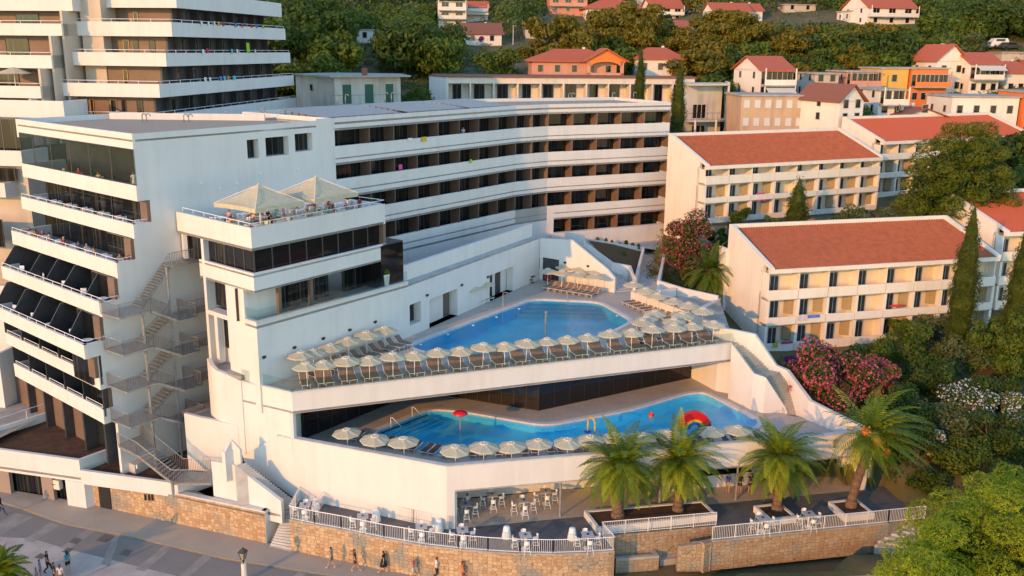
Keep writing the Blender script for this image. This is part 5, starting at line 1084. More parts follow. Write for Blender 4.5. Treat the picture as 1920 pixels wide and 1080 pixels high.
# ================= hillside houses =================
def house(base,w,dp,h,az,lab,wallm,roof='gable',rm=TILE2,rh=1.6,st=2,nw=3,balc=False,nm='hill_house',over=.5,side=2,wm=None,grp=None,awn=0):
    x,y,z=base; D1=azd(az); N1=azd(az-90); t=thing(nm,(x,y,z),lab,'house',grp)
    p=lambda u,v:(x+D1[0]*u+N1[0]*v,y+D1[1]*u+N1[1]*v)
    c=[p(0,0),p(w,0),p(w,dp),p(0,dp)]; MB().prism(c,z-6,z+h).build('wall',wallm,t)
    if roof=='gable':   # ridge runs along the front
        a=[p(-over,-over),p(w+over,-over),p(w+over,dp+over),p(-over,dp+over)]; r=[p(-over,dp/2),p(w+over,dp/2)]; mb=MB(); th=.18
        for (s,e,rr0,rr1) in ((a[0],a[1],r[0],r[1]),(a[2],a[3],r[1],r[0])): mb.add([(*s,z+h),(*e,z+h),(*rr1,z+h+rh),(*rr0,z+h+rh),(*s,z+h-th),(*e,z+h-th),(*rr1,z+h+rh-th),(*rr0,z+h+rh-th)],[(0,1,2,3),(7,6,5,4),(0,4,5,1),(1,5,6,2),(3,7,4,0)])
        rf_=mb.build('roof',rm,t)
        for u in (0,w): g=MB(); q0,q1,q2=p(u,0),p(u,dp),p(u,dp/2); q0b,q1b,q2b=p(u+(.1 if u==0 else -.1),0),p(u+(.1 if u==0 else -.1),dp),p(u+(.1 if u==0 else -.1),dp/2); g.add([(*q0,z+h-.1),(*q1,z+h-.1),(*q2,z+h+rh*.93),(*q0b,z+h-.1),(*q1b,z+h-.1),(*q2b,z+h+rh*.93)],[(0,1,2),(5,4,3),(0,3,4,1),(1,4,5,2),(2,5,3,0)]); g.build('gable',wallm,t)
    elif roof=='cross':  # gable faces the front
        a=[p(-over,-over),p(w+over,-over),p(w+over,dp+over),p(-over,dp+over)]; r=[p(w/2,-over),p(w/2,dp+over)]; mb=MB(); th=.18
        for (s,e,rr0,rr1) in ((a[3],a[0],r[1],r[0]),(a[1],a[2],r[0],r[1])): mb.add([(*s,z+h),(*e,z+h),(*rr1,z+h+rh),(*rr0,z+h+rh),(*s,z+h-th),(*e,z+h-th),(*rr1,z+h+rh-th),(*rr0,z+h+rh-th)],[(0,1,2,3),(7,6,5,4),(0,4,5,1),(1,5,6,2),(3,7,4,0),(2,6,7,3)])
        rf_=mb.build('roof',rm,t)
        for v in (0,dp): g=MB(); e_=.1 if v==0 else -.1; q=[p(0,v),p(w,v),p(w/2,v),p(0,v+e_),p(w,v+e_),p(w/2,v+e_)]; zz=[z+h-.1,z+h-.1,z+h+rh*.93]*2; g.add([(*a_,b_) for a_,b_ in zip(q,zz)],[(0,1,2),(5,4,3),(0,3,4,1),(1,4,5,2),(2,5,3,0)]); g.build('gable',wallm,t)
    elif roof=='hip':
        a=[p(-over,-over),p(w+over,-over),p(w+over,dp+over),p(-over,dp+over)]; r=[p(w*.3,dp/2),p(w*.7,dp/2)]; mb=MB(); mb.add([(*q,z+h) for q in a]+[(*q,z+h+rh) for q in r]+[(*q,z+h-.2) for q in a],[(0,1,5,4),(1,2,5),(2,3,4,5),(3,0,4),(9,8,7,6),(0,6,7,1),(1,7,8,2),(2,8,9,3),(3,9,6,0)]); rf_=mb.build('roof',rm,t)
    else:
        rf_=MB().prism([p(-.3,-.3),p(w+.3,-.3),p(w+.3,dp+.3),p(-.3,dp+.3)],z+h,z+h+.25).build('roof',CONC,t)
    if roof!='flat' and w>6: q=p(w*.65,dp*.6); MB().box((*q,z+h+rh*.8),(.5,.5,1.4)).build('chimney',CREAM,rf_)
    sh=h/st
    for s in range(st):
        for i in range(nw):
            u=w*(i+.5)/nw; big=balc and s>=(1 if st>1 else 0); ww=.9 if big else .5
            a,b=p(u-ww/1,-.04),p(u+ww/1,-.04); winpanel(t,a,b,z+s*sh+(.15 if big else .9),z+s*sh+2.2,wm or GLASSB,2 if big else 1,WFR)
        for i in range(side):
            v=dp*(i+.5)/side; a,b=p(-.04,v+.4),p(-.04,v-.4); winpanel(t,a,b,z+s*sh+1,z+s*sh+2.1,GLASS,1,WFR)
        if balc and s>=1:
            MB().prism([p(0,-1.5),p(w,-1.5),p(w,0),p(0,0)],z+s*sh-.1,z+s*sh+.1).build('balcony_floor',CONC,t); MB().strip([p(0,0),p(0,-1.5),p(w,-1.5),p(w,0)][1:3],z+s*sh+.1,z+s*sh+.95,.12).build('balcony_parapet',wallm,t)
            for u in (.0,w-.2): q=p(u+.1,-1.4); MB().box((*q,z+s*sh+1.4),(.16,.16,2.6)).build('post',wallm,t)
            if s<=awn: a,b,c2,d2=p(.3,-1.3),p(w-.3,-1.3),p(w-.3,-2.6),p(.3,-2.6); MB().add([(*a,z+(s+1)*sh-.3),(*b,z+(s+1)*sh-.3),(*c2,z+(s+1)*sh-1.1),(*d2,z+(s+1)*sh-1.1),(*a,z+(s+1)*sh-.34),(*b,z+(s+1)*sh-.34),(*c2,z+(s+1)*sh-1.14),(*d2,z+(s+1)*sh-1.14)],[(0,1,2,3),(7,6,5,4),(3,2,6,7)]).build('awning',CANVASW,t)
    return t
HP=[]
HBOX=[]
def hh(px_,py_,wpx,hpx,az,lab,wallm,dist=None,**k):
    b=T(px_,py_) if dist is None else Vector((*vpt(px_,0,dist),0))
    if dist is not None: b.z=Zat(px_,py_,b)
    s=ppm(b); w_=wpx/s; h_=hpx/s; HBOX.append((px_-4,px_+wpx+4,py_-hpx*1.35,py_-hpx*.22,math.hypot(b.x,b.y))); HP.append((b.x+w_/2,b.y+4,max(w_,9)*.75)); return house((b.x,b.y,b.z),w_,k.pop('dp',8),h_,az,lab,wallm,**k)
hh(1400,244,62,110,80,'tall cream house with a red gabled roof, solar panel and striped awnings, right of the cypresses',CREAMW,152,dp=11,roof='gable',rh=2.2,st=4,nw=3,balc=True,side=2,awn=2)
oh=hh(992,145,160,31,86,'orange house with a hipped terracotta roof and arched loggia above the room block',SALMON,166,roof='hip',rm=TILE2,rh=2.,st=1,nw=5,balc=False,over=.8)
hh(868,84,73,20,82,'small cream gabled house with a brown roof and purple flowers, on the wooded slope',CREAMW,None,roof='gable',rm=TILE3,rh=2.6,st=1,nw=2,dp=9,side=1)
hh(822,52,52,46,84,'white flat-roofed three-storey house high on the wooded slope',CREAMW,None,roof='flat',st=3,nw=2,balc=True,side=1)
hh(875,42,40,27,84,'white house wing with a red roof attached right of the flat-roofed house',CREAMW,None,roof='gable',rh=1.8,st=2,nw=2,balc=True,awn=1)
hh(985,72,65,18,86,'low yellow-grey flat-roofed house half hidden in trees above the orange house',BEIGE,None,roof='flat',st=1,nw=2)
hh(1180,140,90,30,86,'white house with an orange hipped roof between the two cypresses',CREAMW,178,roof='hip',rh=2,st=1,nw=3)
hh(668,80,32,22,84,'tiny white flat-roofed house at the left of the wooded slope',CREAMW,None,roof='flat',st=1,nw=1)
hh(1098,38,104,22,86,'wide cream house with a long terracotta hipped roof near the top of the picture',CREAMW,None,roof='hip',rh=2.5,st=1,nw=3,over=1)
hh(1030,26,70,28,86,'salmon house at the top edge, left of the wide hipped roof',SALMON,None,roof='gable',rh=2,st=2,nw=3,balc=True)
hh(1220,42,62,26,80,'white house with a bright red gabled roof, top centre, left of the parked cars',CREAMW,None,roof='gable',rm=TILE2,rh=3,st=2,nw=3,balc=True,dp=10)
hh(1262,68,42,18,70,'small white house with a red lean roof just below the bright red gabled house',CREAMW,None,roof='gable',rm=TILE2,rh=1.6,st=1,nw=1)
hh(1200,12,60,20,86,'pale grey house cut by the top edge above the bright red gabled house',OLDW,None,roof='flat',st=1,nw=3,balc=False)
hh(1336,52,72,30,84,'cream house with green-framed windows and red roof right of the parked cars',CREAMW,None,roof='gable',rh=2.4,st=2,nw=4,dp=10)
hh(1385,42,45,22,84,'cream house wing with a red roof behind the green-windowed house',CREAM,None,roof='gable',rh=2,st=1,nw=2)
hh(1470,24,60,14,86,'low cream outbuilding on the bare earth bank near the top edge',BEIGE,None,roof='flat',st=1,nw=2)
hh(1625,50,100,34,78,'large cream gabled house with verandas on the ridge at the upper right',CREAMW,None,roof='gable',rh=3.6,st=2,nw=3,balc=True,dp=12)
hh(1594,42,30,20,84,'small cream annex left of the large gabled house on the ridge',CREAM,None,roof='flat',st=1,nw=2)
hh(1498,186,46,46,84,'beige two-storey house with a grey mono roof and orange balcony front',BEIGE,164,roof='flat',st=2,nw=2)
hh(1555,186,62,50,84,'two-storey house with an orange balcony and blue railing under a grey roof',SALMON,166,roof='flat',st=2,nw=3,balc=True)
hh(1616,196,54,66,84,'bright yellow two-storey house wall right of the orange balcony house',YELLOW,168,roof='flat',st=2,nw=1)
hh(1672,196,70,66,84,'yellow and orange house with two tiers of balconies under red canopies',ORANGE,168,roof='flat',st=2,nw=4,balc=True)
hh(1712,178,34,22,84,'open concrete roof frame building above the yellow house',CONCL,176,roof='flat',st=1,nw=1)
hh(1715,175,62,60,80,'tall white gabled house with brown verge behind the orange houses',CREAMW,174,roof='cross',rm=TILE2,rh=3,st=2,nw=2,side=2)
hh(1776,178,60,58,82,'cream house with verandas, white parasol and purple creeper right of the white gable',CREAMW,172,roof='gable',rh=2,st=2,nw=3,balc=True,awn=1)
hh(1843,178,62,42,82,'small cream house with a red hipped roof and grey awning at the right edge',CREAMW,174,roof='hip',rh=2,st=1,nw=3)
hh(1833,148,95,48,86,'flat-roofed cream house with cars parked above it, far right',BEIGE,190,roof='flat',st=1,nw=4)
hh(1885,178,60,50,84,'pale cream house cut by the right edge behind the small hipped one',CREAMW,182,roof='cross',rm=TILE2,rh=1.5,st=2,nw=2)
hh(1366,247,122,66,86,'weathered beige two-storey block with orange alcoves, white shutters and awnings',stucco('ochre_render',(.55,.38,.24),(.42,.3,.2)),142,roof='flat',st=2,nw=6,side=0,wm=mat('white_shutter',(.6,.58,.55),.6))
hh(1540,240,62,50,62,'cream house with a brown gabled roof right of the weathered beige block',CREAMW,136,roof='cross',rm=TILE3,rh=2.4,st=2,nw=2,side=1)
hh(1612,222,50,52,84,'white house with a small balcony, white parasol and cornice behind the brown gable',CREAMW,146,roof='flat',st=2,nw=2,balc=True)
hh(1744,222,130,40,86,'low cream terrace house behind trees with a white square window',CREAMW,150,roof='flat',st=1,nw=4)
hh(1876,236,44,62,86,'bright orange house at the right edge with a white air conditioner',ORANGE,150,roof='flat',st=2,nw=1)
hh(1660,222,80,6,80,'small cream gable top peeping over the bright red annex roof',CREAMW,143,roof='cross',rm=TILE3,rh=1.2,st=1,nw=1)

# front gable with an arched loggia on the orange house
_l=oh.location; _d=azd(86); _n=azd(-4); _p=lambda u,v:(_l.x+_d[0]*u+_n[0]*v,_l.y+_d[1]*u+_n[1]*v); _h=31/ppm(_l)
mb=MB(); _q=[_p(9.4,-1.6),_p(15.8,-1.6),_p(15.8,.2),_p(9.4,.2)]; MB().strip([_q[0],_p(10,-1.6)],_l.z,_l.z+_h,.3).build('loggia_pier',SALMON,oh); MB().strip([_p(15.2,-1.6),_q[1]],_l.z,_l.z+_h,.3).build('loggia_pier',SALMON,oh)
MB().strip([_q[0],_q[1]],_l.z-.1,_l.z+.9,.2).build('loggia_parapet',SALMON,oh)
arc=[]
for i in range(11):
    a=math.pi*i/10; arc.append((*_p(12.6-2.6*math.cos(a),-1.6),_l.z+_h-1.0+.9*math.sin(a)))
top=[(*_p(9.0,-1.6),_l.z+_h),(*_p(12.6,-1.6),_l.z+_h+1.9),(*_p(16.2,-1.6),_l.z+_h)]
mb=MB(); mb.add(top+arc[::-1],[tuple(range(14))]); mb.build('arched_gable',ORANGE,oh)
mb=MB(); r0,r1,r2=_p(8.6,-2.2),_p(12.6,-2.2),_p(16.6,-2.2); b0,b1,b2=_p(8.6,3),_p(12.6,5),_p(16.6,3); z=_l.z+_h
mb.add([(*r0,z),(*r1,z+2.2),(*r2,z),(*b0,z),(*b1,z+2.2),(*b2,z),(*r0,z-.22),(*r1,z+1.95),(*r2,z-.22)],[(0,1,4,3),(1,2,5,4),(6,7,1,0),(7,8,2,1)]); mb.build('front_gable_roof',TILE2,oh)
# ================= vegetation =================
RS=np.random.RandomState(11)
def cloud(blobs,n,size,flat=.35,shell=.55,asp=.6):
    """leaf quads spread through ellipsoid blobs (cx,cy,cz,rx,ry,rz)"""
    B=np.array(blobs,float); wgt=(B[:,3]*B[:,4]+B[:,3]*B[:,5]); wgt/=wgt.sum(); k=RS.choice(len(B),n,p=wgt); b=B[k]
    d=RS.normal(size=(n,3)); d/=np.linalg.norm(d,axis=1)[:,None]; r=(shell+(1-shell)*RS.rand(n))**.7
    r*=1+.16*np.sin(d[:,0]*5+k)*np.cos(d[:,1]*6+k*2)
    c=b[:,:3]+d*b[:,3:6]*r[:,None]
    nn=d*.8+RS.normal(size=(n,3))*.7; nn[:,2]+=flat; nn/=np.linalg.norm(nn,axis=1)[:,None]
    t=np.cross(nn,RS.normal(size=(n,3))); t/=np.linalg.norm(t,axis=1)[:,None]; u=np.cross(nn,t)
    s=size*(.6+.8*RS.rand(n))[:,None]; t=t*s; u=u*s*asp
    return np.stack([c-t,c-u*.8,c+t,c+u*.8],1).reshape(-1,3)
def qmesh(name,V,mt,parent=None):
    off=np.array(WL(parent)); V=(V-off).astype(np.float32); nv=len(V); nf=nv//4; me=D.meshes.new(name)
    me.vertices.add(nv); me.vertices.foreach_set('co',V.ravel()); me.loops.add(nv); me.loops.foreach_set('vertex_index',np.arange(nv,dtype=np.int32))
    me.polygons.add(nf); me.polygons.foreach_set('loop_start',np.arange(0,nv,4,dtype=np.int32)); me.update(calc_edges=True); me.validate(); me.materials.append(mt)
    o=D.objects.new(name,me); COL.objects.link(o)
    if parent: o.parent=parent; KIDS.setdefault(parent.name,[]).append(o)
    return o
def tree(name,label,cat,blobs,n,size,mt,th,tr,group=None,loc=(0,0,0),flat=.35,shell=.5,limbs=6,asp=.6,fl=None,fn=0):
    t=thing(name,loc,label,cat,group); L=Vector(loc)
    tk=MB(); B=[Vector(b[:3]) for b in blobs]; cz=th
    lean=Vector((random.uniform(-.3,.3),random.uniform(-.3,.3),0)); m0=L+Vector((0,0,-.6)); m1=L+lean*.5+Vector((0,0,th*.6)); m2=L+lean+Vector((0,0,th))
    tk.tube(m0,m1,tr,7,tr*.8); tk.tube(m1,m2,tr*.8,7,tr*.55)
    for i in range(min(limbs,len(B))):
        b=L+B[i]; mid=(m2+b)/2+Vector((0,0,-.1)); s=m1 if i%2 else m2; tk.tube(s,mid,tr*.5,5,tr*.3); tk.tube(mid,b,tr*.3,4,tr*.1)
    tk.build('trunk',BARK,t,smooth=True,ruv=False)
    bl=[(b[0]+loc[0],b[1]+loc[1],b[2]+loc[2],*b[3:]) for b in blobs]
    c=qmesh('crown',cloud(bl,n,size,flat,shell,asp),mt,t)
    if fl: qmesh('blossom',cloud([(b[0],b[1],b[2],b[3]*1.03,b[4]*1.03,b[5]*1.05) for b in bl],fn,size*.75,.6,.93,.9),fl,c)
    return t
def rblobs(R,H,z0,n,rr=.45,sq=.7):
    out=[]
    for i in range(n):
        a=random.uniform(0,6.28); q=math.sqrt(random.random())*R*(1-rr*.6); z=z0+random.random()*(H-z0)*(1-.35*q/R); r=R*rr*random.uniform(.75,1.25); out.append((q*math.cos(a),q*math.sin(a),z,r,r,r*sq))
    out.sort(key=lambda b:-b[2]); return out
protos={}
def mkproto(k,name,label,R,H,z0,nb,n,size,mt,th,tr,grp,**kw): protos[k]=tree(name,label,'tree',rblobs(R,H,z0,nb,**{q:kw.pop(q) for q in list(kw) if q in('rr','sq')}),n,size,mt,th,tr,grp,(0,0,0),**kw)
mkproto('d0','broadleaf_tree','dense dark green tree on the wooded hillside behind the buildings',2.8,4.6,1.6,12,2600,.26,LF['dark'],1.8,.16,'dark trees on the hillside')
mkproto('d1','broadleaf_tree','dense dark green tree on the wooded hillside behind the buildings',3.2,5.2,1.7,14,3000,.27,LF['dark'],2.,.18,'dark trees on the hillside')
mkproto('m0','broadleaf_tree','mid green bushy tree on the wooded hillside behind the buildings',2.7,4.4,1.4,12,2600,.26,LF['mid'],1.6,.15,'mid green trees on the hillside')
mkproto('m1','broadleaf_tree','mid green bushy tree on the wooded hillside behind the buildings',3.4,5.,1.5,15,3200,.28,LF['mid'],1.8,.18,'mid green trees on the hillside')
mkproto('o0','olive_tree','grey-green olive tree among the darker trees of the hillside',2.3,3.6,1.2,10,2200,.22,LF['olive'],1.4,.15,'olive trees on the hillside')
mkproto('g0','pine_tree','golden green sunlit pine on the wooded hillside behind the buildings',3.1,6.2,2.2,12,3200,.24,LF['gold'],3.,.18,'sunlit pines on the hillside',rr=.36,sq=.5)
mkproto('g1','pine_tree','golden green sunlit pine on the wooded hillside behind the buildings',3.6,6.8,2.4,14,3600,.25,LF['gold'],3.2,.2,'sunlit pines on the hillside',rr=.34,sq=.5)
def proj(q):
    v=Vector(q)-CP; d=v.dot(FW); return (960+F*v.dot(RT)/d,540-F*v.dot(UP)/d,d)
pos=[]; tries=0; cell={}
HB=[]
for hx,hy,hr in HP: HB.append((hx,hy,hr+1.2)); n_=math.hypot(hx,hy); HB.append((hx-hx/n_*8,hy-hy/n_*8,hr*.95)); HB.append((hx-hx/n_*14,hy-hy/n_*14,hr*.8)); HB.append((hx-hx/n_*20,hy-hy/n_*20,hr*.6)) if hy>195 else 0
def inhb(x,y,m=0): return any((x-a)**2+(y-b)**2<(r+m)**2 for a,b,r in HB)
def clearfar(x,y):
    # buildings and streets that must stay free
    if 126<y<170 and x<0.02*y-2: return y>170-0 or (x<-28 and y>150)
    if y<152 : return False
    return True
NOGO=[px([(800,300),(1375,300),(1375,140),(800,135)],26)]
far=[]
while tries<60000 and len(pos)<2600:
    tries+=1; y=math.sqrt(random.uniform(128**2,350**2)); x=random.uniform(-.62,.78)*y; z=TZ(x,y); a,b,d=proj((x,y,z+2))
    if not(-60<a<2250 and -50<b<330) or inpoly(x,y,CPX): continue
    if -30<x<34 and y<172: continue
    if y<150 and x<40: continue
    if inhb(x,y,.3): continue
    cr=4.4*F/d; tp_=b-5.5*F/d
    if any(a+cr*.8>h[0] and a-cr*.8<h[1] and tp_<h[3] and b>h[2] and math.hypot(x,y)<h[4]+2 for h in HBOX): continue
    if 30<x<75 and 118<y<134: continue
    # occasional clearings of bare earth
    if (math.sin(x*.09+1.3)*math.cos(y*.07+x*.02)>.86): continue
    sp=3.9+ (y-130)*.003; k=(int(x//sp),int(y//sp)); 
    if any((k[0]+i,k[1]+j) in cell and math.hypot(x-cell[(k[0]+i,k[1]+j)][0],y-cell[(k[0]+i,k[1]+j)][1])<sp for i in(-1,0,1) for j in(-1,0,1)): continue
    cell[k]=(x,y); pos.append((y,x,z))
pos.sort(key=lambda q:(q[0]+(500 if q[1]>.58*q[0] else 0))); near,farp=pos[:290],pos[290:]
hill=[]
for y,x,z in near:
    g=(math.sin(x*.05)+math.cos(y*.06+1)+random.uniform(-1,1)); r=random.random()
    k='g0' if g>1.2 and r<.5 else 'g1' if g>1.2 else ('o0' if r<.16 else 'd0' if r<.42 else 'd1' if r<.62 else 'm0' if r<.82 else 'm1')
    s=random.uniform(.8,1.35); s*=1.3+.25*random.random(); hill.append((place(protos[k],(x,y,z-.2),random.uniform(0,6.28),sc=(s,s,s*random.uniform(.85,1.1))),k,proj((x,y,z+2))))
LMK=[(1400,190,'tall awning house'),(1072,125,'orange house'),(905,65,'brown-roofed gabled house'),(848,25,'white flat-roofed house'),(1017,62,'low yellow-grey house'),(1225,115,'hipped house between the cypresses'),(668,70,'tiny white house'),(1250,30,'bright red gabled house'),(1372,35,'green-windowed house'),(1675,25,'large house on the ridge'),(1527,160,'beige mono-roofed house'),(1645,165,'bright yellow house'),(1745,145,'tall white gabled house'),(1880,120,'flat-roofed house under the parked cars'),(1430,215,'weathered beige block'),(1570,215,'brown-gabled house'),(1805,200,'low cream terrace house'),(1896,205,'bright orange house'),(655,165,'green-door building'),(845,150,'left end of the room block'),(580,60,'shaded tower side'),(1600,110,'middle of the pine belt'),(1480,110,'awning house roof pipes'),(1800,60,'upper right utility pole')]
KN={'d':'dark green tree','m':'mid green tree','o':'grey-green olive','g':'golden pine'}
rk={}
for o_,k_,(a_,b_,_) in sorted(hill,key=lambda h:h[2][1]):
    L_=min(LMK,key=lambda l:(l[0]-a_)**2+((l[1]-b_)*1.5)**2); dx,dy=a_-L_[0],(b_-L_[1])*1.5; sd_=('right of' if dx>0 else 'left of') if abs(dx)>abs(dy) else ('behind' if dy<0 else 'below'); rk.setdefault((k_[0],L_[2],sd_),[]).append((math.hypot(dx,dy),o_))
for (k_,l_,s_),v_ in rk.items():
    v_.sort(key=lambda q:q[0])
    for i_,(_,o_) in enumerate(v_): o_['label']='%s%s %s the %s'%('nearest ' if len(v_)>1 and i_==0 else (nth(i_)+' nearest ' if i_ else ''),KN[k_],s_,l_)
for k,pr in protos.items():
    if pr.name not in _used: pr.location=(60,200,TZ(60,200))
# far wood: one mass
chunks={'dark':[],'mid':[],'olive':[],'gold':[]}
for y,x,z in farp:
    g=(math.sin(x*.05)+math.cos(y*.06+1)+random.uniform(-1.2,1.2)); R=random.uniform(2.4,4.3); r=random.random()
    k='gold' if g>1.3 else ('olive' if r<.2 else 'dark' if r<.58 else 'mid')
    chunks[k].append((x,y,z+R*.75,R,R,R*.85)); chunks[k].append((x+random.uniform(-1.5,1.5),y+random.uniform(-1,1),z+R*1.15,R*.6,R*.6,R*.5))
root=thing('far_wood',(0,260,42),'continuous far wood of mixed dark, grey-green and golden trees covering the upper slope','wood'); root['kind']='stuff'
for k,bl in chunks.items():
    if bl: o=qmesh(k+'_foliage',cloud(bl,len(bl)*130,.4,.4,.6,.75),LF[k],root); o['kind']='stuff'
# --- palms
def palm(name,label,loc,h,R,nf,wind=(0,0),tr=.3,lean=(0,0),flowers=False,mt=PALML,grp=None,seed=1):
    rs=random.Random(seed); t=thing(name,loc,label,'palm tree',grp); L=Vector(loc); top=L+Vector((lean[0],lean[1],h)); tk=MB(); n=10; prev=None
    for i in range(n):
        a=L+Vector((lean[0]*(i/n)**1.5,lean[1]*(i/n)**1.5,h*i/n-(.3 if i==0 else 0))); b=L+Vector((lean[0]*((i+1)/n)**1.5,lean[1]*((i+1)/n)**1.5,h*(i+1)/n)); r=tr*(1.25 if i==0 else 1.-.12*i/n); tk.tube(a,b,r,12,r*.93)
    tk.lathe([(tr*.85,-.3),(tr*1.3,.15),(tr*1.2,.5),(tr*.4,.8)],tuple(top),12); tk.build('trunk',PBARK,t,smooth=True,ruv=False)
    V=[];V2=[]; W=Vector((wind[0],wind[1],0))
    for i in range(nf):
        f=i/nf; az_=i*2.39996+rs.uniform(-.15,.15); el=R_(78-118*f+rs.uniform(-8,8)); ln=R*rs.uniform(.95,1.15)*(1.0 if f<.8 else .85); d=Vector((math.cos(az_)*math.cos(el),math.sin(az_)*math.cos(el),math.sin(el)))
        p=top+Vector((0,0,.45)); seg=15; pts=[p.copy()]; v=d.copy()
        for s in range(seg): v=(v+Vector((0,0,-.085-.03*(1-f)))+W*.09).normalized(); p=p+v*(ln/seg); pts.append(p.copy())
        out=V if (i%3) else V2  # every third frond goes to the shade-toned leaf colour
        for s in range(1,seg+1):
            a,b=pts[s-1],pts[s]; ax=(b-a).normalized(); sd=ax.cross(Vector((0,0,1)))
            if sd.length<.05: sd=Vector((1,0,0))
            sd.normalize(); upv=sd.cross(ax); w_=.025
            out.extend([a-sd*w_,b-sd*w_,b+sd*w_,a+sd*w_])
            lf=.62*math.sin(math.pi*min(1,(s+1.5)/(seg+2.))**.8)+.1
            for sg in(-1,1):
                for q in (0,.5):
                    c=a.lerp(b,q); e=(sd*sg+ax*.55+upv*.18+Vector((0,0,-.35+rs.uniform(-.12,.12)))+W*.35).normalized(); tip=c+e*lf*rs.uniform(.85,1.1); m_=c+e*lf*.5; out.extend([c-ax*.02,m_+ax*-.06,tip,m_+ax*.06])
    arr=np.array([tuple(q) for q in V]); c=qmesh('crown',arr,mt,t); qmesh('shade_toned_fronds',np.array([tuple(q) for q in V2]),PALMD,c)
    if flowers:
        fb=[(top.x+dx,top.y+dy,top.z+dz,.35,.35,.4) for dx,dy,dz in((-.2,-1.0,.3),(.5,-1.2,-.5),(-.9,-.7,.9),(.1,-.9,-.1))]; qmesh('flower_cluster',cloud(fb,900,.1,.1,.2,.5),mat('palm_flower',(.65,.2,.02),.7),c)
    return t
palm('palm_tree','full round palm at the left end of the large white planter',(*XY(1158,968,3.0),3.0),3.5,3.6,70,tr=.42,lean=(.1,.3),seed=3)
palm('palm_tree','palm at the right end of the large white planter, second from the left',(*XY(1271,957,3.0),3.0),3.4,3.6,66,tr=.36,lean=(0,.3),wind=(.15,0),seed=5)
palm('palm_tree','full palm in the small square planter, third from the left',(*XY(1457,955,3.0),3.0),3.6,3.7,70,tr=.36,lean=(.0,.4),wind=(.25,0),seed=7)
palm('palm_tree','tall windblown palm with orange flower clusters in the right-hand planter',(*XY(1595,950,3.0),3.0),5.3,4.5,76,tr=.36,lean=(1.3,.4),wind=(1.0,.2),flowers=True,seed=9)
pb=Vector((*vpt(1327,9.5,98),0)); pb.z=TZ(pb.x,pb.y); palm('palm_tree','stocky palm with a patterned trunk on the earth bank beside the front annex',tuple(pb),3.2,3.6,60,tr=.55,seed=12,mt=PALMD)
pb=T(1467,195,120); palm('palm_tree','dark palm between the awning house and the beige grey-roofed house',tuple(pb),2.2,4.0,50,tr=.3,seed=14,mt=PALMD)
palm('palm_tree','green fan of palm leaves rising at the bottom left corner of the quay',(*XY(5,1120,0),0),1.6,2.,40,tr=.2,seed=17)
def dome(R,H,z0,nb,r0,r1,gap=1.15):
    out=[]; tr=0
    while len(out)<nb and tr<nb*60:
        tr+=1; a=random.uniform(0,6.283); u=math.sqrt(random.random()); hz=(H-z0)*math.sqrt(max(0,1-u*u)); z=z0+hz*random.choice((1,1,1,.72,.45))*random.uniform(.9,1.05); q=u*R*random.uniform(.88,1.05); r=random.uniform(r0,r1); c=(q*math.cos(a),q*math.sin(a),z)
        if any((c[0]-o[0])**2+(c[1]-o[1])**2+(c[2]-o[2])**2*2<((r+o[3])*gap/1.35)**2 for o in out): continue
        out.append((*c,r*1.15,r*1.15,r*.72))
    out.sort(key=lambda b:-b[2]); return out
# --- cypresses
def cypress(label,base,h,r,n=7000,sz=.13,mt=LF['cyp']):
    n=int(n*1.7); bl=[]; k=26
    for i in range(k):
        u=(i+.5)/k; rr=r*(math.sin(math.pi*min(1,(u*.9+.13)))**.8)*(1-u*.25)
        for j in range(2): bl.append((random.uniform(-.1,.1)*r*2,random.uniform(-.1,.1)*r*2,h*(.03+.95*u),rr*1.02,rr*1.02,h/k*1.3))
    t=tree('cypress_tree',label,'cypress',bl,n,sz,mt,h*.3,.16,'cypresses',tuple(base),flat=1.2,shell=.72,limbs=0,asp=.35)
    mb=MB(); mb.lathe([(max(.02,r*.8*(math.sin(math.pi*min(1,(u*.9+.13)))**.8)*(1-u*.25))*(1+.12*math.sin(u*40)),h*(.02+.95*u)) for u in [i/24 for i in range(25)]],tuple(base),9); mb.build('dense_inner_foliage',mt,t,ruv=False); return t
def cyp(label,x,ytop,w,dist,**k):
    b=Vector((*vpt(x,5,dist),0)); b.z=TZ(b.x,b.y); b=Vector((*vpt(x,b.z,dist),b.z)); cypress(label,b,Zat(x,ytop,b)-b.z,w/ppm(b)/2,**k)
cyp('short broad cypress between the two left annexes',1487,323,50,110)
cyp('tall slender cypress in front of the right end of the front annex',1790,360,56,88,n=9000)
cyp('tall slender cypress at the right edge of the picture, in front of the annex end',1893,382,60,86,n=9500)
cyp('narrow cypress behind the wing roof, the left one of the pair',1196,76,24,146)
cyp('cypress behind the right end of the wing roof, the right one of the pair',1267,108,33,138)
# --- single trees and shrubs with a place of their own
def single(name,lab,cat,x,y,w,h,mt,z=None,dist=None,n=6000,size=.16,nb=22,rr=.33,sq=.8,fl=None,fn=0,th=.35,grp=None,dz=0,z0=.25,flat=.35,shell=.5):
    if dist: b=Vector((*vpt(x,10,dist),0)); b.z=TZ(b.x,b.y); H=Zat(x,y-h,b)-b.z; s=ppm(b); R=w/s/2
    else: b=T(x,y,58) if z is None else P(x,y,z); s=ppm(b); R=w/s/2; H=h/s/math.cos(PITCH)
    return tree(name,lab,cat,rblobs(R,H*.86,H*z0,nb,rr=rr,sq=sq),n,size,mt,H*th,max(.08,R*.06),grp,(b.x,b.y,b.z-dz),fl=fl,fn=fn,flat=flat,shell=shell)
single('oleander_bush','huge pink flowering oleander between the pool wall and the front annex','oleander',1552,775,165,150,LF['dark'],n=9000,z0=.1,fl=LF['pink'],fn=5600,size=.15,dist=76)
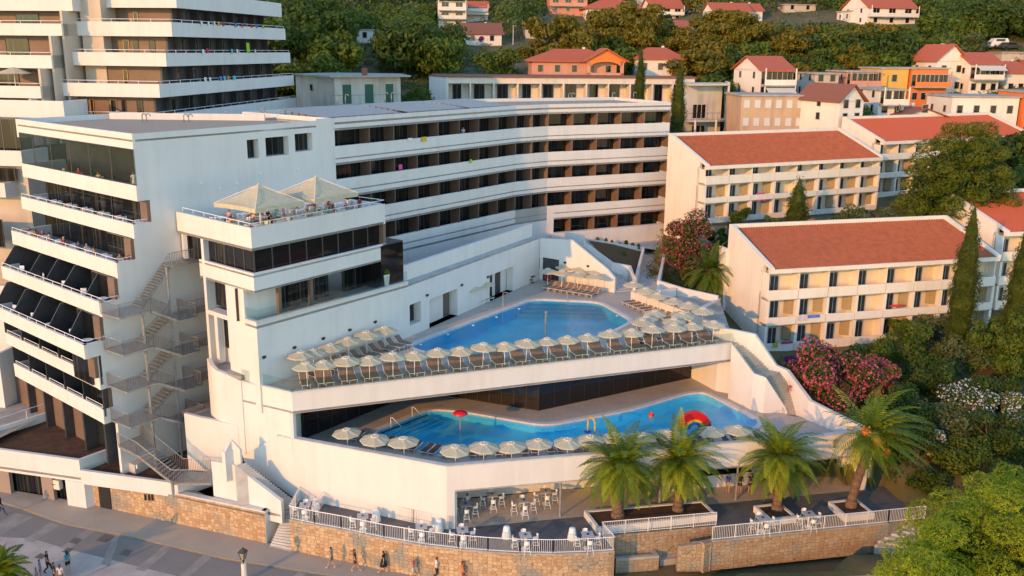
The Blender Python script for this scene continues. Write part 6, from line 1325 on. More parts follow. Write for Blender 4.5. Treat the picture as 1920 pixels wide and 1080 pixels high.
single('oleander_bush','lower right lobe of pink oleander beside the huge one, next to the windblown palm','oleander',1640,735,80,90,LF['mid'],n=4000,fl=LF['pink'],fn=3000,size=.14,dist=77)
single('oleander_bush','pink flowering oleander against the wing end and the middle annex','oleander',1285,440,84,76,LF['dark'],n=7000,dist=104,z0=.1,rr=.42,fl=LF['pink'],fn=3000,size=.15)
single('bougainvillea','small purple bougainvillea at the corner of the front annex','bougainvillea',1492,700,42,38,LF['dark'],n=900,fl=LF['purple'],fn=1500,size=.13,nb=8)
single('bougainvillea','purple creeper on the veranda house at the upper right','bougainvillea',1820,178,32,26,LF['dark'],n=300,fl=LF['purple'],fn=900,size=.2,nb=8,z=24)
single('bougainvillea','pink-purple creeper on the small brown-roofed gabled house','bougainvillea',905,84,26,18,LF['dark'],n=200,fl=LF['purple'],fn=700,size=.25,nb=6)
single('oleander_bush','white flowering oleander on the wooded slope above the room block','oleander',848,140,56,55,LF['olive'],n=2500,fl=LF['white'],fn=2600,size=.22,nb=14)
b=Vector((*vpt(1782,12,111),0)); b.z=TZ(b.x,b.y); H_=Zat(1782,228,b)-b.z; R__=102/ppm(b); bl=dome(R__,H_*.97,H_*.22,85,R__*.11,R__*.2)
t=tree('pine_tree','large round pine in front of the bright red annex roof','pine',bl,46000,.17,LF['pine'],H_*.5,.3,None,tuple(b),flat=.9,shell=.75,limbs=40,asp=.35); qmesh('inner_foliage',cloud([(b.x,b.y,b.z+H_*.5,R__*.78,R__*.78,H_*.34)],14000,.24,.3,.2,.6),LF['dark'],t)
single('cedar_tree','pale green spreading cedar between the two left annexes','cedar',1605,430,130,75,LF['olive'],n=6000,size=.16,nb=26,rr=.3,sq=.4,dist=109)
single('broadleaf_tree','dark bush left of the short broad cypress, below the towels','bush',1385,432,50,60,LF['dark'],n=3500,dist=110,size=.16)
single('broadleaf_tree','dark tree right of the service block pipes','tree',1900,345,95,60,LF['dark'],n=4000,dist=118)
single('broadleaf_tree','low dark trees left of the large round pine','tree',1705,440,80,65,LF['dark'],n=4500,dist=112)
single('broadleaf_tree','small dark garden tree in front of the open storey block','tree',1335,255,62,48,LF['dark'],n=3000,z=21,size=.2)
single('broadleaf_tree','green tree in front of the bright yellow house','tree',1700,228,80,52,LF['mid'],n=3000,size=.2,z=21)
single('broadleaf_tree','large green tree before the low cream terrace house','tree',1765,232,90,62,LF['mid'],n=4000,size=.2,z=20.5)
single('broadleaf_tree','sunlit green tree behind the right end of the bright red annex','tree',1835,228,95,66,LF['mid'],n=4200,size=.2,z=20.5)
single('broadleaf_tree','dark tree at the right edge beside the bright orange house','tree',1902,262,60,40,LF['dark'],n=2500,size=.2,z=20)
single('oleander_bush','white flowering oleander among the dark bushes at the right','oleander',1800,790,110,70,LF['dark'],n=3500,fl=LF['white'],fn=1500,size=.13)
single('oleander_bush','smaller white flowering bush right of the windblown palm','oleander',1752,870,50,70,LF['dark'],n=2200,fl=LF['white'],fn=900,size=.12,nb=12)
single('oleander_bush','white flowering bush at the right edge below the cypress','oleander',1895,800,80,60,LF['mid'],n=2500,fl=LF['white'],fn=1000,size=.13,nb=12)
wh_=['between the front annex and the pink oleander','below the tall cypress','at the foot of the front annex balconies','beside the white oleander','above the foreground pine','near the right edge of the picture','behind the windblown palm','on the dark slope at the right']
bs=[(1640,700,90,70,'mid'),(1700,690,110,95,'mid'),(1745,650,90,70,'olive'),(1690,640,60,45,'mid'),(1800,700,110,80,'olive'),(1740,740,120,90,'dark'),(1860,650,90,60,'mid'),(1640,770,90,60,'dark'),(1700,800,110,80,'dark'),(1850,760,110,70,'dark'),(1770,830,120,80,'olive'),(1720,870,90,80,'dark'),(1850,850,130,90,'dark'),(1910,880,110,90,'dark'),(1800,890,110,70,'mid'),(1905,720,80,60,'mid'),(1660,860,70,60,'dark'),(1880,930,110,70,'dark'),(1590,690,50,40,'mid'),(1915,820,70,60,'olive'),(1740,920,80,40,'dark')]
for i,(x,y,w_,h,k) in enumerate(bs): single('garden_bush','%s bush, %s in the rows of bushes right of the pools, counted from the front annex'%({'mid':'sunlit green','olive':'grey-green','dark':'dark'}[k],nth(i)),'bush',x,y,w_,h,LF[k],n=3600,size=.14,nb=16,grp='garden bushes at the right',z0=.12)
for i,(x,y,w_,h,d_,k) in enumerate([(1700,455,90,50,110,'mid'),(1870,330,90,70,122,'mid'),(1660,420,60,34,112,'mid'),(780,200,70,30,140,'dark'),(790,185,60,24,146,'mid'),(1290,330,40,36,118,'dark'),(1560,420,60,36,110,'mid'),(1455,428,40,30,111,'mid'),(1905,620,90,70,84,'mid'),(1850,640,80,60,85,'mid')]): single('garden_tree','%s bushy tree by the right-hand blocks, %s of ten counted from the pine'%({'mid':'green','dark':'dark green'}[k],nth(i)),'tree',x,y,w_,h,LF[k],dist=d_,n=5000,size=.15,nb=20,z0=.12,grp='garden trees by the annexes')
bs2=[(1340,440,40,30,'dark'),(1430,425,60,30,'mid'),(1520,430,50,34,'dark'),(1550,432,60,40,'mid'),(1680,430,50,40,'dark'),(1260,300,30,50,'dark')]
for i,(x,y,w_,h,k) in enumerate(bs2): single('garden_bush','%s shrub, %s from the left in the strip behind the front annex roof'%({'mid':'green','dark':'dark green'}[k],nth(i)),'bush',x,y,w_,h,LF[k],n=2200,size=.15,nb=12,z0=.1,grp='shrubs between the annexes',dist=109 if x>1300 else (124 if y<400 else 100))
# small plants in the sloping bed by the garden stair
for i,(x,y) in enumerate([(1106,453),(1120,455),(1136,457),(1147,461),(1162,466),(1174,461),(1186,466),(1197,468),(1140,475),(1170,482)]):
    b=P(x,y,12.4); tree('young_plant','young green plant in the sloping bed by the garden stair, %s of ten from the left'%nth(i),'plant',[(0,0,.4,.22,.22,.35)],260,.09,LF['mid'],.3,.02,'young plants in the sloping bed',(b.x,b.y,b.z),limbs=0)
# dry grass and herbs on the banks
def tufts(name,lab,poly_,n,size,mt,h=.35):
    xs=[p[0] for p in poly_]; ys=[p[1] for p in poly_]; bl=[]
    while len(bl)<n:
        x,y=random.uniform(min(xs),max(xs)),random.uniform(min(ys),max(ys))
        if inpoly(x,y,poly_): bl.append((x,y,TZ(x,y)+h*.3,h*random.uniform(.6,2.2),h*random.uniform(.6,2.2),h*random.uniform(.5,1.4)))
    r=thing(name,bl[0][:3],lab,'undergrowth'); r['kind']='stuff'; o=qmesh('herbs',cloud(bl,n*16,size,.8,.2,.4),mt,r); o['kind']='stuff'
tufts('dry_grass','dry orange and green grass over the earth bank between the hotel wing and the front annex',[(14,94),(22,90),(22,104),(20,120),(16,108)],500,.14,LF['gold'])
tufts('undergrowth','dark ground cover under the bushes right of the pools',[(24,68),(60,60),(75,95),(50,92),(26,87),(23.5,80)],1500,.16,LF['dark'],.4)
tufts('undergrowth','bushy cover on the open slope beyond the right edge of the gardens',[(48,58),(85,60),(110,130),(84,124),(78,98),(50,84)],1500,.28,LF['mid'],.8)
tufts('undergrowth','green ground cover between the two left annexes',[(24,104),(60,112),(60,120),(25,112)],600,.16,LF['mid'],.4)
tufts('undergrowth','low green scrub between the trees of the near slope',[(-60,150),(110,135),(130,215),(-90,225)],3600,.3,LF['mid'],.6)
tufts('undergrowth','dry scrub covering the open ground of the far slope',[(-90,165),(90,150),(200,330),(-200,330)],2600,.35,LF['olive'],.8)
# foreground pine group, bottom right corner
def fpine(lab,c,R,H,nb,n,seed):
    random.seed(seed); z0=TZ(c[0],c[1]); bl=dome(R,H,H*.3,nb,.75,1.2); inner=[(0,0,H*.5,R*.6,R*.6,H*.22)]
    t=tree('pine_tree',lab,'pine',bl,n,.1,LF['pinef'],H*.5,.25,'foreground pines',(c[0],c[1],z0),flat=.9,shell=.8,limbs=40,asp=.3)
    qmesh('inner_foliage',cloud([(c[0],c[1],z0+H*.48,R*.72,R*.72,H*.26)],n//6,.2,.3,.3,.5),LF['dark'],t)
    return t
def fp(lab,xc,dist,ytop,rpx,nb,n,seed,r=1.0):
    b=vpt(xc,3,dist); z0=TZ(*b); H=Zat(xc,ytop,b)-z0; R=rpx/ppm((*b,H*.6)); fpine(lab,b,R,H,nb,n,seed)
fp('bright yellow-green pine filling the bottom right corner, nearest the camera',1835,51,915,135,60,60000,21)
fp('small pine at the left of the foreground group, beside the end steps',1715,48,975,62,22,20000,22)
fp('low pine at the bottom edge, left of the foreground group',1690,44.5,1032,75,20,18000,24)
fp('tall pine at the right edge behind the nearest foreground pine',1895,57,890,85,36,34000,23)
random.seed(99)
# ================= parasols, loungers and pool furniture =================
def parasol_proto(label,R=1.07,H=1.98,cv=CANVAS,grp=None,n=8,pole=WMETAL,base=True):
    t=thing('parasol',(0,0,0),label,'parasol',grp); mb=MB(); z0,z1=H-.1,H+.27; vs=[];fs=[]
    m=6
    for k in range(n):
        a0=2*math.pi*k/n; a1=2*math.pi*(k+1)/n; o=len(vs)
        for j in range(m+1):
            r=R*j/m; sag=-.05*math.sin(math.pi*j/m)
            for a,q in ((a0,0),((a0+a1)/2,1),(a1,0)):
                rr=r*(math.cos(math.pi/n)*1.0 if q else 1); vs.append((rr*math.cos(a),rr*math.sin(a),z1+(z0-z1)*(j/m)+sag*(1 if q else .3)))
        for j in range(m):
            for q in(0,1): a=o+j*3+q; fs.append((a,a+3,a+4,a+1))
        # short valance
        o2=len(vs); b=o+m*3
        for q in range(3): x,y,z=vs[b+q]; vs.append((x*1.0,y*1.0,z-.1))
        for q in(0,1): fs.append((b+q,o2+q,o2+q+1,b+q+1))
    mb.add(vs,fs); c=mb.build('canopy',cv,t,smooth=False)
    v=MB()
    for k in range(n): a=2*math.pi*(k+.5)/n; v.lathe([(.0,.07),(.09,.05),(.13,-.03)],(.2*R*math.cos(a),.2*R*math.sin(a),z1-.09),6)
    v.build('vent_flaps',CANVASW,c,smooth=True,ruv=False)
    rb=MB()
    for k in range(n): a=2*math.pi*k/n; rb.tube((0,0,z1-.06),(R*.97*math.cos(a),R*.97*math.sin(a),z0-.03),.012,4); rb.tube((0,0,z1-.55),(R*.5*math.cos(a),R*.5*math.sin(a),(z0+z1)/2-.06),.01,4)
    rb.build('ribs',WMETAL,c,ruv=False)
    MB().tube((0,0,0),(0,0,z1+.06),.028,8).build('pole',pole,t,ruv=False)
    if base: MB().lathe([(.26,0),(.26,.05),(.05,.09),(.04,.25)],n=14).build('base',GREYF,t,smooth=True,ruv=False)
    return t
def lounger_proto(label,back=38,grp=None,fab=BROWNC):
    t=thing('sun_lounger',(0,0,0),label,'sun lounger',grp)   # feet towards -y, head +y
    s=MB(); s.box((0,-.3,.36),(.62,1.25,.03)); s.build('seat',fab,t); a=R_(back); L=.68; b=MB(); cy=.33+math.cos(a)*L/2; cz=.37+math.sin(a)*L/2; b.box((0,cy,cz),(.62,L,.03),0,a); b.build('backrest',fab,t)
    f=MB()
    for x in(-.33,.33): f.tube((x,-.95,.34),(x,.95 if back<5 else .5,.34),.022,5); f.tube((x,.33,.36),(x,.33+math.cos(a)*L,.36+math.sin(a)*L),.02,5)
    f.tube((-.33,-.95,.34),(.33,-.95,.34),.022,5); f.build('frame',WMETAL,t,ruv=False)
    for y in(-.78,.45):
        for x in(-.3,.3): MB().tube((x,y,0),(x,y,.33),.022,5).build('leg',WMETAL,t,ruv=False)
    return t
ed=azd(math.degrees(math.atan2(e2[0]-e1[0],e2[1]-e1[1]))); ea=math.atan2(ed[1],ed[0])    # along the front edge
PU=parasol_proto('cream octagonal parasol on the upper pool deck',grp='parasols on the upper pool deck')
UH=UD+2.2
def keepin(q,lines,d):
    x,y=q[0],q[1]
    for a,b in lines:
        n=perp(a,b,1.); s=(x-a[0])*n[0]+(y-a[1])*n[1]
        if s<d: x+=n[0]*(d-s); y+=n[1]*(d-s)
    return Vector((x,y,q[2]))
def para(lst,z,lab,pr,cz=1.98,rz=0.2):
    out=[]
    for i,(x,y) in enumerate(lst):
        q=P(x,y,z+cz); q=keepin(q,[(e1,e2)],.4) if z==UD else keepin(q,[(A0,B0),(B0,C1)],.62); q=keepin(q,[(WF,C0)],1.15) if 'restaurant wall' in lab else q; o_=place(pr,(q.x,q.y,z),random.uniform(0,.7),'cream parasol, %s from the left %s'%(nth(i),lab),sc=random.uniform(.96,1.04)); o_.rotation_euler[0]=random.uniform(-.045,.045); o_.rotation_euler[1]=random.uniform(-.045,.045); out.append((q.x,q.y))
    return out
front=para([(577,688),(607,683),(652.5,681),(697,679),(741,674),(781,669),(825,662),(870,661),(910,655),(954,652),(995,649),(1037,645),(1075,640),(1116,639),(1158,633),(1198,629),(1237,625),(1275,619),(1314,617),(1351,612)],UD,'in the row along the glass edge of the upper deck',PU)
wall_=para([(556,664),(579,657),(612,647),(647,636),(675,624),(707.5,613)],UD,'in the row by the restaurant wall',PU)
door_=para([(883,540),(908,531.7)],UD,'beside the changing room doors',PU)
clusA=para([(1057,499),(1087.5,503),(1118,507)],UD,'in the back row before the stair wall',PU)
clusB=para([(1027,507),(1053,511),(1083,514),(1116,517.5)],UD,'in the front row before the stair wall',PU)
rwall=para([(1187.5,533),(1211,544),(1234,553),(1263,562),(1291,570),(1317.5,582)],UD,'in the row along the right-hand boundary wall',PU)
rsec=para([(1204,603),(1215,596),(1228,586),(1263,601),(1278,590)],UD,'in the group between the upper pool tip and boundary wall',PU)
PL=parasol_proto('cream octagonal parasol on the lower pool deck',R=1.12,grp='parasols on the lower pool deck')
lowp=para([(651.7,808),(702,821),(758,828),(854,841),(906,838),(961,835),(1010.7,830),(1064,827),(1107,823),(1155,819),(1205,816),(1252,813),(1335,806),(1383,803)],LD,'along the edge of the lower pool',PL)
LG=lounger_proto('brown sun lounger on the upper deck',grp='sun loungers on the upper deck'); LF_=lounger_proto('flat sun lounger on the lower deck',4,'sun loungers on the lower deck',mat('dark_brown_fabric',(.08,.055,.045),.8,(.06,.04,.035),5))
# front row: two per parasol, feet to the glass, head raised
k=0
nrm=perp(e1,e2,1.)
for i in range(41):
    t=.035+i*(.955/41)+(.004 if i%2 else -.004); q=add2(lerp(e1,e2,t),nrm,1.45); place(LG,(q[0],q[1],UD),ea,'brown sun lounger, %s of forty-one from the left along the glass edge'%nth(i))
def lrow(pts,z,rz,lab,pr,n):
    for i in range(n): t=(i+.5)/n; q=lerp(pts[0],pts[1],t); place(pr,(q[0],q[1],z),rz+random.uniform(-.04,.04),'brown sun lounger, %s from the left %s'%(nth(i),lab))
wa=math.atan2(WF[1]-C0[1],WF[0]-C0[0])
_a,_b=lerp(C0,WF,.2),lerp(C0,WF,.9); _a,_b=offl(_a,_b,-1.35); lrow((_a,_b),UD,wa,'in the row by the restaurant wall',LG,11)
lrow((XY(868,577,UD),XY(915,560,UD)),UD,wa,'in the row beside the changing room doors',LG,5)
ca=math.atan2(v3[1]-v0[1],v3[0]-v0[0])
lrow((XY(1024,541,UD),XY(1118,556,UD)),UD,ca,'in the front row of the cluster by the stair wall',LG,8)
lrow((XY(1062,528,UD),XY(1130,540,UD)),UD,ca,'in the back row of the cluster by the stair wall',LG,5)
ra_=math.atan2(XY(1372,631,UD)[1]-XY(1183,561,UD)[1],XY(1372,631,UD)[0]-XY(1183,561,UD)[0])
lrow((XY(1178,569,UD),XY(1262,604,UD)),UD,ra_,'in the row along the right boundary wall, upper half',LG,8)
lrow((XY(1275,603,UD),XY(1345,629,UD)),UD,ra_,'in the row along the right boundary wall, lower half',LG,5)
lrow((XY(1200,628,UD),XY(1222,612,UD)),UD,ra_+1.2,'at the right tip of the upper pool',LG,4)
lrow((XY(1188,645,UD),XY(1300,628,UD)),UD,ea+.5,'in the group right of the pool tip, second row from the glass',LG,5)
lp=[(XY(519,818,LD),XY(835,876,LD),12,.28,.97,'left of the corner'),(XY(835,876,LD),C1,26,.015,.8,'right of the corner')]
for a,b,n,t0,t1,lab in lp:
    N_=perp(a,b,1.); ang=math.atan2(b[1]-a[1],b[0]-a[0])
    for i in range(n):
        t=t0+(t1-t0)*(i+.5+(.12 if i%2 else -.12))/n; q=add2(lerp(a,b,t),N_,2.0); place(LF_,(q[0],q[1],LD),ang,'flat brown sun lounger, %s from the left along the lower pool edge %s'%(nth(i),lab),sc=.82)
# closed parasol, board sign, chair and small table, lifebuoy
q=XY(986,531,UD); t=thing('closed_parasol',(*q,UD),'folded cream parasol standing by the white changing room wall','parasol'); MB().lathe([(.22,.7),(.17,1.3),(.09,1.9),(.02,2.3)],(*q,UD),8).build('folded_canopy',CANVAS,t); MB().tube((*q,UD),(*q,UD+2.4),.03).build('pole',WMETAL,t)
q=XY(978,534,UD); t=thing('board_sign',(*q,UD),'small blue and white folding board sign by the changing room wall','sign'); MB().box((*q,UD+.65),(.75,.05,1.05),.5,.2).build('board',mat('sign_blue',(.03,.06,.25),.5),t)
for i in range(3):
    for j in range(2): MB().box((q[0]-.12+.24*j+.06,q[1]-.08+.1*j-.03*i,UD+.38+.3*i),(.2,.03,.2),.5,.2).build('white_panel',mat('sign_white',(.7,.7,.72),.5),t)
q=XY(992,531,UD); t=thing('deck_chair',(*q,UD),'grey folding chair beside the folded cream parasol','chair'); MB().box((*q,UD+.42),(.5,.5,.05),.3).build('seat',GREYF,t); MB().box((q[0]-.2,q[1]+.18,UD+.75),(.5,.05,.65),.8).build('backrest',GREYF,t)
for i in(-1,1):
    for j in(-1,1): MB().tube((q[0]+.2*i,q[1]+.2*j,UD),(q[0]+.2*i,q[1]+.2*j,UD+.42),.02,5).build('leg',GREYF,t)
q=XY(998,530,UD); t=thing('small_table',(*q,UD),'small round dark table beside the grey folding chair','table'); MB().lathe([(.36,.7),(.36,.74)],(*q,UD),16).build('tabletop',GREYF,t); MB().tube((*q,UD),(*q,UD+.7),.03).build('leg',GREYF,t); MB().lathe([(.25,0),(.25,.03)],(*q,UD),12).build('base',GREYF,t)
q=hitl(1031,518,v0,v3); bt=MB(); n=20; m_=8; R0,r0=.36,.09; U3=Vector((v3[0]-v0[0],v3[1]-v0[1],0)).normalized(); N3=Vector((U3.y,-U3.x,0)); c=Vector(q)+N3*.35; vs=[]
for i in range(n):
    a=2*math.pi*i/n
    for j in range(m_): b=2*math.pi*j/m_; rr=R0+r0*math.cos(b); vs.append(c+U3*rr*math.cos(a)+Vector((0,0,1))*rr*math.sin(a)+N3*r0*math.sin(b))
bt.add(vs,[(i*m_+j,((i+1)%n)*m_+j,((i+1)%n)*m_+(j+1)%m_,i*m_+(j+1)%m_) for i in range(n) for j in range(m_)])
tag(bt.build('lifebuoy',mat('lifebuoy_red',(.6,.02,.03),.5),smooth=True,ruv=False),'red ring lifebuoy hanging before the dark gate of the upper deck','lifebuoy')
MB().tube(Vector((c.x,c.y,UD)),Vector((c.x,c.y,c.z-.3)),.03)
# pool details
def pshower(x,y,z,h,lab): q=XY(x,y,z); t=MB(); t.path([(*q,z),(*q,z+h),(q[0]+.35,q[1],z+h+.05)],.04,6); t.lathe([(.12,0),(.12,.04)],(q[0]+.38,q[1],z+h-.02),10); tag(t.build('shower_post',METAL,smooth=False,ruv=False),lab,'shower')
pshower(943,578,UD,1.6,'thin metal shower post on the deck left of the upper pool'); pshower(1064,564,UD,1.1,'short metal post at the far edge of the upper pool')
q=XY(1023,623,UD-1); MB_=MB(); MB_.tube((*q,UD-1.8),(*q,UD+1.0),.1,10); MB_.lathe([(.18,0),(.1,.12)],(*q,UD+.95),10); tag(MB_.build('water_jet_post',METAL,ruv=False),'stainless steel jet post standing in the upper pool','pool fountain')
for i,(x,y) in enumerate([(789,646),(840,627),(887,610),(931,594.5),(973,579),(1157,592)]): q=P(x,y,UD-.1); tag(MB().lathe([(.13,-.02),(.13,.02)],(q.x,q.y,UD-.09),10).build('pool_light',mat('white_lens',(.85,.85,.85),.3),ruv=False),'round white pool lamp in the rim of the upper pool, %s from the left'%nth(i),'pool lamp','lamps round the upper pool')
q=XY(863,814,LD); t=thing('water_mushroom',(*q,LD-1.),'red mushroom-shaped water umbrella standing in the lower pool','water toy'); MB().tube((*q,LD-1.05),(*q,LD+1.75),.06,10).build('stem',METAL,t); MB().lathe([(.56,1.72),(.6,1.76),(.45,1.9),(.2,1.98),(.0,2.0)],(*q,LD),24).build('cap',mat('toy_red',(.62,.01,.02),.35),t,smooth=True)
t=thing('water_arch',(*XY(1108,812,LD),LD-1),'yellow arch pipe water toy standing in the lower pool','water toy'); a=P(1102,810,LD-.1); b=P(1115,817,LD-.1); pts=[a+(b-a)*.0+Vector((0,0,-1)),a]; 
for i in range(9): th_=math.pi*i/8; m_=(a+b)/2+(a-b)/2*math.cos(th_); pts.append(Vector((m_.x,m_.y,a.z+.95+.45*math.sin(th_))))
pts+=[b,b+Vector((0,0,-1))]; mb=MB(); mb.path(pts,.07,8); mb.build('pipe',mat('toy_yellow',(.75,.42,.02),.4),t,smooth=True); MB().lathe([(.28,0),(.28,.05)],(a.x,a.y,LD-.1),14).build('foot_plate',mat('toy_blue',(.02,.12,.4),.4),t)
# rainbow slide
q=P(1301,800,LD-.1); t=thing('rainbow_arch',(q.x,q.y,LD-1),'red rainbow-striped half-disc water toy at the right end of the lower pool','water toy')
cols=[('toy_red',(.62,.01,.02)),('toy_orange',(.8,.2,.02)),('toy_yellow2',(.85,.6,.03)),('toy_green',(.05,.35,.08)),('toy_blue2',(.02,.12,.5)),('toy_violet',(.2,.02,.25))]; rr=[1.42,.86,.76,.66,.56,.47,.38]
ux=Vector((math.cos(.1),math.sin(.1),0)); uy=Vector((-ux.y,ux.x,0))
for (nm_,cc),r1_,r2_ in zip(cols,rr,rr[1:]):
    mb=MB(); n=18; vs=[]
    for i in range(n+1):
        a=math.pi*i/n
        for r_ in(r1_,r2_):
            for d in(-.25,.25): vs.append(q+ux*r_*math.cos(a)+Vector((0,0,r_*math.sin(a)*1.02-.1))+uy*(d+(.0 if nm_=='toy_red' else -.03*(r1_<1))))
    fs=[]
    for i in range(n): o=4*i; fs+=[(o,o+4,o+5,o+1),(o+2,o+3,o+7,o+6),(o,o+2,o+6,o+4),(o+1,o+5,o+7,o+3)]
    fs+=[(0,1,3,2),(4*n,4*n+2,4*n+3,4*n+1)]; mb.add(vs,fs); mb.build('stripe',mat(nm_,cc,.4),t)
tag(MB().lathe([(0.001,-.26),(.12,-.22),(.22,-.12),(.26,0),(.22,.12),(.12,.22),(0.001,.26)],tuple(P(1221,778,LD+.05)),14).build('beach_ball',mat('ball',(.75,.3,.02),.4,(.65,.02,.02),2,1,mixlo=.49,mixhi=.51),smooth=True),'orange and red beach ball floating in the lower pool','ball')
for i,(x,y) in enumerate([(733,802),(773,782)]):
    a=P(x,y,LD); b=P(x+22,y+8,LD-.7); mb=MB(); mb.path([a,a+Vector((0,0,.85)),a+Vector((.12,0,.9)),b+Vector((0,0,.35)),b],.03,6); tag(mb.build('pool_handrail',WMETAL,smooth=True,ruv=False),'bent steel handrail over the lower pool steps, %s one'%('left' if i==0 else 'right'),'handrail','handrails of the lower pool steps')
# square black notices and lamps on walls
def notice(x,y,a,b,w_,h,lab,rows=3):
    h_=hitl(x,y,a,b); o=add2((h_.x,h_.y),perp(a,b,-.04)); dl=Vector((b[0]-a[0],b[1]-a[1])).normalized(); t=thing('notice_board',(o[0],o[1],h_.z),lab,'sign'); A_=(o[0]-dl.x*w_/2,o[1]-dl.y*w_/2); B_=(o[0]+dl.x*w_/2,o[1]+dl.y*w_/2)
    MB().strip([A_,B_],h_.z-h/2,h_.z+h/2,.03).build('board',mat('notice_black',(.015,.02,.05),.5),t)
    for i in range(rows): z=h_.z+h*.32-i*h*.28; p_=offl(lerp(A_,B_,.08),lerp(A_,B_,.92 if i!=1 else .75),-.012); MB().strip(list(p_),z-h*.06,z+h*.06,.01).build('text_line',mat('notice_text',(.55,.6,.7),.6),t)
notice(754.5,597,W0,(C0[0],C0[1]),.85,.85,'square blue-black notice board on the white wall below the restaurant balcony')
pp=[p for p,_ in lw]; notice(1419.5,716,XY(1352,714,LD),XY(1474,775,LD),.95,1.1,'square black notice board with white bars on the stair wall of the lower deck')
for i,(x,y) in enumerate([(494,669),(551,651),(605,634),(655,618),(702.5,603)]): walllamp(hitl(x,y,C0,WF),C0,WF,'small black wall lamp above the upper deck, %s from the left on the restaurant wall'%nth(i),BLACKM,.2,'black lamps round the upper deck')
for i,(x,y) in enumerate([(800,553),(865,534),(914,519)]): walllamp(hitl(x,y,W0,W1),W0,W1,'small black wall lamp between the changing room doors, %s from the left'%nth(i),BLACKM,.2,'black lamps round the upper deck')
for i,(x,y) in enumerate([(1060,492),(1103,498.5)]): walllamp(hitl(x,y,v0,v3),v0,v3,'small black wall lamp on the sunlit stair wall, %s one'%('left' if i==0 else 'right'),BLACKM,.2,'black lamps round the upper deck')
# ---- roof terrace: two big canopies, tables and chairs
def canopy(c,S,lab,rz):
    t=thing('canopy_umbrella',(c[0],c[1],22.4),lab,'canopy','square canopies on the roof terrace'); z0,z1=22.4+2.35,22.4+3.75; n=4; vs=[(0,0,z1)]; M=6
    mb=MB(); rows=[]
    for k in range(4):
        a0=rz+math.pi/2*k+math.pi/4; a1=a0+math.pi/2; p0=Vector((math.cos(a0)*S,math.sin(a0)*S)); p1=Vector((math.cos(a1)*S,math.sin(a1)*S)); g=[]
        for j in range(M+1):
            for i in range(M+1):
                q=(p0.lerp(p1,i/M))*(j/M); h=z1+(z0-z1)*(j/M)**.85-.10*math.sin(math.pi*i/M)*(j/M)*0-.12*math.sin(math.pi*j/M)
                if j==M: h-=-.06*math.sin(math.pi*i/M)
                g.append((c[0]+q.x,c[1]+q.y,h))
        fs=[(j*(M+1)+i,(j+1)*(M+1)+i,(j+1)*(M+1)+i+1,j*(M+1)+i+1) for j in range(M) for i in range(M)]
        o=len(g); 
        for i in range(M+1): x,y,z=g[M*(M+1)+i]; g.append((x,y,z-.32))
        fs+=[(M*(M+1)+i,o+i,o+i+1,M*(M+1)+i+1) for i in range(M)]; mb.add(g,fs)
    mb.build('canopy',CANVAS,t); MB().tube((*c,22.4),(*c,z1),.06,8).build('pole',CREAM,t); MB().box((*c,22.5),(.9,.9,.2),rz).build('base',CONC,t)
    rb=MB()
    for k in range(4): a=rz+math.pi/2*k+math.pi/4; rb.tube((*c,z1-.1),(c[0]+math.cos(a)*S,c[1]+math.sin(a)*S,z0-.02),.03,5)
    rb.build('ribs',CREAM,t,ruv=False)
cx1=P(485,355,25.7); cx2=P(592,340,25.7)
canopy((cx1.x,cx1.y),3.3,'large square cream canopy at the left corner of the roof terrace',R_(90-SAZ)); canopy((cx2.x,cx2.y),3.3,'large square cream canopy at the right side of the roof terrace',R_(90-SAZ))
def table_proto(label,grp,h=.74,w_=.8,m_=WMETAL):
    t=thing('dining_table',(0,0,0),label,'table',grp); MB().box((0,0,h),(w_,w_,.04)).build('tabletop',m_,t)
    for i in(-1,1):
        for j in(-1,1): MB().tube((i*w_*.42,j*w_*.42,0),(i*w_*.42,j*w_*.42,h),.022,5).build('leg',m_,t,ruv=False)
    return t
def chair_proto(label,grp,m_=WMETAL):
    t=thing('dining_chair',(0,0,0),label,'chair',grp); MB().box((0,0,.44),(.44,.44,.04)).build('seat',m_,t); MB().box((0,.21,.68),(.44,.03,.42),0,-.12).build('backrest',m_,t)
    for i in(-1,1):
        for j in(-1,1): MB().tube((i*.19,j*.19,0),(i*.2,j*.2,.44),.018,4).build('leg',m_,t,ruv=False)
    return t
PINKW=mat('pale_chair',(.66,.6,.52),.6)
TP=table_proto('white square table on the roof terrace','tables on the roof terrace'); CPR=chair_proto('pale chair at a table on the roof terrace','chairs on the roof terrace',PINKW)
ux=azd(SAZ); vx=azd(LAZ); seats=[]
n_=0
for r in range(3):
    for c in range(6):
        q=(C0[0]+ux[0]*(1.6+c*2.15)+vx[0]*(1.5+r*2.3),C0[1]+ux[1]*(1.6+c*2.15)+vx[1]*(1.5+r*2.3)); 
        nm_=['front','middle','rear'][r]
        place(TP,(q[0],q[1],22.4),R_(90-SAZ),'white square table, %s from the corner in the %s row of the roof terrace'%(nth(c),nm_))
        for k,(d,rz) in enumerate(((ux,0),(ux,math.pi))):
            s=-1 if k else 1; cq=(q[0]+d[0]*.72*s,q[1]+d[1]*.72*s); place(CPR,(cq[0],cq[1],22.4),math.atan2(-ux[1]*-s,-ux[0]*-s)-math.pi/2,'pale chair on the %s side of the %s table in the %s row, roof terrace'%('far' if s>0 else 'near',nth(c),nm_)); seats.append((cq,math.atan2(ux[1]*s,ux[0]*s)-math.pi/2,s))
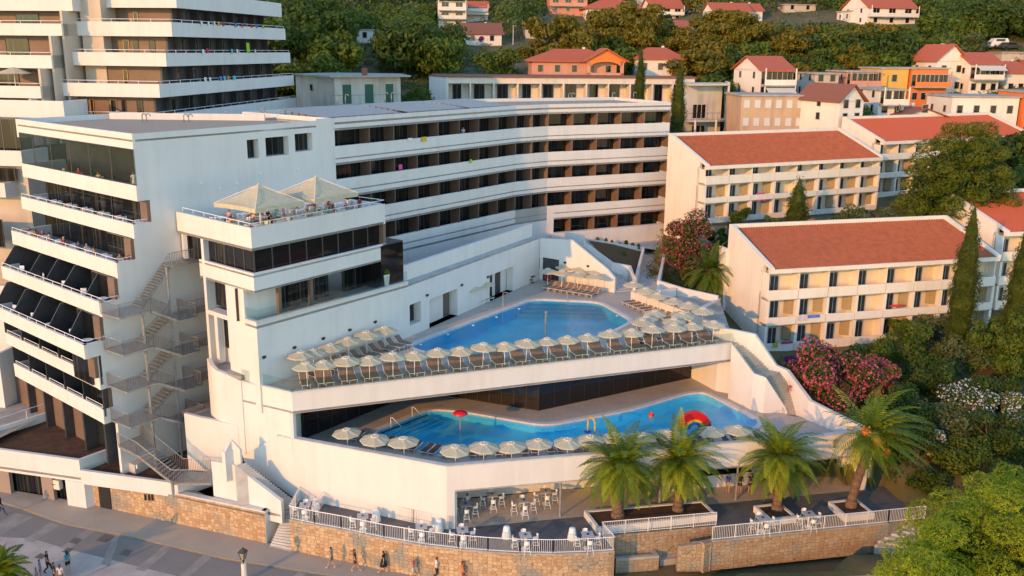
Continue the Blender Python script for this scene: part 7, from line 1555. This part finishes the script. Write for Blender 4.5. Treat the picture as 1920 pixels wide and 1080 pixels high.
# ---- bar tables and stools, cone lamps
BTB=thing('bar_table',(0,0,0),'square grey high table on the bar terrace','table','high tables of the bar'); MB().box((0,0,1.06),(.8,.8,.04)).build('tabletop',mat('grey_top',(.42,.42,.44),.5),BTB); MB().tube((0,0,0),(0,0,1.05),.04,8).build('leg',WMETAL,BTB); MB().lathe([(.28,0),(.28,.03)],n=14).build('base',WMETAL,BTB); MB().box((0,0,1.11),(.14,.14,.05)).build('napkin_holder',BLACKM,BTB)
STL=thing('bar_stool',(0,0,0),'white bar stool on the bar terrace','stool','white bar stools'); MB().lathe([(.2,.74),(.21,.8),(.18,.82)],n=12).build('seat',WMETAL,STL,smooth=True)
bk=MB(); 
for i in range(7): a=R_(-80+160*i/6)+math.pi/2; b=R_(-80+160*(i+1)/6)+math.pi/2; 
bk.strip([(.21*math.cos(R_(30+120*i/6)),.21*math.sin(R_(30+120*i/6))) for i in range(7)],.8,1.05,.02); bk.build('backrest',WMETAL,STL)
for i in(-1,1):
    for j in(-1,1): MB().tube((i*.24,j*.24,0),(i*.12,j*.12,.76),.016,4).build('leg',WMETAL,STL,ruv=False)
ft=MB().strip([(-.2,-.2),(.2,-.2),(.2,.2),(-.2,.2)],.3,.33,.015,close=True); ft.build('footrest',WMETAL,STL)
bt_=[(572,946),(680,967.5),(790,987),(867,993),(985,1003),(1102,1002),(1430,971),(1517,963),(873,945),(923,927),(982,938),(1023,920)]
bl_=['at the left end of the terrace','second from the left along the railing','third from the left along the railing','fourth from the left along the railing','fifth from the left along the railing','beside the left corner of the big planter','left of the square planter on the right terrace','between the two square planters','inside the bar nearest the left opening edge','in the bar behind the seated couple','in the middle of the open bar','at the back of the open bar']
for (x,y),lb_ in zip(bt_,bl_):
    q=XY(x,y,BT+1.06); place(BTB,(q[0],q[1],BT),.15,'square grey high table %s'%lb_)
    for k in range(4):
        a=.15+k*math.pi/2+math.pi/4*0; place(STL,(q[0]+.72*math.cos(a),q[1]+.72*math.sin(a),BT),a-math.pi/2,'white bar stool, %s side of the table %s'%(['right','far','left','near'][k],lb_))
LMP=thing('cone_lamp',(0,0,0),'white cone-shaped floor lamp on the bar terrace','lamp','white cone lamps of the bar terrace'); MB().lathe([(.34,.0),(.36,.06),(.22,.85),(.2,.88),(0.001,.89)],n=18).build('shade',mat('lamp_white',(.82,.8,.77),.4),LMP,smooth=True); MB().lathe([(.3,-.02),(.3,.02)],n=14).build('base',GREYF,LMP)
for (x,y),lb_ in zip([(592,948),(705,970),(823,988),(950,1001),(1073,1004)],['beside the left-end table','between the first two railing tables','at the foot of the wall before the bar opening','in the middle of the terrace asphalt','left of the big planter']): q=XY(x,y,BT+.3); place(LMP,(q[0],q[1],BT),0,'white cone-shaped floor lamp %s'%lb_)
# bar counter and dark fridge inside the bar, right part
ct=thing('bar_counter',(*XY(1330,925,BT),BT),'long pale bar counter behind the palms inside the open bar','counter'); a,b=lerp(o853,C1,.52),lerp(o853,C1,.74); a,b=offl(a,b,2.6); MB().strip([a,b],BT,BT+1.1,.6).build('counter',WHITE,ct); MB().strip([add2(a,(0,-.08)),add2(b,(0,-.08))],BT+1.1,BT+1.16,.75).build('countertop',BLACKM,ct); MB().strip(list(offl(a,b,1.4)),BT+1.2,BT+2.4,.3).build('back_shelf',BLACKM,ct)
# ---- street lamp, bottom
q=XY(459,1090,0); t=thing('street_lamp',(*q,0),'black lantern street lamp on a pale stone post at the bottom edge','street lamp'); 
lz=Zat(459,1053,q); MB().lathe([(.24,0),(.2,.4),(.18,lz-.1)],(*q,0),10).build('post',CREAM,t); MB().tube((*q,lz-.1),(*q,lz+.22),.05,6,.09).build('stem',BLACKM,t)
l_=t; mb=MB(); mb.lathe([(.13,.2),(.3,.75)],(*q,lz),4,rz=.5); mb.build('lantern_glass',mat('lantern_glass',(.3,.27,.2),.1),t); mb=MB(); mb.lathe([(.34,.75),(.36,.8),(.12,1.02),(.04,1.1)],(*q,lz),4,rz=.5)
mb.build('lantern_roof',BLACKM,t); mb=MB()
for k in range(4): a=.5+k*math.pi/2; mb.tube((q[0]+.14*math.cos(a),q[1]+.14*math.sin(a),lz+.2),(q[0]+.31*math.cos(a),q[1]+.31*math.sin(a),lz+.76),.025,4)
mb.build('lantern_frame',BLACKM,t,ruv=False)
# street poles on the hill
for i,(x,y0,y1) in enumerate([(1192,50,90),(962,50,84),(979,30,52),(1801,56,92),(700,40,68),(968,113,143)]):
    b=T(x,y1); h=(y1-y0)/ppm(b); t=thing('utility_pole',tuple(b),'slender pale utility pole on the hillside, %s of six from the left'%nth(sorted([1192,962,979,1801,700,968]).index(x)),'pole','utility poles on the hill'); MB().tube(tuple(b+Vector((0,0,-1))),tuple(b+Vector((0,0,h))),.16,6,.1).build('pole',CONCL,t); MB().box(tuple(b+Vector((.3,0,h))),(.9,.12,.1)).build('arm',METAL,t)
# towels and washing on railings
def towel(x,y,a,b,w_,h,c,lab):
    h_=hitl(x,y,a,b); o=add2((h_.x,h_.y),perp(a,b,-.07)); dl=Vector((b[0]-a[0],b[1]-a[1])).normalized(); mb=MB(); n=6
    vs=[]; 
    for j in range(3):
        for i in range(n+1): u=-w_/2+w_*i/n; k=.03*math.sin(i*1.9+j); vs.append((o[0]+dl.x*u+dl.y*k,o[1]+dl.y*u-dl.x*k,h_.z+h*(.5-j/2)))
    m0=len(vs); vs+=[(x_+.0,y_+.03,z_) for x_,y_,z_ in vs]; fs=[]
    for j in range(2):
        for i in range(n): q=j*(n+1)+i; fs+=[(q,q+n+1,q+n+2,q+1),(q+m0+1,q+m0+n+2,q+m0+n+1,q+m0)]
    mb.add(vs,fs); tag(mb.build('towel',mat('cloth_%d_%d_%d'%tuple(int(v*99) for v in c),c,.9),ruv=False),lab,'towel')
Wc,Yc,Pk,Bl,Gr,Rd,Og,Tq=(.7,.7,.7),(.65,.4,.03),(.6,.08,.3),(.1,.2,.55),(.3,.55,.03),(.55,.04,.05),(.7,.25,.05),(.1,.5,.6)
towel(794,261,K,WB,.8,.5,Yc,'mustard yellow towel on the top parapet of the wing'); towel(768,261.5,K,WB,.7,.3,Wc,'white cloth beside the yellow towel on the wing parapet'); towel(750,313,K,WB,.55,.5,Pk,'pink patterned cloth on the second wing parapet'); towel(882,302,K,WB,.45,.4,Gr,'small green cloth on the second wing parapet')
r1,r2,r3=TT[1],TT[2],TT[3]
for (x,y,w_,c,lab) in [(377,43,.5,Wc,'leftmost white'),(390,44,.5,Wc,'second white'),(401,44,.4,Wc,'third white'),(409,44.5,.5,Yc,'mustard'),(418,45.5,.4,Rd,'dark red'),(441,47,.6,Bl,'blue-grey'),(453,48,.4,Pk,'bright pink'),(471,48.5,.4,Rd,'crimson'),(481,49,.5,Bl,'blue'),(493,50,.4,Gr,'lime green')]: towel(x,y,r1[1],r1[2],w_,.45,c,'%s cloth drying on the upper shaded tower railing'%lab)
for (x,y,w_,c,lab) in [(380,97,.6,Wc,'white'),(388,95,.5,Rd,'dark red'),(434,96,.5,Tq,'teal'),(444,96.5,.5,Wc,'cream white'),(464,89,.9,Gr,'big green and orange'),(478,96,.3,Wc,'small white')]: towel(x,y,r2[1],r2[2],w_,.5 if 'big' not in lab else 1.1,c,'%s cloth on the middle shaded tower railing'%lab)
for (x,y,w_,c,lab) in [(384,149,.6,Wc,'left white'),(393,149,.5,Wc,'right white'),(413,147,.6,Bl,'royal blue'),(420,146.5,.5,Tq,'turquoise'),(427,146,.5,Og,'orange-red'),(438,146,.7,Tq,'pale blue')]: towel(x,y,r3[1],r3[2],w_,.5,c,'%s cloth on the lower shaded tower railing'%lab)
aA,bA=ptA(0,-.12),ptA(26.9,-.12); towel(1505,595,aA,bA,1.1,.6,(.6,.55,.6),'pale towels on the middle balcony row of the front annex, left'); towel(1525,593,aA,bA,1.4,.3,Bl,'blue and pink towels on the same front annex balcony'); towel(1680,573,aA,bA,1.6,.25,Rd,'red towels on the middle balcony row of the front annex, right'); towel(1453,647,aA,bA,.55,.5,(.35,.42,.03),'olive green towel on the lowest balcony of the front annex'); towel(1475,642,aA,bA,1.3,.25,(.4,.05,.15),'dark red towels on the lowest balcony of the front annex')
towel(1425,369,eB,bB,1.3,1.0,(.62,.08,.25),'bright pink towel on the middle annex balcony'); towel(1436,370,eB,bB,1.6,.8,(.3,.06,.3),'purple towel beside the pink one on the middle annex balcony')
towel(1218,118,*(lambda b:((b.x-4,b.y-.3),(b.x+4,b.y-.3)))(T(1215,140)),2.2,2.2,Wc,'large white sheet hanging at the hipped house between the cypresses')
# planter pot on the restaurant balcony, roof terrace glass boards
q=add2(lerp(C0,WF,par(731,520,C0,WF)),perp(C0,WF,.5)); t=thing('plant_pot',(*q,15.9),'tall white tapered pot with a small plant on the restaurant balcony by the lift','plant pot'); MB().lathe([(.22,0),(.36,1.3),(.3,1.3)],(*q,15.9),14).build('pot',WHITE,t,smooth=False); qmesh('plant',cloud([(q[0],q[1],17.4,.35,.35,.3)],300,.1),LF['mid'],t)
# parked cars
def car(b,az_,lab,c,van=False):
    t=thing('parked_car',tuple(b),lab,'van' if van else 'car','cars parked on the hill streets',rz=az_); L,Wd=4.3,1.75; H=1.9 if van else 1.42; m_=mat('car_paint_%d'%int(c[0]*100+c[2]*10),c,.3)
    pr=[(-L/2,.35),(-L/2,.8),(-L/2+.2,H*.62),(-L*.28,H),(L*.12 if not van else L*.28,H),(L*.3 if not van else L*.38,H*.62),(L/2-.1,.75),(L/2,.4),(L/2,.3),(-L/2,.3)]; n=len(pr); 
    def bm(): return MB()
    mb=MB(); mb.add([(x,-Wd/2,z) for x,z in pr]+[(x,Wd/2,z) for x,z in pr],[tuple(range(n)),tuple(range(2*n-1,n-1,-1))]+[(i,i+n,(i+1)%n+n,(i+1)%n) for i in range(n)]); off=WL(t); mb.v=[(v[0]+off[0],v[1]+off[1],v[2]+off[2]) for v in mb.v]; mb.build('body',m_,t)
    for s in(-1,1): MB().box((off[0]-.25,off[1]+s*(Wd/2+.005),off[2]+H*.8),(L*.45,.03,H*.26)).build('side_window',BGLASS,t)
    MB().box((off[0]+L*.22 if not van else off[0]+L*.34,off[1],off[2]+H*.8),(.5,Wd*.85,H*.3),0,0).build('windscreen',BGLASS,t)
    for x in(-1.3,1.35):
        for s in(-1,1):
            w0=(off[0]+x,off[1]+s*Wd/2-.1*s,off[2]+.32); MB().tube((w0[0],w0[1]-.1,w0[2]),(w0[0],w0[1]+.1,w0[2]),.32,12).build('wheel',BLACKM,t)
for x,y,az_,lab,c,v in [(1872,91,.1,'white van parked above the flat-roofed house at the far right',(.7,.7,.68),True),(1857,93,.1,'blue-grey car parked left of the white van',(.12,.15,.2),False),(1893,94,.1,'black car parked right of the white van',(.03,.03,.03),False),(1296,27,.2,'dark car in the row on the hill road, left one',(.04,.04,.05),False),(1325,20,.2,'blue-grey car on the hill road, right of the dark one',(.15,.2,.28),False),(547,88,.0,'pale car half hidden behind the tower railing on the stone terrace',(.5,.5,.5),False)]:
    b=T(x,y); car(b+Vector((0,0,.1)),az_,lab,c,v)
q=T(590,112); rt_=thing('rubble_wall',tuple(q),'pale rubble stone terrace wall on the slope right of the tower','wall'); a,b=XY(545,84,q.z+4),XY(645,92,q.z+4); MB().strip([(q.x-7,q.y+1),(q.x+8,q.y+3)],q.z-2,q.z+3.5,.6).build('stonework',STONEG,rt_)
# ================= people =================
def skel(pose):
    J={}; E=[]; r={}
    def j(n,p,rad,par=None):
        J[n]=Vector(p); r[n]=rad
        if par: E.append((par,n))
    dz=0; lean=0.
    if pose in('sit',): dz=-.45
    if pose=='stool': dz=-.12
    z=lambda v:v+dz
    j('pelvis',(0,0,z(.95)),.125); j('waist',(0,.0,z(1.08)),.112,'pelvis'); j('chest',(0,.01,z(1.28)),.135,'waist'); j('collar',(0,0,z(1.41)),.085,'chest'); j('neck',(0,.005,z(1.49)),.05,'collar')
    j('jaw',(0,.02,z(1.55)),.068,'neck'); j('skull',(0,.015,z(1.63)),.088,'jaw'); j('crown',(0,.0,z(1.69)),.062,'skull')
    legs={'stand':((.0,.02,.5),(.0,0,.08),(.0,.02,.5),(0,0,.08)),'walk':((0,.16,.5),(0,.27,.09),(0,.03,.5),(0,-.27,.13)),'sit':((.02,.42,.5),(.02,.44,.08),(-.02,.42,.5),(-.02,.44,.08)),'stool':((.03,.36,.72),(.0,.28,.34),(-.03,.36,.72),(0,.28,.34))}[pose]
    arms={'stand':((.04,-.02,1.14),(.05,.06,.9),(.04,-.02,1.14),(.05,.06,.9)),'walk':((.05,-.12,1.16),(.05,-.06,.92),(.05,.06,1.14),(.05,.24,.95)),'sit':((.06,.08,.76),(-.04,.33,.76),(.06,.08,.76),(-.02,.35,.78)),'stool':((.06,.08,1.04),(-.03,.34,1.06),(.06,.06,1.02),(-.02,.3,1.0))}[pose]
    for s,nm,lk,la,ak,aw in((-1,'l',legs[0],legs[1],arms[0],arms[1]),(1,'r',legs[2],legs[3],arms[2],arms[3])):
        j(nm+'hip',(s*.095,0,z(.9)),.088,'pelvis'); mid=((s*.1+s*lk[0])*.5+s*.05,(lk[1])*.5,(z(.9)+lk[2])/2); j(nm+'thigh',mid,.075,nm+'hip'); j(nm+'knee',(s*(.1+lk[0]),lk[1],lk[2]),.052,nm+'thigh')
        calf=((s*(.1+lk[0])+s*(.1+la[0]))/2,(lk[1]+la[1])/2-.01,(lk[2]+la[2])*.55); j(nm+'calf',calf,.05,nm+'knee'); j(nm+'ankle',(s*(.1+la[0]),la[1],la[2]),.034,nm+'calf'); j(nm+'toe',(s*(.12+la[0]),la[1]+.17,max(.03,la[2]-.05)),.034,nm+'ankle')
        j(nm+'shoulder',(s*.17,0,z(1.41)),.058,'collar'); j(nm+'elbow',(s*(.19+ak[0]),ak[1],ak[2]),.038,nm+'shoulder'); j(nm+'wrist',(s*(.19+aw[0]),aw[1],aw[2]),.026,nm+'elbow')
        d=(J[nm+'wrist']-J[nm+'elbow']).normalized(); w_=J[nm+'wrist']; pm=w_+d*.075; j(nm+'palm',pm,.032,nm+'wrist'); sd=d.cross(Vector((1,0,0))).normalized()
        for k,(o,l) in enumerate(((-.03,.062),(-.01,.078),(.01,.074),(.03,.056))): e=pm+sd*o+d*(l*.55); j(nm+'f%d'%k,e,.0095,nm+'palm'); j(nm+'g%d'%k,e+d*(l*.4)+Vector((-s*.012,0,0)),.008,nm+'f%d'%k)
        tb=w_+d*.03+sd*.035; j(nm+'thumb',tb+sd*.012+d*.02,.011,nm+'palm')
    return J,E,r
def bodymesh(pose):
    J,E,r=skel(pose); ns=list(J); ix={n:i for i,n in enumerate(ns)}; me=D.meshes.new('sk'); me.from_pydata([tuple(J[n]) for n in ns],[(ix[a],ix[b]) for a,b in E],[]); o=D.objects.new('sk',me); COL.objects.link(o)
    o.modifiers.new('s','SKIN')
    if not me.skin_vertices: me.attributes  
    sv=me.skin_vertices[0].data if len(me.skin_vertices) else None
    if sv is None: return None
    for n in ns: sv[ix[n]].radius=(r[n],r[n]*(1.0 if n not in('chest','waist','pelvis') else .72)); sv[ix[n]].use_root=(n=='pelvis')
    ss=o.modifiers.new('u','SUBSURF'); ss.levels=1; ss.render_levels=1
    dg=bpy.context.evaluated_depsgraph_get(); dg.update(); m2=D.meshes.new_from_object(o.evaluated_get(dg)); D.objects.remove(o)
    segs=[(J[a],J[b],a,b) for a,b in E]; lab=[]
    for v in m2.vertices:
        best=9;nm='pelvis'; tt=0
        for a,b,na,nb in segs:
            d=b-a; t=max(0,min(1,(v.co-a).dot(d)/max(1e-9,d.dot(d)))); q=(v.co-a-d*t).length/(r[na]*(1-t)+r[nb]*t)
            if q<best: best=q; nm=nb if t>.0 else na; tt=t; 
        lab.append((nm,tt))
    return m2,lab,J
BODY={}
def sub(m,lab,names,infl,ext=None):
    keep=[p for p in m.polygons if sum(1 for i in p.vertices if names(lab[i],m.vertices[i].co))>=3]; ids={}; mb=MB()
    for p in keep:
        f=[]
        for i in p.vertices:
            if i not in ids: ids[i]=len(mb.v); v=m.vertices[i]; mb.v.append(tuple(v.co+v.normal*infl))
            f.append(ids[i])
        mb.f.append(tuple(f))
    return mb
SK=[mat('skin_tan',(.45,.24,.15),.6),mat('skin_fair',(.6,.36,.26),.6),mat('skin_deep',(.2,.1,.065),.6)]
HR=[mat('hair_dark',(.02,.014,.01),.6),mat('hair_brown',(.1,.055,.03),.6),mat('hair_blond',(.4,.28,.13),.6)]
def cloth(c): return mat('cloth_%d_%d_%d'%tuple(int(v*99) for v in c),c,.9)
PM={}
def person(loc,az_,pose,label,top,bot,skin=0,hair=0,dress=False,longh=False,group='people',long_=False,sc=1.,cap=None):
    if pose not in BODY: BODY[pose]=bodymesh(pose)
    m,lab,J=BODY[pose]; t=thing('person',tuple(loc),label,'person',None,rz=-R_(az_)); t.scale=(sc,sc,sc)
    key=(pose,skin)
    if key not in PM: c=m.copy(); c.name='body'; c.materials.clear(); c.materials.append(SK[skin]); c.polygons.foreach_set('use_smooth',[True]*len(c.polygons)); PM[key]=c
    def lk(name,me): o=D.objects.new(name,me); COL.objects.link(o); o.parent=t; return o
    lk('body',PM[key])
    def part(name,kk,fn,infl,mt):
        key=(name,pose,kk,mt.name)
        if key not in PM: mb=sub(m,lab,fn,infl); me=D.meshes.new(name); me.from_pydata(mb.v,[],mb.f); me.materials.append(mt); me.polygons.foreach_set('use_smooth',[True]*len(me.polygons)) if len(me.polygons) else None; PM[key]=me
        return lk(name,PM[key])
    tor={'waist','chest','collar','lshoulder','rshoulder'}
    part('dress' if dress else 'shirt','t',lambda l,c:l[0] in tor or (l[0] in('lelbow','relbow') and l[1]<.45),.014,cloth(top))
    bt={'pelvis','lhip','rhip','lthigh','rthigh'}; full={'lknee','rknee','lcalf','rcalf','lankle','rankle'}
    part('trousers' if long_ else 'shorts','b'+str(long_),lambda l,c:l[0] in bt or (long_ and l[0] in full) or (not long_ and l[0] in('lknee','rknee') and l[1]<.4),.013,cloth(bot))
    part('shoes','s',lambda l,c:l[0] in('ltoe','rtoe') ,.01,cloth((.05,.04,.04) if long_ else (.5,.45,.4)))
    hd=J['skull']; part('hair','h'+str(longh),lambda l,c:l[0] in('skull','crown') and (c.y<hd.y+.03 or c.z>hd.z+.03),.016,HR[hair] if cap is None else cloth(cap))
    if longh:
        key=('lh',pose,hair)
        if key not in PM: mb=MB(); mb.lathe([(.05,-.26),(.085,-.12),(.088,.04),(.05,.1)],(hd.x,hd.y-.05,hd.z),10); me=D.meshes.new('long_hair'); me.from_pydata(mb.v,[],mb.f); me.materials.append(HR[hair]); PM[key]=me
        lk('long_hair',PM[key])
    if dress and pose in('stand','walk'):
        key=('sk',pose,top)
        if key not in PM: mb=MB(); mb.lathe([(.27,.55),(.22,.75),(.155,.98),(.13,1.08)],(0,.03,0),14); me=D.meshes.new('skirt'); me.from_pydata(mb.v,[],mb.f[:-2]); me.materials.append(cloth(top)); PM[key]=me
        lk('skirt',PM[key])
    key=('face',pose)
    if key not in PM:
        mb=MB(); 
        for s in(-1,1): mb.lathe([(0.001,-.01),(.011,0),(0.001,.01)],(s*.032,hd.y+.082,hd.z),6)
        mb.box((0,hd.y+.06,hd.z-.07),(.045,.02,.01)); me=D.meshes.new('eyes_and_mouth'); me.from_pydata(mb.v,[],mb.f); me.materials.append(BLACKM); PM[key]=me
        mb=MB(); mb.add([(-.014,hd.y+.07,hd.z-.045),(.014,hd.y+.07,hd.z-.045),(0,hd.y+.115,hd.z-.04),(0,hd.y+.08,hd.z)],[(0,1,2),(1,3,2),(3,0,2),(0,3,1)]); me=D.meshes.new('nose'); me.from_pydata(mb.v,[],mb.f); me.materials.append(SK[skin]); PM[('nose',pose)]=me
    lk('eyes_and_mouth',PM[key]); lk('nose',PM[('nose',pose)])
    return t
G0_=(.25,.25,.24)
def pp3(x,y,z): q=XY(x,y,z); return (q[0],q[1],z)
person(pp3(622,1066,.14),-70,'walk','man in grey T-shirt and shorts walking leftmost below the terrace stone wall',(.25,.25,.22),(.2,.18,.14))
person(pp3(666,1071,.14),100,'walk','woman in a dark sleeveless outfit walking second from left below the stone wall',(.06,.05,.05),(.06,.05,.05),longh=True,hair=1)
person(pp3(720,1074,.14),-75,'walk','woman in a black dress walking below the stone wall, third from left',(.01,.01,.01),(.01,.01,.01),dress=True,hair=0)
person(pp3(775,1086,.14),100,'walk','person in a red and white top walking below the stone wall, fourth from left',(.5,.12,.12),(.5,.48,.45),hair=2)
person(pp3(819,1086,.14),95,'walk','man in a white shirt and dark trousers walking below the stone wall',(.75,.75,.75),(.02,.02,.04),long_=True,hair=0)
person(pp3(868,1094,.14),95,'walk','long-haired woman in an orange-red top, rightmost below the stone wall',(.55,.13,.04),(.3,.05,.04),longh=True,hair=1)
person(pp3(91,1074,.02),80,'walk','man in a black outfit walking on the quay, tallest of the group at bottom left',(.015,.015,.02),(.015,.015,.02),long_=True)
person(pp3(77,1084,.02),70,'stand','boy in a blue shirt beside the man in black on the quay',(.1,.2,.45),(.1,.15,.3),sc=.85)
person(pp3(70,1092,.02),70,'stand','small child in blue at the left of the quay group',(.15,.22,.4),(.1,.1,.2),sc=.68)
person(pp3(129,1074,.02),-60,'stand','woman in a teal top with black hair at the right of the quay group',(.02,.25,.32),(.01,.01,.01),longh=True)
person(pp3(104,1096,.02),60,'stand','person in dark clothes with a black head at the bottom of the quay group',(.02,.05,.05),(.02,.02,.02),long_=True)
person(pp3(116,1100,.02),0,'stand','woman in a pale top at the bottom edge of the quay group',(.55,.5,.48),(.1,.1,.1),hair=1,longh=True)
person(pp3(3,967,.14),90,'walk','woman in a black top and jeans cut by the left edge of the picture',(.01,.01,.01),(.05,.08,.18),long_=True,longh=True)
# glassed balcony of the top tier
c1,l1_=TC[0][0],TC[0][1]
def onbal(x,y,zf,inset,c,l): u=par(x,y,l,c); q=lerp(l,c,u); p_=perp(l,c,inset); return (q[0]+p_[0],q[1]+p_[1],zf)
person(onbal(220,300,24.72,1.2,c1,l1_),160,'stand','woman in white standing behind the glass of the top left balcony',(.75,.72,.7),(.7,.68,.65),dress=True,hair=1,longh=True)
person(onbal(125,300,24.72,.9,c1,l1_),200,'sit','person in a red vest and white cap sitting behind the balcony glass',(.6,.02,.03),(.6,.03,.03),cap=(.7,.7,.7))
person(onbal(162,310,24.72,.9,c1,l1_),200,'sit','person in a pale yellow top sitting behind the balcony glass',(.65,.6,.3),(.1,.1,.15),cap=(.5,.05,.05))
q=onbal(205,300,24.72,1.,c1,l1_); CP2=chair_proto('white chair on the glassed balcony','chairs of the left block terraces')
for i,(x,lb_) in enumerate([(92,'left end of the glassed top balcony'),(240,'right end of the glassed top balcony'),(125,'red-vested person\'s place on the top balcony'),(162,'yellow-topped person\'s place on the top balcony')]): q=onbal(x,300,24.72,.9,c1,l1_); place(CP2,q,R_(-40),'white chair at the %s'%lb_)
TP2=table_proto('white table on the restaurant tier','tables of the left block terraces')
cols=[((.5,.08,.06),(.1,.1,.1)),((.55,.3,.1),(.3,.1,.1)),((.5,.03,.04),(.5,.05,.05)),((.6,.5,.45),(.1,.1,.1)),((.6,.6,.6),(.2,.2,.25)),((.5,.05,.08),(.1,.1,.1)),((.65,.65,.7),(.1,.1,.2)),((.1,.15,.2),(.1,.1,.1)),((.55,.5,.45),(.3,.3,.3)),((.6,.35,.25),(.2,.1,.1)),((.5,.1,.06),(.1,.1,.1))]
for ti,(tier,nm_) in enumerate(((3,'lower'),(2,'upper'))):
    c,l=TC[tier][0],TC[tier][1]; zf=TC[tier][3]+.24; n=7
    for i in range(n):
        u=.08+.86*i/(n-1); q=add2(lerp(l,c,u),perp(l,c,1.15)); place(TP2,(q[0],q[1],zf),R_(-40),'white table, %s from the left on the %s open restaurant tier'%(nth(i),nm_))
        for s in(-1,1):
            cq=add2(q,azd(LAZ,.66*s)); place(CP2,(cq[0],cq[1],zf),R_(-LAZ+(180 if s>0 else 0))*1.0,'white chair %s the %s table of the %s restaurant tier'%('left of' if s>0 else 'right of',nth(i),nm_))
            k=i*2+(s<0)
            if tier==3 and k in(0,1,2,3,5,7,8,9,12,13): tp,btm=cols[k%11]; person((cq[0],cq[1],zf),LAZ+(180 if s>0 else 0),'sit','diner %s the %s table of the lower restaurant tier'%('left of' if s>0 else 'right of',nth(i)),tp,btm,hair=k%3,skin=k%2,longh=k%4==1)
c,l=TC[3][0],TC[3][1]; person((*add2(lerp(l,c,.82),perp(l,c,2.0)),TC[3][3]+.24),200,'stand','waiter in a white shirt standing on the lower restaurant tier',(.75,.72,.72),(.02,.02,.02),long_=True)
# roof terrace diners
dn=[3,4,6,8,9,11,13,14,15,17,20,21,24,26,29,32]
for n_,k in enumerate(dn):
    if k>=len(seats): continue
    (cq,rz,s)=seats[k]; tp,btm=[((.02,.02,.02),(.02,.02,.02)),((.65,.35,.3),(.2,.1,.1)),((.15,.6,.5),(.1,.1,.1)),((.5,.06,.08),(.1,.1,.1)),((.2,.05,.05),(.1,.1,.1)),((.6,.3,.35),(.1,.1,.1)),((.6,.25,.08),(.1,.1,.1))][n_%7]
    person((cq[0],cq[1],22.4),SAZ+(180 if s>0 else 0),'sit','roof terrace diner on the %s side of the %s table in the %s row'%('far' if s>0 else 'near',nth((k//2)%6),['front','middle','rear'][k//12]),tp,btm,hair=n_%3,skin=n_%2,longh=n_%3==1)
person((*add2(add2(C0,azd(SAZ,5.2)),azd(LAZ,2.7)),22.4),60,'stand','person in a pink top standing between the roof terrace tables',(.6,.3,.4),(.3,.3,.4))
person((*add2(add2(C0,azd(SAZ,11.6)),azd(LAZ,.5)),22.4),30,'stand','person in a dark red top standing at the right end of the roof terrace',(.25,.02,.05),(.05,.05,.1))
# others
q=XY(873,945,BT+1.06); person((q[0]+.1,q[1]+.72,BT),190,'stool','man in a black and white patterned shirt seated in the bar by the opening',(.5,.5,.5),(.03,.03,.03),skin=2); person((q[0]-.72,q[1]+.1,BT),90,'stool','woman with long dark hair seated in the bar nearest the wall edge',(.06,.04,.04),(.25,.1,.08),longh=True,skin=0)
person(pp3(1386,925,BT),20,'stand','person in black with red socks standing at the bar counter, left one',(.02,.02,.02),(.02,.02,.03)); person(pp3(1406,925,BT),10,'stand','person in dark clothes standing at the bar counter, right one',(.03,.03,.04),(.02,.02,.02),hair=1); person(pp3(1364,926,BT),40,'stand','person in a blue top half hidden by the second palm at the bar',(.05,.1,.45),(.3,.3,.3),hair=2)
q=add2(lerp(K,WB,par(879,240,K,WB)),perp(K,WB,.8)); person((*q,26.0),150,'stand','person in pale clothes standing on the top balcony row of the wing',(.4,.42,.45),(.3,.3,.3))
q=lerp(La,Lb,.02); person((q[0],q[1]+.6,25.2),180,'stand','person in red standing on the first balcony of the long room block',(.5,.04,.05),(.4,.05,.05))
# balcony furniture of the stepped block
RT2=thing('round_table',(0,0,0),'round white balcony table','table','round balcony tables'); MB().lathe([(.42,.68),(.44,.72),(.42,.73)],n=20).build('tabletop',WMETAL,RT2); MB().tube((0,0,0),(0,0,.68),.04,8).build('leg',WMETAL,RT2); MB().lathe([(.25,0),(.25,.04)],n=12).build('base',GREYF,RT2)
for ti in(4,5):
    c,l=TC[ti][0],TC[ti][1]; zf=TC[ti][3]+.24
    for i,(u,kind) in enumerate([(.08,'c'),(.3,'c'),(.52,'t' if ti==5 else 'c'),(.72,'c'),(.9,'t')]):
        q=add2(lerp(l,c,u),perp(l,c,1.)); nm_='upper' if ti==4 else 'lower'
        if kind=='c': place(CP2,(*q,zf),random.uniform(-1,1),'white plastic chair on the %s slanted balcony row, bay %s'%(nm_,['one','two','three','four','five'][i]))
        else: place(RT2,(*q,zf),0,'round white table on the %s slanted balcony row, bay %s'%(nm_,['one','two','three','four','five'][i]))
p_=TV[3]; q=add2(lerp(p_[0],p_[1],.9),perp(p_[0],p_[1],.9)); t=thing('parasol',(*q,p_[3]+.3),'cream parasol open on a balcony of the tower at the left edge','parasol'); MB().lathe([(1.7,2.1),(1.72,2.14),(.05,2.75),(0.001,2.76)],(*q,p_[3]+.3),12).build('canopy',CANVAS,t); MB().tube((*q,p_[3]+.3),(*q,p_[3]+3.0),.04).build('pole',WMETAL,t)
# ---- keep every label within sixteen words
def shorten(l):
    for a,b in ((' from the left',' from left'),(' in the row along the ',' along '),(' in the row by the ',' by the '),(' in the group between the ',' between '),(', counted from the front annex',''),(' in the front row of the cluster by the stair wall',' in the front row by the stair wall'),(' in the back row of the cluster by the stair wall',' in the back row by the stair wall'),(' on the right terrace',''),(' of the upper deck',' of upper deck'),(' the ',' '),(' the ',' '),(' a ',' ')):
        if len(l.replace('-',' ').split())<=16: break
        l=l.replace(a,b)
    w_=l.split()
    return l
for o in D.objects:
    if not o.parent and o.get('label'): o['label']=shorten(o['label'])
